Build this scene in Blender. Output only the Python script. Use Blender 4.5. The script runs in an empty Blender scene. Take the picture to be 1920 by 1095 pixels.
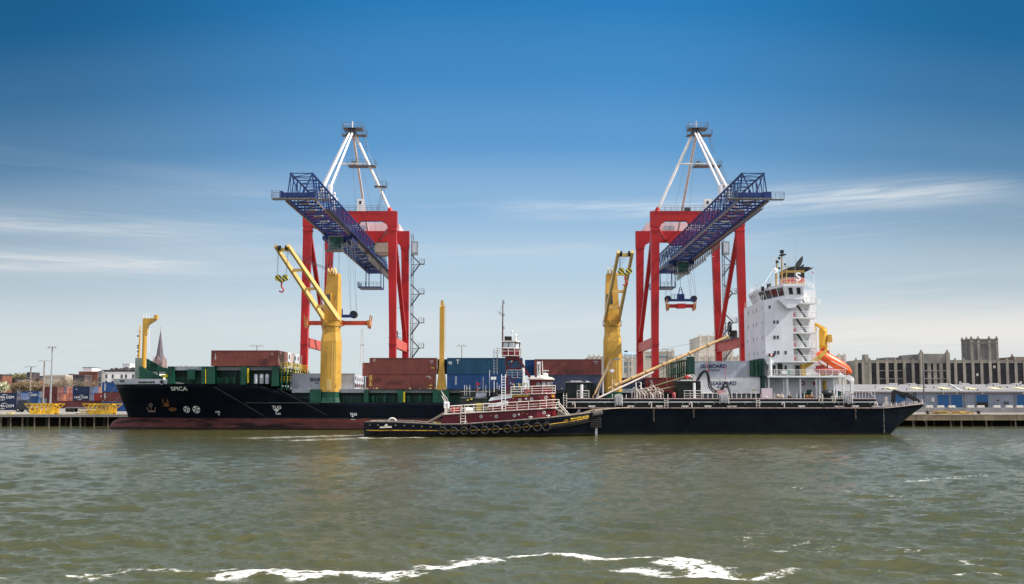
import bpy, bmesh, math, random
import numpy as np
from mathutils import Vector, Matrix, noise as mnoise
R = math.radians
sc = bpy.context.scene
col = sc.collection
rnd = random.Random(11)

# ---------------------------------------------------------------- camera
FPX, HZ, CH, PITCH = 1800.0, 749.0, 5.5, R(4.6)
CYP = HZ - FPX * math.tan(PITCH)
cam = bpy.data.cameras.new('camera')
cam.sensor_width = 36.0
cam.lens = FPX / 1920 * 36
cam.shift_y = (CYP - 547.5) / 1920
cam.clip_start, cam.clip_end = 0.5, 30000
camo = bpy.data.objects.new('camera', cam)
col.objects.link(camo)
camo.location = (0, 0, CH)
camo.rotation_euler = (R(90) + PITCH, 0, 0)
sc.camera = camo

# ---------------------------------------------------------------- sky, sun, exposure
SUN_EL, SUN_AZ = R(46), R(98)          # azimuth clockwise from +Y (view direction)
world = bpy.data.worlds.new('World')
sc.world = world
world.use_nodes = True
wn, wl = world.node_tree.nodes, world.node_tree.links
wn.clear()
wo = wn.new('ShaderNodeOutputWorld')
wb = wn.new('ShaderNodeBackground'); wb.inputs['Strength'].default_value = 0.076
sky = wn.new('ShaderNodeTexSky'); sky.sky_type = 'NISHITA'; sky.sun_disc = False
sky.sun_elevation = SUN_EL; sky.sun_rotation = SUN_AZ
sky.air_density = 1.0; sky.dust_density = 0.6; sky.ozone_density = 2.5
SKY_TINT, HAZE_COL = (.15, .78, 1.10), (5.75, 6.15, 6.35)
HAZE_STOPS = ((.17, .90), (.33, .64), (.50, .34), (.65, .12), (.82, .045))
tc = wn.new('ShaderNodeTexCoord')
# sky dome: Nishita air, deepened blue above, pale haze towards the skyline, a few thin cirrus wisps
sep = wn.new('ShaderNodeSeparateXYZ'); wl.new(tc.outputs['Generated'], sep.inputs[0])
def wmath(op, a, b=None):
    n = wn.new('ShaderNodeMath'); n.operation = op
    for i, v in enumerate((a, b)):
        if v is None: continue
        if isinstance(v, (int, float)): n.inputs[i].default_value = v
        else: wl.new(v, n.inputs[i])
    return n.outputs[0]
def wrange(v, a, b, c, d, smooth=False):
    n = wn.new('ShaderNodeMapRange'); n.interpolation_type = 'SMOOTHSTEP' if smooth else 'LINEAR'
    for k, x in zip((1, 2, 3, 4), (a, b, c, d)): n.inputs[k].default_value = x
    wl.new(v, n.inputs[0]); return n.outputs[0]
def wmix(f, a, b, mode='MIX'):
    n = wn.new('ShaderNodeMix'); n.data_type = 'RGBA'; n.blend_type = mode
    if isinstance(f, float): n.inputs['Factor'].default_value = f
    else: wl.new(f, n.inputs['Factor'])
    for k, v in (('A', a), ('B', b)):
        if isinstance(v, tuple): n.inputs[k].default_value = (*v, 1)
        else: wl.new(v, n.inputs[k])
    return n.outputs['Result']
az = wmath('ARCTAN2', sep.outputs['X'], sep.outputs['Y'])
el = wmath('ARCSINE', sep.outputs['Z'])
tint = wmix(wrange(el, R(24), R(48), 0, 1), SKY_TINT, (1.2, 1.55, 2.0))  # overhead sky, out of view, brightened to lift the shaded sides
deep = wmix(1.0, sky.outputs[0], tint, 'MULTIPLY')
# lens vignette put into the sky colour: blue darkened towards both sides of the view
vignette = wrange(wmath('ABSOLUTE', az), R(5), R(30), 1.0, .50, True)
deep = wmix(1.0, deep, vignette, 'MULTIPLY')
ramp = wn.new('ShaderNodeValToRGB'); ramp.color_ramp.interpolation = 'EASE'
es = ramp.color_ramp.elements; es[0].position = 0.0; es[0].color = (.93,) * 3 + (1,); es[1].position = 1.0; es[1].color = (0, 0, 0, 1)
for p_, v_ in HAZE_STOPS:
    e_ = es.new(p_); e_.color = (v_, v_, v_, 1)
# the haze layer is thickest straight ahead over the port and thins to both sides
el2 = wmath('DIVIDE', el, wmath('MAXIMUM', wmath('POWER', wmath('MAXIMUM', wmath('COSINE', az), .1), 1.7), .6))
wl.new(wrange(el2, 0, R(24), 0, 1), ramp.inputs[0])
hz_ = wmix(ramp.outputs['Color'], deep, HAZE_COL)
comb = wn.new('ShaderNodeCombineXYZ'); comb.inputs[2].default_value = 6.1
wl.new(wmath('MULTIPLY', az, 2.6), comb.inputs[0])
wl.new(wmath('ADD', wmath('MULTIPLY', el, 42.0), wmath('MULTIPLY', az, -.9)), comb.inputs[1])
n1 = wn.new('ShaderNodeTexNoise'); n1.inputs['Scale'].default_value = 1.0; n1.inputs['Detail'].default_value = 7
n1.inputs['Roughness'].default_value = 0.6; n1.inputs['Distortion'].default_value = 0.5
wl.new(comb.outputs[0], n1.inputs['Vector'])
low = wrange(el, R(14.5), R(9), 0.0, 1.0, True)
cm = wmath('MULTIPLY', wrange(n1.outputs['Fac'], .52, .80, 0, .60), low)
full = wmix(wmath('MULTIPLY', cm, .55), hz_, (6.6, 6.8, 6.8))
n2 = wn.new('ShaderNodeTexNoise'); n2.inputs['Scale'].default_value = 2.6; n2.inputs['Detail'].default_value = 8; n2.inputs['Roughness'].default_value = .68; n2.inputs['Distortion'].default_value = .4
wl.new(comb.outputs[0], n2.inputs['Vector'])
def wisp(e0, sl, sg, a0, a1, a2, a3, amp, c, n_lo=.40, n_hi=.62):
    d = wmath('SUBTRACT', el, wmath('ADD', wmath('MULTIPLY', az, sl), e0))
    g_ = wmath('POWER', 2.718, wmath('MULTIPLY', wmath('MULTIPLY', d, d), -1 / sg ** 2))
    w_ = wmath('MULTIPLY', wrange(az, a0, a1, 0, 1, True), wrange(az, a2, a3, 1, 0, True))
    f_ = wmath('MULTIPLY', wmath('MULTIPLY', g_, w_), wrange(n2.outputs['Fac'], n_lo, n_hi, .12, amp))
    return wmix(f_, full, c)
full = wisp(R(11.3), -.004, R(.55), R(-3), R(3), R(22), R(30), .44, (7.4, 7.6, 7.6))
full = wisp(R(12.2), -.03, R(.5), R(12), R(18), R(24), R(30), .45, (7.2, 7.4, 7.4))
full = wisp(R(8.2), .03, R(.50), R(-40), R(-29), R(-24), R(-14), .55, (7.8, 7.7, 7.4))
full = wisp(R(9.6), .01, R(.6), R(-40), R(-30), R(-22), R(-12), .40, (7.2, 7.3, 7.3))
full = wisp(R(3.6), .0, R(1.5), R(10), R(20), R(60), R(70), .75, (7.2, 6.9, 6.45), .2, .5)
# unseen bright sky added behind the viewer to fill the shaded near faces
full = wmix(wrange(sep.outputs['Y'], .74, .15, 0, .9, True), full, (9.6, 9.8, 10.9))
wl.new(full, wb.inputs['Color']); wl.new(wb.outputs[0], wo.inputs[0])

sunl = bpy.data.lights.new('sun', 'SUN'); sunl.energy = 4.3; sunl.angle = R(0.53); sunl.color = (1, .95, .87)
suno = bpy.data.objects.new('sun', sunl); col.objects.link(suno)
sd = Vector((math.sin(SUN_AZ) * math.cos(SUN_EL), math.cos(SUN_AZ) * math.cos(SUN_EL), math.sin(SUN_EL)))
suno.rotation_euler = sd.to_track_quat('Z', 'Y').to_euler(); suno.location = sd * 300
sc.view_settings.view_transform = 'Standard'; sc.view_settings.look = 'None'
sc.view_settings.exposure = 0.68; sc.view_settings.gamma = 1.0

# ---------------------------------------------------------------- helpers
def W(px, py, D):
    "photo pixel at depth D (metres along the view axis) -> world point"
    u, v = (px - 960) / FPX, (CYP - py) / FPX
    k = D / (math.cos(PITCH) - v * math.sin(PITCH))
    return Vector((u * k, D, CH + k * (math.sin(PITCH) + v * math.cos(PITCH))))
def X(px, D, py=700): return W(px, py, D).x
def Z(py, D): return W(960, py, D).z

MATS = {}
def mat(name, c, rough=.55, metal=0.0, var=.12, scale=.5, rust=0.0, rustc=(.16, .06, .025), streak=0.0,
        dirt=None, bump=0.0, spec=.5, rscale=.35, panel=None):
    "painted / weathered surface: tone noise, vertical weather streaks, rust patches, optional plating lines"
    if name in MATS: return MATS[name]
    m = bpy.data.materials.new(name); m.use_nodes = True
    nt = m.node_tree; N, L = nt.nodes, nt.links
    b = N['Principled BSDF']; b.inputs['Roughness'].default_value = rough; b.inputs['Metallic'].default_value = metal
    b.inputs['Specular IOR Level'].default_value = spec * .6
    t = N.new('ShaderNodeTexCoord'); oi = N.new('ShaderNodeObjectInfo')
    ad = N.new('ShaderNodeVectorMath'); ad.operation = 'ADD'
    mu = N.new('ShaderNodeMath'); mu.operation = 'MULTIPLY'; mu.inputs[1].default_value = 37.0
    L.new(oi.outputs['Random'], mu.inputs[0]); L.new(t.outputs['Object'], ad.inputs[0]); L.new(mu.outputs[0], ad.inputs[1])
    vec = ad.outputs[0]
    def noise(s, det=5, r=.6, mp=None):
        n = N.new('ShaderNodeTexNoise'); n.inputs['Scale'].default_value = s; n.inputs['Detail'].default_value = det
        n.inputs['Roughness'].default_value = r
        if mp:
            mm = N.new('ShaderNodeMapping'); mm.inputs['Scale'].default_value = mp
            L.new(vec, mm.inputs[0]); L.new(mm.outputs[0], n.inputs['Vector'])
        else: L.new(vec, n.inputs['Vector'])
        return n.outputs['Fac']
    def rng(v, a, b_, c0, c1):
        r = N.new('ShaderNodeMapRange'); r.inputs[1].default_value = a; r.inputs[2].default_value = b_
        r.inputs[3].default_value = c0; r.inputs[4].default_value = c1; L.new(v, r.inputs[0]); return r.outputs[0]
    def mixc(f, a, b_, mode='MIX'):
        x = N.new('ShaderNodeMix'); x.data_type = 'RGBA'; x.blend_type = mode
        if isinstance(f, float): x.inputs['Factor'].default_value = f
        else: L.new(f, x.inputs['Factor'])
        for k, v in (('A', a), ('B', b_)):
            if isinstance(v, tuple): x.inputs[k].default_value = (*v, 1)
            else: L.new(v, x.inputs[k])
        return x.outputs['Result']
    n = noise(scale)
    lo = tuple(max(0, x * (1 - 1.6 * var)) for x in c); hi = tuple(min(1, x * (1 + 1.3 * var)) for x in c)
    cc = mixc(rng(n, .3, .7, 0, 1), lo, hi)
    if streak:
        s = noise(1.0, 4, .6, (2.2, 2.2, .12))
        cc = mixc(rng(s, .52, .75, 0, streak), cc, dirt or tuple(x * .45 for x in c))
    if panel:
        br = N.new('ShaderNodeTexBrick'); br.inputs['Scale'].default_value = 1.0
        br.inputs['Brick Width'].default_value = panel[0]; br.inputs['Row Height'].default_value = panel[1]
        br.inputs['Mortar Size'].default_value = panel[2]; br.inputs['Color1'].default_value = (1, 1, 1, 1)
        br.inputs['Color2'].default_value = (.88, .88, .88, 1); br.inputs['Mortar'].default_value = (panel[3],) * 3 + (1,)
        cx = N.new('ShaderNodeCombineXYZ'); sp = N.new('ShaderNodeSeparateXYZ'); L.new(t.outputs['Object'], sp.inputs[0])
        a2 = N.new('ShaderNodeMath'); a2.operation = 'ADD'; L.new(sp.outputs['X'], a2.inputs[0]); L.new(sp.outputs['Y'], a2.inputs[1])
        L.new(a2.outputs[0], cx.inputs[0]); L.new(sp.outputs['Z'], cx.inputs[1]); L.new(cx.outputs[0], br.inputs['Vector'])
        cc = mixc(1.0, cc, br.outputs['Color'], 'MULTIPLY')
    if rust:
        r1 = noise(rscale, 8, .68, (1, 1, .6))
        cc = mixc(rng(r1, .66 - rust * .25, .72 - rust * .12, 0, .85), cc, rustc)
    L.new(cc, b.inputs['Base Color'])
    if bump:
        bp = N.new('ShaderNodeBump'); bp.inputs['Strength'].default_value = bump; bp.inputs['Distance'].default_value = .05
        L.new(noise(3.0), bp.inputs['Height']); L.new(bp.outputs[0], b.inputs['Normal'])
    MATS[name] = m
    return m

def glass(name, c=(.02, .03, .035), rough=.06):
    if name in MATS: return MATS[name]
    m = mat(name, c, rough, var=.2, spec=.9); return m

OFF = {}
def tag(o, label=None, cat=None, group=None, kind=None):
    if label: o['label'] = label
    if cat: o['category'] = cat
    if group: o['group'] = group
    if kind: o['kind'] = kind
    return o
def thing(name, label, cat, loc=(0, 0, 0), rotz=0.0, group=None, world=False):
    "Empty at the base of a thing; world=True: its parts are given in world coordinates"
    o = bpy.data.objects.new(name, None); col.objects.link(o)
    o.location = loc; o.rotation_euler = (0, 0, rotz); o.empty_display_size = .3
    OFF[o] = Vector(loc) if world else Vector((0, 0, 0))
    return tag(o, label, cat, group)
def children(o): return [c for c in bpy.data.objects if c.parent == o]
def dup(root, loc, label=None, group=None, rotz=None, flip=False):
    kids = KIDS.get(root) or [(c, [g for g in children(c)]) for c in children(root)]
    KIDS[root] = kids
    r = root.copy(); col.objects.link(r); r.location = loc
    if rotz is not None: r.rotation_euler = (0, 0, rotz)
    if label: r['label'] = label
    if group: r['group'] = group
    for c, gs in kids:
        c2 = c.copy(); col.objects.link(c2); c2.parent = r
        for g in gs:
            g2 = g.copy(); col.objects.link(g2); g2.parent = c2
    return r
KIDS = {}

class MB:
    def __init__(s): s.v = []; s.f = []; s.mi = []; s.sm = []; s.m = 0; s.cuts = []
    def sep(s):
        "what follows is a further piece: an object of its own under the same name"
        s.cuts.append((len(s.v), len(s.f))); return s
    def add(s, vs, fs, smooth=False):
        n = len(s.v); s.v.extend([tuple(v) for v in vs])
        for f in fs: s.f.append([n + i for i in f]); s.mi.append(s.m); s.sm.append(smooth)
        return s
    def box(s, x0, x1, y0, y1, z0, z1):
        return s.add([(x0, y0, z0), (x1, y0, z0), (x1, y1, z0), (x0, y1, z0), (x0, y0, z1), (x1, y0, z1), (x1, y1, z1), (x0, y1, z1)],
                     [(0, 3, 2, 1), (4, 5, 6, 7), (0, 1, 5, 4), (1, 2, 6, 5), (2, 3, 7, 6), (3, 0, 4, 7)])
    def beam(s, a, b, w, h=None, w2=None, h2=None, up=(0, 0, 1)):
        "rectangular bar from a to b; w across, h along 'up'; w2/h2 at the far end"
        a, b = Vector(a), Vector(b); h = w if h is None else h
        w2 = w if w2 is None else w2; h2 = h if h2 is None else h2
        d = (b - a).normalized(); u = Vector(up)
        if abs(d.dot(u)) > .995: u = Vector((0, 1, 0))
        r = d.cross(u).normalized(); u = r.cross(d).normalized()
        vs = []
        for p, ww, hh in ((a, w, h), (b, w2, h2)):
            for i, j in ((-1, -1), (1, -1), (1, 1), (-1, 1)): vs.append(p + r * (i * ww / 2) + u * (j * hh / 2))
        return s.add(vs, [(0, 1, 2, 3), (7, 6, 5, 4), (0, 4, 5, 1), (1, 5, 6, 2), (2, 6, 7, 3), (3, 7, 4, 0)])
    def tube(s, pts, r, n=6, cap=True):
        pts = [Vector(p) for p in pts]; k = len(pts)
        rs = r if isinstance(r, (list, tuple)) else [r] * k
        vs = []; u = None
        for i, p in enumerate(pts):
            d = (pts[min(i + 1, k - 1)] - pts[max(i - 1, 0)]).normalized()
            if u is None:
                u = d.cross(Vector((0, 0, 1)))
                if u.length < .05: u = d.cross(Vector((0, 1, 0)))
            u = (u - d * u.dot(d)).normalized(); w = d.cross(u)
            for j in range(n):
                t = 2 * math.pi * j / n; vs.append(p + (u * math.cos(t) + w * math.sin(t)) * rs[i])
        fs = [(i * n + j, i * n + (j + 1) % n, (i + 1) * n + (j + 1) % n, (i + 1) * n + j) for i in range(k - 1) for j in range(n)]
        s.add(vs, fs, n > 5)
        if cap: s.add(vs[:n], [tuple(range(n))[::-1]]); s.add(vs[-n:], [tuple(range(n))])
        return s
    def lathe(s, prof, n=16, c=(0, 0, 0), axis='z', a0=0, a1=2 * math.pi):
        full = abs(a1 - a0 - 2 * math.pi) < 1e-6; m = n if full else n + 1; vs = []
        for r_, z_ in prof:
            for j in range(m):
                t = a0 + (a1 - a0) * j / n; x, y = r_ * math.cos(t), r_ * math.sin(t)
                p = (x, y, z_) if axis == 'z' else ((x, z_, y) if axis == 'y' else (z_, x, y))
                vs.append((c[0] + p[0], c[1] + p[1], c[2] + p[2]))
        fs = []
        for i in range(len(prof) - 1):
            for j in range(n):
                k = (j + 1) % m; fs.append((i * m + j, i * m + k, (i + 1) * m + k, (i + 1) * m + j))
        return s.add(vs, fs, True)
    def torus(s, c, Rr, r, axis='y', n=20, k=8):
        prof = [(Rr + r * math.cos(2 * math.pi * i / k), r * math.sin(2 * math.pi * i / k)) for i in range(k + 1)]
        return s.lathe(prof, n, c, axis)
    def ball(s, c, r, n=10, k=6, sx=1, sy=1, sz=1):
        vs = []; 
        for i in range(k + 1):
            ph = math.pi * i / k
            for j in range(n):
                t = 2 * math.pi * j / n
                vs.append((c[0] + r * sx * math.sin(ph) * math.cos(t), c[1] + r * sy * math.sin(ph) * math.sin(t), c[2] + r * sz * math.cos(ph)))
        fs = [(i * n + j, (i + 1) * n + j, (i + 1) * n + (j + 1) % n, i * n + (j + 1) % n) for i in range(k) for j in range(n)]
        return s.add(vs, fs, True)
    def prism(s, poly, axis, a0, a1):
        "polygon extruded along an axis; poly holds the two other coordinates in x,y,z order"
        n = len(poly); vs = []
        for a in (a0, a1):
            for p, q in poly: vs.append({'x': (a, p, q), 'y': (p, a, q), 'z': (p, q, a)}[axis])
        fs = [tuple(range(n)), tuple(range(2 * n - 1, n - 1, -1))] + [(i, i + n, (i + 1) % n + n, (i + 1) % n) for i in range(n)]
        return s.add(vs, fs)
    def loft(s, rings, closed=True, cap=True, smooth=False):
        n = len(rings[0]); vs = [p for r in rings for p in r]; fs = []
        for i in range(len(rings) - 1):
            for j in range(n if closed else n - 1):
                k = (j + 1) % n; fs.append((i * n + j, i * n + k, (i + 1) * n + k, (i + 1) * n + j))
        s.add(vs, fs, smooth)
        if cap and closed: s.add(rings[0], [tuple(range(n))[::-1]]); s.add(rings[-1], [tuple(range(n))])
        return s
    def poly(s, pts): return s.add(pts, [tuple(range(len(pts)))])
    def rail(s, pts, h=1.0, r=.03, step=1.8, bars=(1.0, .66, .33), n=4):
        "railing along a polyline standing on pts"
        for a, b in zip(pts[:-1], pts[1:]):
            a, b = Vector(a), Vector(b); k = max(1, int(round((b - a).length / step)))
            for f in bars: s.tube([a + Vector((0, 0, h * f)), b + Vector((0, 0, h * f))], r * (1 if f == 1.0 else .7), n)
            for i in range(k + 1):
                p = a.lerp(b, i / k); s.tube([p, p + Vector((0, 0, h))], r, n)
        return s
    def ladder(s, a, b, w=.5, side=(1, 0, 0), r=.035, step=.4):
        a, b, sd_ = Vector(a), Vector(b), Vector(side).normalized() * w / 2
        s.tube([a - sd_, b - sd_], r, 4); s.tube([a + sd_, b + sd_], r, 4)
        k = int((b - a).length / step)
        for i in range(1, k): p = a.lerp(b, i / k); s.tube([p - sd_, p + sd_], r * .8, 4)
        return s
    def build(s, name, m, parent=None, label=None, cat=None, group=None, kind=None, loc=None, world=None, fixn=True):
        if s.cuts:
            ends = s.cuts + [(len(s.v), len(s.f))]; a = (0, 0); first = None
            for e in ends:
                if e[1] > a[1]:
                    q = MB(); q.v = s.v[a[0]:e[0]]; q.f = [[i - a[0] for i in f] for f in s.f[a[1]:e[1]]]; q.mi = s.mi[a[1]:e[1]]; q.sm = s.sm[a[1]:e[1]]
                    o = q.build(name, m, parent, label, cat, group, kind, loc, world, fixn); first = first or o
                a = e
            return first
        me = bpy.data.meshes.new(name); off = Vector((0, 0, 0))
        if parent is not None: off = OFF.get(parent, off)
        elif loc is not None and world: off = Vector(loc)
        me.from_pydata([(v[0] - off.x, v[1] - off.y, v[2] - off.z) for v in s.v], [], s.f)
        for mm in (m if isinstance(m, (list, tuple)) else [m]): me.materials.append(mm)
        me.polygons.foreach_set('material_index', s.mi); me.polygons.foreach_set('use_smooth', s.sm)
        if fixn:
            bm = bmesh.new(); bm.from_mesh(me); bmesh.ops.recalc_face_normals(bm, faces=bm.faces); bm.to_mesh(me); bm.free()
        me.update()
        o = bpy.data.objects.new(name, me); col.objects.link(o)
        if parent is not None: o.parent = parent; OFF[o] = off
        if loc is not None: o.location = loc; OFF[o] = off
        return tag(o, label, cat, group, kind)

def text(name, s, size, m, parent, pos, normal='-y', depth=.012, spacing=1.0, xs=1.0, align='CENTER', vertical=False, shear=0.0, rot=0.0, right=None, up=None, bold=.022):
    "lettering laid on a surface: pos is the centre, in the parent's frame (world if the thing is built in world coordinates)"
    cu = bpy.data.curves.new(name, 'FONT'); cu.body = '\n'.join(s) if vertical else s
    cu.size = size; cu.align_x = align; cu.align_y = 'CENTER'; cu.extrude = depth; cu.offset = bold * size; cu.space_character = spacing; cu.shear = shear
    if vertical: cu.space_line = .8
    tmp = bpy.data.objects.new(name, cu); col.objects.link(tmp)
    dg = bpy.context.evaluated_depsgraph_get()
    me = bpy.data.meshes.new_from_object(tmp.evaluated_get(dg))
    bpy.data.objects.remove(tmp); bpy.data.curves.remove(cu)
    rx, uz = {'-y': ((1, 0, 0), (0, 0, 1)), 'x': ((0, 1, 0), (0, 0, 1)), '-x': ((0, -1, 0), (0, 0, 1)), 'z': ((1, 0, 0), (0, 1, 0))}[normal]
    rx, uz = Vector(right or rx).normalized(), Vector(up or uz).normalized(); nz = rx.cross(uz)
    if rot: q = Matrix.Rotation(rot, 3, nz); rx, uz = q @ rx, q @ uz
    off = OFF.get(parent, Vector((0, 0, 0))) if parent else Vector((0, 0, 0))
    M4 = Matrix((rx * xs, uz, nz)).transposed().to_4x4(); M4.translation = Vector(pos) - off
    me.transform(M4); me.materials.clear(); me.materials.append(m); me.name = name
    o = bpy.data.objects.new(name, me); col.objects.link(o)
    if parent: o.parent = parent; OFF[o] = off
    return o

# ---------------------------------------------------------------- water, land, wharves
def WG(px, py, z=0.0):
    "photo pixel -> point on the horizontal plane at height z"
    u, v = (px - 960) / FPX, (CYP - py) / FPX
    d = Vector((u, math.cos(PITCH) - v * math.sin(PITCH), math.sin(PITCH) + v * math.cos(PITCH)))
    k = (z - CH) / d.z
    return Vector((d.x * k, d.y * k, z))

def make_water():
    rng = np.random.default_rng(5)
    NU, NV = 620, 640
    inv = np.linspace(1 / 17.0, 1 / 214.0, NV); Dv = 1 / inv
    uv = np.linspace(-.74, .74, NU)
    Xg = Dv[:, None] * uv[None, :]; Yg = np.repeat(Dv[:, None], NU, 1)
    dD = np.gradient(Dv)[:, None]
    Zg = np.zeros_like(Xg); Xd = np.zeros_like(Xg); Yd = np.zeros_like(Xg)
    wind = R(250)
    nW = 100
    lam = np.exp(rng.uniform(np.log(.30), np.log(4.0), nW))
    for L_ in lam:
        th = wind + rng.normal(0, .5); k = 2 * np.pi / L_; kx, ky = k * np.cos(th), k * np.sin(th)
        amp = .0070 * L_ ** .82 * rng.uniform(.6, 1.3); ph = rng.uniform(0, 6.28)
        q = np.clip(L_ / (2.4 * np.maximum(dD * abs(np.sin(th)), .02)) - .4, 0, 1)
        a = kx * Xg + ky * Yg + ph + .35 * np.sin(.11 * Xg * np.cos(th + 1) + .13 * Yg + ph * 3)
        grp = .65 + .35 * np.sin(.045 * L_ ** -.3 * (Xg * np.sin(ph) + Yg * np.cos(ph * 2)) * 3 + ph)
        Zg += amp * grp * q * np.sin(a); c_ = amp * grp * q * np.cos(a) * .8
        Xd += c_ * np.cos(th); Yd += c_ * np.sin(th)
    edge = np.clip(np.minimum((.74 - np.abs(uv))[None, :] / .03, np.minimum((Yg - 17) / 2, (214 - Yg) / 8)), 0, 1)
    Zg *= edge; Xd *= edge; Yd *= edge
    # foam drifts: distance to hand-placed streaks, in metres on the water
    foam = np.zeros_like(Xg)
    S = []
    def streak(pts, wd, g=1.0): S.append(([WG(*p) for p in pts], wd * 1.5, g * .77))
    streak([(0, 1083), (40, 1079)], .25, .8)
    streak([(140, 1082), (200, 1077), (240, 1070), (330, 1072), (420, 1071)], .30, .86)
    streak([(430, 1079), (500, 1074), (560, 1079), (640, 1075), (720, 1082), (790, 1070), (850, 1058), (912, 1049)], .32, 1.25)
    streak([(560, 1083), (660, 1078), (760, 1081)], .28, 1.15)
    streak([(780, 1064), (850, 1052), (905, 1046)], .26, .9)
    streak([(912, 1046), (1050, 1045)], .14, 1.0)
    streak([(1050, 1046), (1130, 1051), (1200, 1048), (1255, 1049), (1300, 1058)], .24, 1.42)
    streak([(1265, 1058), (1315, 1064), (1330, 1075), (1370, 1082)], .38, 1.3)
    streak([(1178, 1066), (1195, 1064), (1230, 1078), (1300, 1083), (1370, 1086)], .32, 1.25)
    streak([(1255, 1072), (1290, 1068), (1320, 1072)], .2, .8)
    streak([(1370, 1083), (1440, 1079), (1510, 1073)], .28, .95)
    streak([(1385, 1008), (1440, 1014), (1475, 1028), (1540, 1042)], 1.0, .64)
    streak([(1430, 1004), (1500, 1012), (1520, 1030)], .9, .62)
    streak([(1700, 1026), (1750, 1046), (1800, 1050)], .8, .64)
    streak([(1800, 1050), (1845, 1058), (1885, 1063)], .35, .7)
    streak([(1805, 1076), (1865, 1075)], .25, .8)
    streak([(1590, 1068), (1720, 1080)], .4, .62)
    streak([(1700, 902), (1770, 897), (1840, 891)], .8, .82)
    streak([(1530, 916), (1600, 921), (1720, 938)], 1.0, .60)
    streak([(1580, 958), (1680, 950)], .7, .60)
    streak([(495, 821), (560, 819), (640, 817), (684, 816)], 2.8, .92)
    streak([(560, 826), (660, 822)], 2.4, .9)
    streak([(690, 821), (740, 821), (785, 820)], .9, 1.15)
    streak([(1640, 814), (1690, 815)], .5, .5)
    for pts, wd, g in S:
        for a, b in zip(pts[:-1], pts[1:]):
            ax, ay, bx, by = a.x, a.y, b.x, b.y
            t = np.clip(((Xg - ax) * (bx - ax) + (Yg - ay) * (by - ay)) / ((bx - ax) ** 2 + (by - ay) ** 2), 0, 1)
            d2 = (Xg - ax - t * (bx - ax)) ** 2 * .25 + (Yg - ay - t * (by - ay)) ** 2
            foam = np.maximum(foam, g * np.exp(-d2 / wd ** 2))
    co = np.stack([Xg + Xd, Yg + Yd, Zg], -1).reshape(-1, 3)
    i = np.arange(NU * (NV - 1)).reshape(NV - 1, NU)[:, :-1].ravel()
    quads = np.stack([i, i + 1, i + NU + 1, i + NU], 1)
    n0 = len(co); fl, fr = .74 * 17, .74 * 214
    ex = np.array([(-4000, -300, 0), (4000, -300, 0), (4000, 17, 0), (-4000, 17, 0), (-4000, 214, 0), (4000, 214, 0),
                   (-fl, 17, 0), (fl, 17, 0), (-fr, 214, 0), (fr, 214, 0)], float)
    co = np.vstack([co, ex])
    xq = np.array([(0, 1, 2, 3), (3, 6, 8, 4), (7, 2, 5, 9)]) + n0
    quads = np.vstack([quads, xq])
    me = bpy.data.meshes.new('water')
    me.vertices.add(len(co)); me.vertices.foreach_set('co', co.ravel())
    me.loops.add(len(quads) * 4); me.loops.foreach_set('vertex_index', quads.ravel().astype(np.int32))
    me.polygons.add(len(quads)); me.polygons.foreach_set('loop_start', np.arange(0, len(quads) * 4, 4, dtype=np.int32))
    me.polygons.foreach_set('use_smooth', np.ones(len(quads), bool))
    at = me.attributes.new('foam', 'FLOAT', 'POINT'); at.data.foreach_set('value', np.concatenate([foam.ravel(), np.zeros(len(ex))]).astype(np.float32))
    lodv = np.clip((dD * np.ones_like(Xg) - .12) / .55, .12, 1.0)
    at = me.attributes.new('fine', 'FLOAT', 'POINT'); at.data.foreach_set('value', np.concatenate([lodv.ravel(), np.ones(len(ex))]).astype(np.float32))
    me.update(); me.validate()
    m = bpy.data.materials.new('river_water'); m.use_nodes = True
    N, L = m.node_tree.nodes, m.node_tree.links; b = N['Principled BSDF']
    t = N.new('ShaderNodeTexCoord')
    def noise(s, d, mp=(1, 1, 1), rot=0, rough=.55):
        mm = N.new('ShaderNodeMapping'); mm.inputs['Scale'].default_value = mp; mm.inputs['Rotation'].default_value = (0, 0, rot)
        n = N.new('ShaderNodeTexNoise'); n.inputs['Scale'].default_value = s; n.inputs['Detail'].default_value = d; n.inputs['Roughness'].default_value = rough
        L.new(t.outputs['Object'], mm.inputs[0]); L.new(mm.outputs[0], n.inputs['Vector']); return n.outputs['Fac']
    def mp_(v, a, b_, c, d):
        r = N.new('ShaderNodeMapRange'); r.inputs[1].default_value = a; r.inputs[2].default_value = b_; r.inputs[3].default_value = c; r.inputs[4].default_value = d
        L.new(v, r.inputs[0]); return r.outputs[0]
    def mth(op, a, b_):
        n = N.new('ShaderNodeMath'); n.operation = op
        for i_, v in enumerate((a, b_)):
            if isinstance(v, (int, float)): n.inputs[i_].default_value = v
            else: L.new(v, n.inputs[i_])
        return n.outputs[0]
    lod = N.new('ShaderNodeAttribute'); lod.attribute_name = 'fine'
    # ripples: wind-streaked bump in three sizes
    h = mth('ADD', mth('MULTIPLY', mth('MULTIPLY', noise(.9, 3, (.40, 1, 1), .12), .42), lod.outputs['Fac']), mth('MULTIPLY', noise(3.4, 4, (.5, 1, 1), -.1, .65), .16))
    h = mth('ADD', h, mth('MULTIPLY', noise(9.0, 4, (.55, 1, 1), .1, .7), .085))
    gust = mp_(noise(.035, 3, (.5, 1, 1)), .35, .65, .55, 1.25)
    h = mth('MULTIPLY', h, gust)
    bp = N.new('ShaderNodeBump'); bp.inputs['Strength'].default_value = .9; bp.inputs['Distance'].default_value = .42
    L.new(h, bp.inputs['Height']); L.new(bp.outputs[0], b.inputs['Normal'])
    fa = N.new('ShaderNodeAttribute'); fa.attribute_name = 'foam'
    fn = noise(1.5, 10, (.4, 1, 1), .1, .74); fn2 = noise(6.0, 6, (.6, 1, 1), .1, .65)
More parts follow.
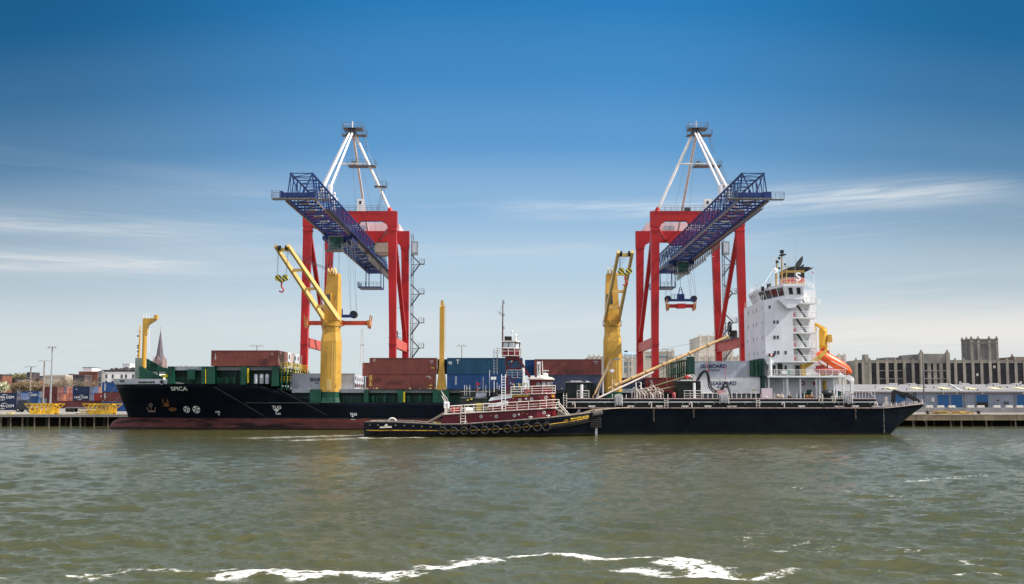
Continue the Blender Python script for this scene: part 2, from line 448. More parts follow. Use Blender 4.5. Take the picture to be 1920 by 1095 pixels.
    fm = mth('ADD', fa.outputs['Fac'], mth('ADD', mth('MULTIPLY', mth('SUBTRACT', fn, .5), 2.1), mth('MULTIPLY', mth('SUBTRACT', fn2, .5), .8)))
    lace = noise(5.0, 8, (.55, 1, 1), .3, .72)
    fmask = mth('MULTIPLY', mp_(fm, .56, .84, 0, .92), mp_(fa.outputs['Fac'], .08, .25, 0, 1))
    fmask = mth('MULTIPLY', fmask, mp_(mth('ADD', lace, mth('MULTIPLY', fa.outputs['Fac'], .13)), .555, .635, .04, 1))
    silt = mp_(noise(.05, 4, (.4, 1, 1)), .35, .7, 0, 1)
    mx = N.new('ShaderNodeMix'); mx.data_type = 'RGBA'; mx.inputs['A'].default_value = (.056, .057, .018, 1); mx.inputs['B'].default_value = (.074, .072, .024, 1)
    L.new(silt, mx.inputs['Factor'])
    mx2 = N.new('ShaderNodeMix'); mx2.data_type = 'RGBA'; mx2.inputs['B'].default_value = (.82, .80, .74, 1)
    L.new(fmask, mx2.inputs['Factor']); L.new(mx.outputs['Result'], mx2.inputs['A']); L.new(mx2.outputs['Result'], b.inputs['Base Color'])
    L.new(mp_(fmask, 0, 1, .09, .8), b.inputs['Roughness']); b.inputs['IOR'].default_value = 1.33
    me.materials.append(m)
    o = bpy.data.objects.new('water', me); col.objects.link(o); o['kind'] = 'structure'
make_water()

LZ = 2.3
conc = mat('weathered_concrete', (.30, .28, .245), .85, var=.2, scale=.25, streak=.5)
conc_lt = mat('pale_concrete', (.42, .39, .33), .85, var=.16, scale=.3, streak=.3)
asph = mat('yard_paving', (.235, .215, .185), .9, var=.25, scale=.06)
piling = mat('old_timber', (.13, .105, .08), .9, var=.3, scale=1.2, streak=.6)
undershade = mat('underdeck_shade', (.018, .017, .015), .8, var=.3)  # near-black colour stands for the shade in the void under the deck

g = MB(); g.poly([(-9000, 205, LZ), (9000, 205, LZ), (9000, 14000, LZ), (-9000, 14000, LZ)])
g.poly([(-9000, 205, -2), (9000, 205, -2), (9000, 205, LZ), (-9000, 205, LZ)])
g.build('ground', asph, kind='structure')

def wharf(x0, x1, label, piles, zf, face_m, y0=198.0):
    t = thing('wharf', label, 'wharf', (x0, y0, 0), world=True)
    m = MB(); m.box(x0, x1, y0 + .35, 205.4, zf + .1, LZ + .006); m.build('deck', conc_lt, t)
    m = MB(); m.box(x0, x1, y0, y0 + .346, zf, LZ + .012); m.build('edge_beam', face_m, t)
    m = MB(); m.box(x0, x1, y0 - .12, y0 + .5, LZ + .014, LZ + .22); m.build('stringpiece', mat('sun_bleached_timber', (.40, .35, .27), .9, var=.25, scale=.8), t)
    m = MB(); m.box(x0, x1, 204.2, 204.6, -1, zf + .1); m.build('back_wall', undershade, t)
    for x in piles:
        m = MB(); m.tube([(x, y0 + .25, -1.5), (x + rnd.uniform(-.05, .05), y0 + .25, zf)], .17, 8); m.build('pile', piling, t)
    for k in range(int((x1 - x0) / 4)):
        m = MB(); xx = x0 + 2 + k * 4; m.tube([(xx, y0 + 3.2, -1.5), (xx, y0 + 3.2, zf)], .19, 8)
        if k < 40: m.build('inner_pile', piling, t)
    return t
wharf(-135, -22, 'concrete wharf on timber piles along the left shore beside the ship bow',
      [X(p, 198, 790) for p in (-60, -38, -17, 1, 19, 41, 64, 91, 111, 132, 150, 176, 202, 224, 246)], 1.93, conc_lt)
wharf(62, 140, 'brown stained wharf with a deep edge beam past the barge bow on the right',
      [X(p, 198, 790) for p in (1713, 1737, 1783, 1803, 1850, 1905, 1950, 1990)], 1.25, mat('stained_beam', (.30, .235, .15), .9, var=.25, scale=.3, streak=.7))
w = MB(); w.box(-21.99, 61.99, 198, 205.3, -1, LZ + .006); w.build('quay', conc, kind='structure')

# ---------------------------------------------------------------- container ship
green = mat('ship_green', (.006, .062, .036), .5, var=.2, scale=.4, streak=.35, rust=.12)
green_dk = mat('deep_ship_green', (.003, .028, .019), .55, var=.25, scale=.5, streak=.3)
yellow = mat('crane_yellow', (.52, .295, .045), .45, var=.12, scale=.35, streak=.5, dirt=(.30, .15, .03), rust=.22, rscale=.9)
white = mat('ship_white', (.74, .75, .78), .45, var=.04, scale=.3, streak=.22, dirt=(.52, .45, .38), panel=(2.6, 2.68, .012, .84), rust=.03)
white_p = mat('white_paint', (.78, .78, .76), .5, var=.05, scale=.6, streak=.2)
grey_p = mat('grey_paint', (.30, .33, .36), .5, var=.12, scale=.5, streak=.3)
ltgrey = mat('pale_grey_paint', (.47, .50, .54), .45, var=.08, scale=.3, streak=.35)
black_p = mat('black_paint', (.012, .012, .014), .45, var=.3, scale=.8)
redp = mat('signal_red', (.42, .02, .02), .5, var=.1)
orange = mat('lifeboat_orange', (.72, .11, .025), .35, var=.07, scale=.6, streak=.2)
steel = mat('galvanised_steel', (.33, .34, .35), .45, .5, var=.12, scale=1.5)
wire = mat('wire_rope', (.05, .05, .055), .6)
dglass = glass('dark_window_glass')
deckp = mat('deck_paint', (.05, .10, .075), .8, var=.25, scale=.4, rust=.15)

def hull_mat(name, top, low, zsplit, patch, seed=0.0, rustx=None):
    m = bpy.data.materials.new(name); m.use_nodes = True
    N, L = m.node_tree.nodes, m.node_tree.links; b = N['Principled BSDF']; b.inputs['Roughness'].default_value = .45; b.inputs['Specular IOR Level'].default_value = .05
    t = N.new('ShaderNodeTexCoord'); s = N.new('ShaderNodeSeparateXYZ'); L.new(t.outputs['Object'], s.inputs[0])
    def noise(sc_, d, mp):
        mm = N.new('ShaderNodeMapping'); mm.inputs['Scale'].default_value = mp; mm.inputs['Location'].default_value = (seed,) * 3
        n = N.new('ShaderNodeTexNoise'); n.inputs['Scale'].default_value = sc_; n.inputs['Detail'].default_value = d; n.inputs['Roughness'].default_value = .66
        L.new(t.outputs['Object'], mm.inputs[0]); L.new(mm.outputs[0], n.inputs['Vector']); return n.outputs['Fac']
    def rg(v, a, b_, c, d):
        r = N.new('ShaderNodeMapRange'); r.inputs[1].default_value = a; r.inputs[2].default_value = b_; r.inputs[3].default_value = c; r.inputs[4].default_value = d
        L.new(v, r.inputs[0]); return r.outputs[0]
    def mx(f, a, b_):
        x = N.new('ShaderNodeMix'); x.data_type = 'RGBA'
        L.new(f, x.inputs['Factor']) if not isinstance(f, float) else None
        for k, v in (('A', a), ('B', b_)):
            if isinstance(v, tuple): x.inputs[k].default_value = (*v, 1)
            else: L.new(v, x.inputs[k])
        return x.outputs['Result']
    tp = mx(rg(noise(.25, 5, (1, 1, 2)), .3, .7, 0, 1), tuple(c * .7 for c in top), tuple(c * 1.5 for c in top))
    tp = mx(rg(noise(1, 6, (.9, .9, .10)), .58, .78, 0, .55), tp, tuple(c * 2.2 + d for c, d in zip(top, (.002, .003, .005))))
    tp = mx(rg(noise(.5, 8, (.5, .5, 1.2)), .70, .74, 0, .5), tp, (.10, .035, .018))
    br = N.new('ShaderNodeTexBrick'); br.inputs['Scale'].default_value = 1; br.inputs['Brick Width'].default_value = 7.5; br.inputs['Row Height'].default_value = 1.9; br.inputs['Mortar Size'].default_value = .025; br.inputs['Mortar Smooth'].default_value = .6
    cb = N.new('ShaderNodeCombineXYZ'); L.new(s.outputs['X'], cb.inputs[0]); L.new(s.outputs['Z'], cb.inputs[1]); L.new(cb.outputs[0], br.inputs['Vector'])
    tp = mx(rg(br.outputs['Fac'], 0, 1, 0, .45), tp, tuple(c * 2.6 + .003 for c in top))
    bpn = N.new('ShaderNodeBump'); bpn.inputs['Strength'].default_value = .5; bpn.inputs['Distance'].default_value = .12; L.new(noise(.55, 2, (1, 1, 1.2)), bpn.inputs['Height']); L.new(bpn.outputs[0], b.inputs['Normal'])
    scf = mx(rg(noise(.9, 9, (.25, .25, 2.2)), .63, .70, 0, .35), tp, tuple(c * 3 + .012 for c in top)); tp = scf
    lw = mx(rg(noise(.35, 6, (.6, .6, 1.6)), .35, .68, 0, 1), low, tuple(c * 1.7 for c in low))
    lw = mx(rg(noise(.32, 8, (.35, .35, 2.4)), .52, .60, 0, .9), lw, patch)
    z2 = N.new('ShaderNodeMath'); z2.operation = 'ADD'; L.new(s.outputs['Z'], z2.inputs[0])
    L.new(rg(noise(.8, 6, (1, 1, 1)), 0, 1, -.10, .10), z2.inputs[1])
    cc = mx(rg(z2.outputs[0], zsplit - .02, zsplit + .02, 0, 1), lw, tp)
    cc = mx(rg(z2.outputs[0], .10, .42, 1, 0), cc, (.018, .018, .012))     # weed line at the water
    L.new(cc, b.inputs['Base Color']); MATS[name] = m
    return m
shipblack = hull_mat('ship_hull_paint', (.0035, .0055, .0095), (.080, .031, .031), 2.05, (.02, .016, .017))

SY = 185.0
ship = thing('container_ship', 'long black container ship with green deck works and white bridge house moored along the wharf', 'ship', (-5, SY, 0), world=True)
BW = 11.0
def xstem(z): return -73.4 - max(0, z - 1.5) ** 1.15 * .32 if z > 1.5 else -73.4
def zdeck(x): return float(np.interp(x, [-77, -60, -46.5, -36.2, 70], [8.35, 8.35, 8.3, 4.95, 4.95]))
XP = -24.0
def hb(s, z):
    bw = BW * (1 - (1 - s) ** 1.9) ** 1.15 if s < 1 else BW
    bd = BW * (1 - (1 - min(1, s * 1.45)) ** 2.3) ** .62
    f = min(1, max(0, z / 8.4)) ** 1.5
    return bw + (bd - bw) * f
def hullY(x, z):
    xs = xstem(z); s = max(0, min(1, (x - xs) / (XP - xs))); return SY - hb(s, z)
def hframe(x, z, out=.03):
    y = hullY(x, z); r = Vector((1, (hullY(x + .3, z) - hullY(x - .3, z)) / .6, 0)); u = Vector((0, (hullY(x, z + .3) - hullY(x, z - .3)) / .6, 1))
    n = r.cross(u).normalized(); return Vector((x, y, z)) + n * out, r.normalized(), u.normalized()
def hull_rings(lo, hi, nlev, slist, out=0.0):
    rings = []
    for s in slist:
        xt = xstem(8.3) + (XP - xstem(8.3)) * s if s <= 1 else XP + (s - 1) * 100
        zl, zh = (lo(xt) if callable(lo) else lo), (hi(xt) if callable(hi) else hi)
        near, far = [], []
        for i in range(nlev):
            z = zl + (zh - zl) * i / (nlev - 1)
            x = xstem(z) + (XP - xstem(z)) * s if s <= 1 else xt
            b = hb(min(s, 1), z) + out
            if s > 1.78: b *= 1 - .12 * ((s - 1.78) / .12) ** 2 - (.25 if z < 1.5 else 0) * (s - 1.78) / .12
            near.append((x, SY - b, z)); far.append((x, SY + b, z))
        rings.append(near + far[::-1])
    return rings
sl = [0, .01, .025, .045, .07, .10, .14, .18, .23, .28, .34, .40, .46, .52, .58, .64, .70, .76, .82, .88, .94, 1, 1.1, 1.3, 1.5, 1.7, 1.78, 1.84, 1.90]
m = MB(); m.loft(hull_rings(-1.2, zdeck, 11, sl), smooth=True)
m.build('hull', shipblack, ship)
m = MB()
sb = [0, .01, .025, .045, .07, .10, .14, .18, .23, .27, .315]
rg_ = hull_rings(zdeck, lambda x: float(np.interp(x, [-77, -63.5, -60.2], [9.45, 9.25, 8.42])), 4, sb, .012)
for side in (0, 1):
    m.loft([r[:4] if side == 0 else r[4:] for r in rg_], closed=False, cap=False, smooth=True)
m.build('bulwark', ltgrey, ship)
m = MB(); prof = [((1 - max(0, 1 - t / .30) ** 3) ** (1 / 3), t) for t in [0, .003, .012, .03, .06, .1, .15, .22, .30, .6, 1]]
m.loft([[(-76.9 + 9.5 * t, SY + 2.1 * r * math.cos(a), -.65 + 2.62 * r * math.sin(a)) for a in [2 * math.pi * k / 20 for k in range(20)]] for r, t in prof], smooth=True); m.build('bulbous_bow', shipblack, ship)
m = MB(); ss = [.18 + k * .04 for k in range(21)] + [1, 1.05]
for zlo, zhi, s0 in ((1.72, 2.04, 0), (1.4, 1.73, 5)):
    rb_ = hull_rings(zlo, zhi, 2, [(X(495 + s0 * 4, 174) - xstem(8.3)) / (XP - xstem(8.3)) + .0 + k * (.94 - s0 * .1) / 16 for k in range(17)], .012)
    m.loft([r[:2] for r in rb_], closed=False, cap=False, smooth=True)
m.build('boot_top_band', mat('fresh_antifouling', (.15, .030, .022), .5, var=.2, scale=.5, streak=.3), ship)
# raised strakes and rubbing bars on the black side
m = MB()
def strake(pts):
    for (xa, za), (xb, zb) in zip(pts[:-1], pts[1:]):
        k = 8
        for i in range(k):
            a, b = i / k, (i + 1) / k
            p, q = hframe(xa + (xb - xa) * a, za + (zb - za) * a, .02)[0], hframe(xa + (xb - xa) * b, za + (zb - za) * b, .02)[0]
            m.beam(p, q, .10, .16)
strake([(X(398, 174), Z(725, 174)), (X(492, 174), Z(781, 174))]); strake([(X(520, 174), Z(728, 174)), (X(614, 174), Z(779, 174))])
strake([(X(455, 174), Z(755, 174)), (X(600, 174), Z(757, 174))]); strake([(X(492, 174), Z(784.5, 174)), (X(1100, 174), Z(786, 174))])
m.build('rubbing_strake', mat('worn_black', (.010, .012, .015), .4, var=.3), ship)
def hull_text(name, s, px, py, size, mm, D=176, xs=1.0):
    p, r, u = hframe(X(px, D), Z(py, D), .03)
    return text(name, s, size, mm, ship, p, right=r, up=u, xs=xs)
hull_text('bow_lettering', 'SPICA', 337, 729, 1.25, white_p, 177, 1.05)
hull_text('hull_marking', 'TUG', 517, 764, .78, white_p, 174, 1.1); hull_text('hull_marking', 'TUG', 663.5, 777, .62, white_p, 174)
hull_text('hull_marking', 'TUG', 401, 773, .5, white_p, 175); hull_text('hull_marking', 'TUG', 519, 776, .5, white_p, 174)
m = MB()
for px, py, w_, h_ in ((517.5, 770, .62, .55), (663, 781, .3, .25), (401.5, 778, .2, .3)):
    p, r, u = hframe(X(px, 174.5), Z(py, 174.5), .03); m.poly([p - r * w_ + u * h_ / 2, p + r * w_ + u * h_ / 2, p - u * h_ / 2]); m.sep()
p, r, u = hframe(X(663, 174), Z(787, 174), .03); m.poly([p - r * .4, p + r * .4, p + r * .4 + u * .08, p - r * .4 + u * .08])
m.build('tug_arrow', white_p, ship)
for px in (340.5, 360.8):                                        # bow thruster signs
    p, r, u = hframe(X(px, 176), Z(768, 176), .04); rr = .70 if px < 350 else .78
    m = MB(); k = 40
    P_ = lambda a, q: p + (r * math.cos(a) + u * math.sin(a)) * q
    for i in range(k):
        a, b = 2 * math.pi * i / k, 2 * math.pi * (i + 1) / k
        m.add([P_(a, rr * .86), P_(b, rr * .86), P_(b, rr), P_(a, rr)], [(0, 1, 2, 3)])
        if (i // 5) % 2 == 0: m.add([P_(a, .12), P_(b, .12), P_(b, rr * .84), P_(a, rr * .84)], [(0, 1, 2, 3)])
    m.build('thruster_sign', white_p, ship)
p, r, u = hframe(X(281, 180), Z(766, 180), .25)
m = MB(); m.beam(p + u * .8, p - u * .6, .2); m.beam(p - u * .5 - r * .8, p - u * .5 + r * .8, .25, .3); m.beam(p - u * .5 - r * .75, p + u * .35 - r * .95, .22, .16)
m.beam(p - u * .5 + r * .75, p + u * .35 + r * .95, .22, .16); m.torus(tuple(p + u * .85), .3, .07)
m.build('anchor', mat('rusty_anchor', (.16, .13, .11), .8, var=.3, rust=.6, rscale=1.5), ship)
p, r, u = hframe(X(305, 179), Z(757, 179), .02)                 # rust run below the hawse
m = MB(); rr_ = random.Random(3)
def blot(dx, dz, w_, h_):
    pts = []
    for i in range(18):
        a = 2 * math.pi * i / 18; q = rr_.uniform(.6, 1.1)
        c_, r2, u2 = hframe(p.x + dx + math.cos(a) * w_ * q, p.z + dz + math.sin(a) * h_ * q, .02); pts.append(c_)
    c0 = hframe(p.x + dx, p.z + dz, .02)[0]
    for i in range(18): m.add([c0, pts[i], pts[(i + 1) % 18]], [(0, 1, 2)])
blot(.4, -.3, .8, .28); blot(1.6, -1.0, .9, .42); blot(-.1, .55, .16, .55); blot(.9, .35, .22, .6); blot(.45, -.05, .4, .3)
m.build('rust_stain', mat('rust_bloom', (.17, .065, .020), .9, var=.35, scale=2.5), ship)
m = MB()                                                        # fairleads in the bulwark
for px in (266.5, 271.5, 276.5, 281.5, 287, 292.5, 298): 
    pp, r, u = hframe(X(px, 180), Z(717, 180), .03); m.beam(pp - r * .22, pp + r * .22, .05, .32); m.sep()
pp, r, u = hframe(X(241, 184), Z(715, 184), .04); m.beam(pp - r * .7, pp + r * .7, .05, .35)
m.build('fairlead', black_p, ship)
pp, r, u = hframe(X(310, 178.5), Z(716.5, 178.5), .05)
m = MB()
for i in range(20):
    a, b = 2 * math.pi * i / 20, 2 * math.pi * (i + 1) / 20
    m.beam(pp + (r * math.cos(a) + u * math.sin(a)) * .42, pp + (r * math.cos(b) + u * math.sin(b)) * .42, .16, .12, up=(0, 1, 0))
m.build('panama_lead', grey_p, ship)
m = MB()
for i in range(20):
    a, b = 2 * math.pi * i / 20, 2 * math.pi * (i + 1) / 20
    m.add([pp, pp + (r * math.cos(a) + u * math.sin(a)) * .4, pp + (r * math.cos(b) + u * math.sin(b)) * .4], [(0, 1, 2)])
m.build('lead_opening', black_p, ship)

# forecastle: breakwater plates, windlass house, foremast
D0 = 181.0
def zx(px, py, D=D0): q = W(px, py, D); return (q.x, q.z)
m = MB(); m.prism([zx(*q, 180.3) for q in ((258, 712), (262, 707), (261, 687), (266, 687), (290, 700), (306, 707), (306, 712))], 'y', 180.2, 180.35)
m.build('breakwater', green, ship)
m = MB(); m.prism([zx(*q, 184.2) for q in ((252.5, 712), (254, 671), (268, 671.5), (274, 690), (274, 712))], 'y', 184.1, 184.3); m.build('windbreak', mat('weathered_green', (.20, .26, .21), .55, var=.12, scale=.5, streak=.4), ship)
m = MB(); m.prism([zx(275, 672, 187), zx(290, 680, 187), zx(303, 688, 187), zx(316, 691, 187), zx(316, 697, 187), zx(300, 697, 187), zx(275, 697, 187)], 'y', 186.9, 187.0)
for a, b in ((279, 674), (297, 684), (312, 690)):
    m.beam(W(a, b, 184), W(a, 712, 184), .28)
m.beam(W(262, 689, 184), W(318, 692, 184), .25); m.beam(W(262, 700, 184), W(325, 701, 184), .12); m.beam(W(290, 682, 187), W(290, 682, 184), .2)
m.build('breakwater_frame', green, ship)
m = MB(); m.box(X(318, 176), X(328, 176), 174.9, 176.5, 8.3, Z(687, 175)); m.prism([(X(326, 176), Z(687, 175)), (X(327.5, 176), Z(687, 175)), (X(329, 176), 8.4), (X(326, 176), 8.4)], 'y', 174.4, 177)
m.build('deck_post', green, ship)
m = MB(); m.box(-73.5, X(320, 180), 179.6, 190.2, 8.28, 8.34); m.build('forecastle_deck', deckp, ship)
m = MB()
for px in (306, 311, 315): m.tube([W(px, 703, 183), W(px, 708, 183)], .35, 8)
m.beam(W(302, 705, 183), W(318, 703, 183), .3); m.beam(W(315, 703, 183), W(317, 698, 183), .15)
m.build('windlass', mat('bright_yellow', (.70, .55, .02), .45), ship)
m = MB()
fb = W(271, 690, 183); ft = W(272.5, 598, 183)
m.lathe([(.42, 8.3), (.40, Z(628, 183)), (.42, Z(626, 183))], 18, (fb.x - .15, 183, 0))
m.prism([zx(268.2, 628, 183), zx(269, 597, 183), zx(294, 597, 183), zx(292, 601, 183), zx(277.5, 610, 183), zx(276.5, 628, 183)], 'y', 182.65, 183.35)
m.box(X(290, 183, 600), X(295.5, 183, 600), 182.5, 183.5, Z(599, 183), Z(591, 183))
mast = m.build('foremast', yellow, ship)
m = MB(); q = W(269, 597, 183); m.rail([q, W(280, 597, 183)], .9, .03, .5); m.ladder(W(279, 660, 183), W(278.5, 598, 183), .35)
m.build('mast_railing', white_p, mast)
m = MB(); m.tube([W(260, 672, 185), W(262, 640, 185), W(263, 612, 185), W(263, 608, 185)], [.24, .17, .11, .04], 8)
m.beam(W(257, 621, 185), W(266, 622, 185), .06); m.build('signal_mast', yellow, ship)
m = MB()
for py in (630, 648, 652, 659, 667): q = W(259, py, 185); m.box(q.x - .15, q.x + .12, q.y - .15, q.y + .15, q.z - .14, q.z + .14); m.sep()
m.build('navigation_light', black_p, ship)

# side structure: pillars, coamings, hatch covers
def side_bay(x0, x1, zb, zt, yb=176.4, nm='hatch_coaming'):
    m = MB(); m.box(x0, x1, yb, yb + 17, zb - .02, zt - .72); 
    st = int((x1 - x0) / 1.55)
    for i in range(st + 1):
        xx = x0 + (x1 - x0) * i / st; m.box(xx - .05, xx + .05, yb - .22, yb, zb, zt - .74)
    m.beam((x0, yb - .12, zb + (zt - zb) * .55), (x1, yb - .12, zb + (zt - zb) * .55), .2, .06)
    m.build(nm, green_dk, ship)
    m = MB(); m.box(x0, x1, yb - .8, 193, zt - .70, zt); m.build('hatch_cover', grey_p, ship)
z1 = Z(686.5, 174.5); side_bay(X(328, 176), X(522, 174.5), 8.3, z1, 176.6)
z2_ = Z(729, 174.5); side_bay(X(545, 174.5), X(1262, 174.5), 4.95, z2_, 176.4)
side_bay(X(1302, 174.5), X(1410, 174.5), 4.95, Z(738, 174.5), 176.4)
m = MB()
for a, b, top, bot in ((378, 385, 687, 720), (388, 402, 687, 720), (452, 462, 687, 721), (510, 522, 687, 724), (582, 602, 730, 755), (683, 691, 731, 755), (746, 756, 731, 755), (812, 842, 731, 756),
                       (925, 933, 731, 756), (1010, 1020, 731, 756), (1085, 1094, 731, 756)):
    m.box(X(a, 174.3), X(b, 174.3), 174.15, 176.6, Z(bot, 174.3), Z(top, 174.3)); m.sep()
m.build('side_pillar', green, ship)
m = MB(); m.box(XP - 20, 62, 174.2, 195.8, 4.9, 4.955); m.box(-64, -46.8, 178, 192, 8.28, 8.325); m.build('main_deck', deckp, ship)
m = MB()
m.rail([(X(330, 175), 174.9, 8.35), (X(385, 174.5), 174.4, 8.35), (X(520, 174.3), 174.25, 8.3)], 1.0, .025, 1.5)
m.rail([(X(645, 174.3), 174.2, 4.97), (X(1000, 174.3), 174.2, 4.97)], 1.0, .025, 1.5)
m.build('deck_railing', green, ship)
m = MB()
for px in (480, 490.5, 501): m.lathe([(.34, 8.35), (.36, 8.5), (.36, 9.9), (.28, 10.1)], 10, (X(px, 174.8), 174.9, 0)); m.sep()
m.build('vent_drum', ltgrey, ship)
m = MB(); m.box(X(352, 175.5), X(366, 175.5), 175.4, 176.5, 9.1, 11.0); m.sep()
for px in (408, 424, 438): m.box(X(px, 175.6), X(px + 4, 175.6), 175.6, 176.5, 8.4, 9.5); m.sep()
for px in (700, 722, 766, 788): m.lathe([(.32, 4.95), (.34, 5.9), (.2, 6.3)], 10, (X(px, 175.5), 175.3, 0)); m.sep()
m.build('deck_locker', green, ship)
m = MB()
for px, a, b in ((385.5, 692, 719), (464, 690, 718), (466, 690, 718), (757, 735, 754), (758.5, 735, 754)):
    m.tube([W(px, a, 174), W(px, b, 174)], .05, 5)
for i in range(9):
    for px in (465, 757.7): 
        q = W(px, (692 + i * 2.9) if px < 700 else 735 + i * 2.2, 174); m.box(q.x - .16, q.x + .16, 173.98, 174.04, q.z - .04, q.z + .04)
m.build('yellow_ladder', mat('bright_yellow', (.7, .55, .02), .45), ship)

def lashing_bridge(xc, zb, zt, y0=174.3, y1=193.5, cols=9, rail_m=None):
    m = MB()
    for i in range(cols + 1):
        y = y0 + (y1 - y0) * i / cols
        for dx in (-.45, .45): m.box(xc + dx - .10, xc + dx + .10, y - .12, y + .12, zb, zt)
    for z in (zb + (zt - zb) * .36, zb + (zt - zb) * .72, zt):
        m.box(xc - .6, xc + .6, y0, y1, z - .07, z)
    lb = m.build('lashing_bridge', green, ship)
    m = MB(); 
    for z in (zb + (zt - zb) * .36, zb + (zt - zb) * .72, zt):
        for dx in (-.58, .58): m.rail([(xc + dx, y0, z), (xc + dx, y1, z)], 1.0, .03, 2.0, (1.0, .5))
        m.rail([(xc - .6, y0, z), (xc + .6, y0, z)], 1.0, .03, .6, (1.0, .5))
    m.build('lashing_railing', rail_m or mat('bright_yellow', (.7, .55, .02), .45), lb)
    return lb
lashing_bridge(X(532.5, 174.3), Z(731, 174.3), Z(690, 174.3), y0=174.6)
lashing_bridge(X(1287, 174.3), 4.95, Z(675, 174.3), cols=8, rail_m=green)
m = MB()
for a, b, t, bt in ((1288, 1302, 669, 705), (1406, 1412, 676, 705), (1413, 1420, 674, 705), (1421, 1426, 672.5, 705), (1426.5, 1432, 672.5, 740)):
    m.box(X(a, 174.3), X(b - .6, 174.3), 173.6, 174.3 if bt < 740 else 192, Z(bt, 174.3), Z(t, 174.3)); m.sep()
m.build('cell_guide', mat('guide_green', (.005, .042, .026), .55, var=.25, scale=.5, streak=.3, rust=.15), ship)
m = MB()
for k in range(40):
    x_ = rnd.uniform(X(545, 174), X(1120, 174)); m.box(x_, x_ + rnd.uniform(.12, .35), 174.0, 174.12, z2_ - .02, z2_ + rnd.uniform(.08, .2))
for k in range(16):
    x_ = rnd.uniform(X(332, 175), X(520, 174)); m.box(x_, x_ + rnd.uniform(.12, .4), 175.2, 175.4, z1 - .02, z1 + rnd.uniform(.08, .18))
m.build('twistlock', mat('worn_pale_yellow', (.6, .5, .25), .6, var=.4, scale=3), ship)

# slewing deck cranes
def hazard():
    if 'hazard_stripes' in MATS: return MATS['hazard_stripes']
    m = bpy.data.materials.new('hazard_stripes'); m.use_nodes = True; N, L = m.node_tree.nodes, m.node_tree.links
    t = N.new('ShaderNodeTexCoord'); mp = N.new('ShaderNodeMapping'); mp.inputs['Rotation'].default_value = (0, R(45), 0); wv = N.new('ShaderNodeTexWave'); wv.inputs['Scale'].default_value = .62
    wv.bands_direction = 'X'; cr_ = N.new('ShaderNodeValToRGB'); cr_.color_ramp.interpolation = 'CONSTANT'; cr_.color_ramp.elements[0].color = (.02, .02, .02, 1); cr_.color_ramp.elements[1].position = .5; cr_.color_ramp.elements[1].color = (.6, .48, .03, 1)
    L.new(t.outputs['Object'], mp.inputs[0]); L.new(mp.outputs[0], wv.inputs['Vector']); L.new(wv.outputs['Fac'], cr_.inputs[0]); L.new(cr_.outputs[0], N['Principled BSDF'].inputs['Base Color'])
    MATS['hazard_stripes'] = m; return m
jibm = mat('jib_yellow', (.68, .48, .17), .45, var=.08, scale=.3, streak=.15, dirt=(.4, .22, .06))
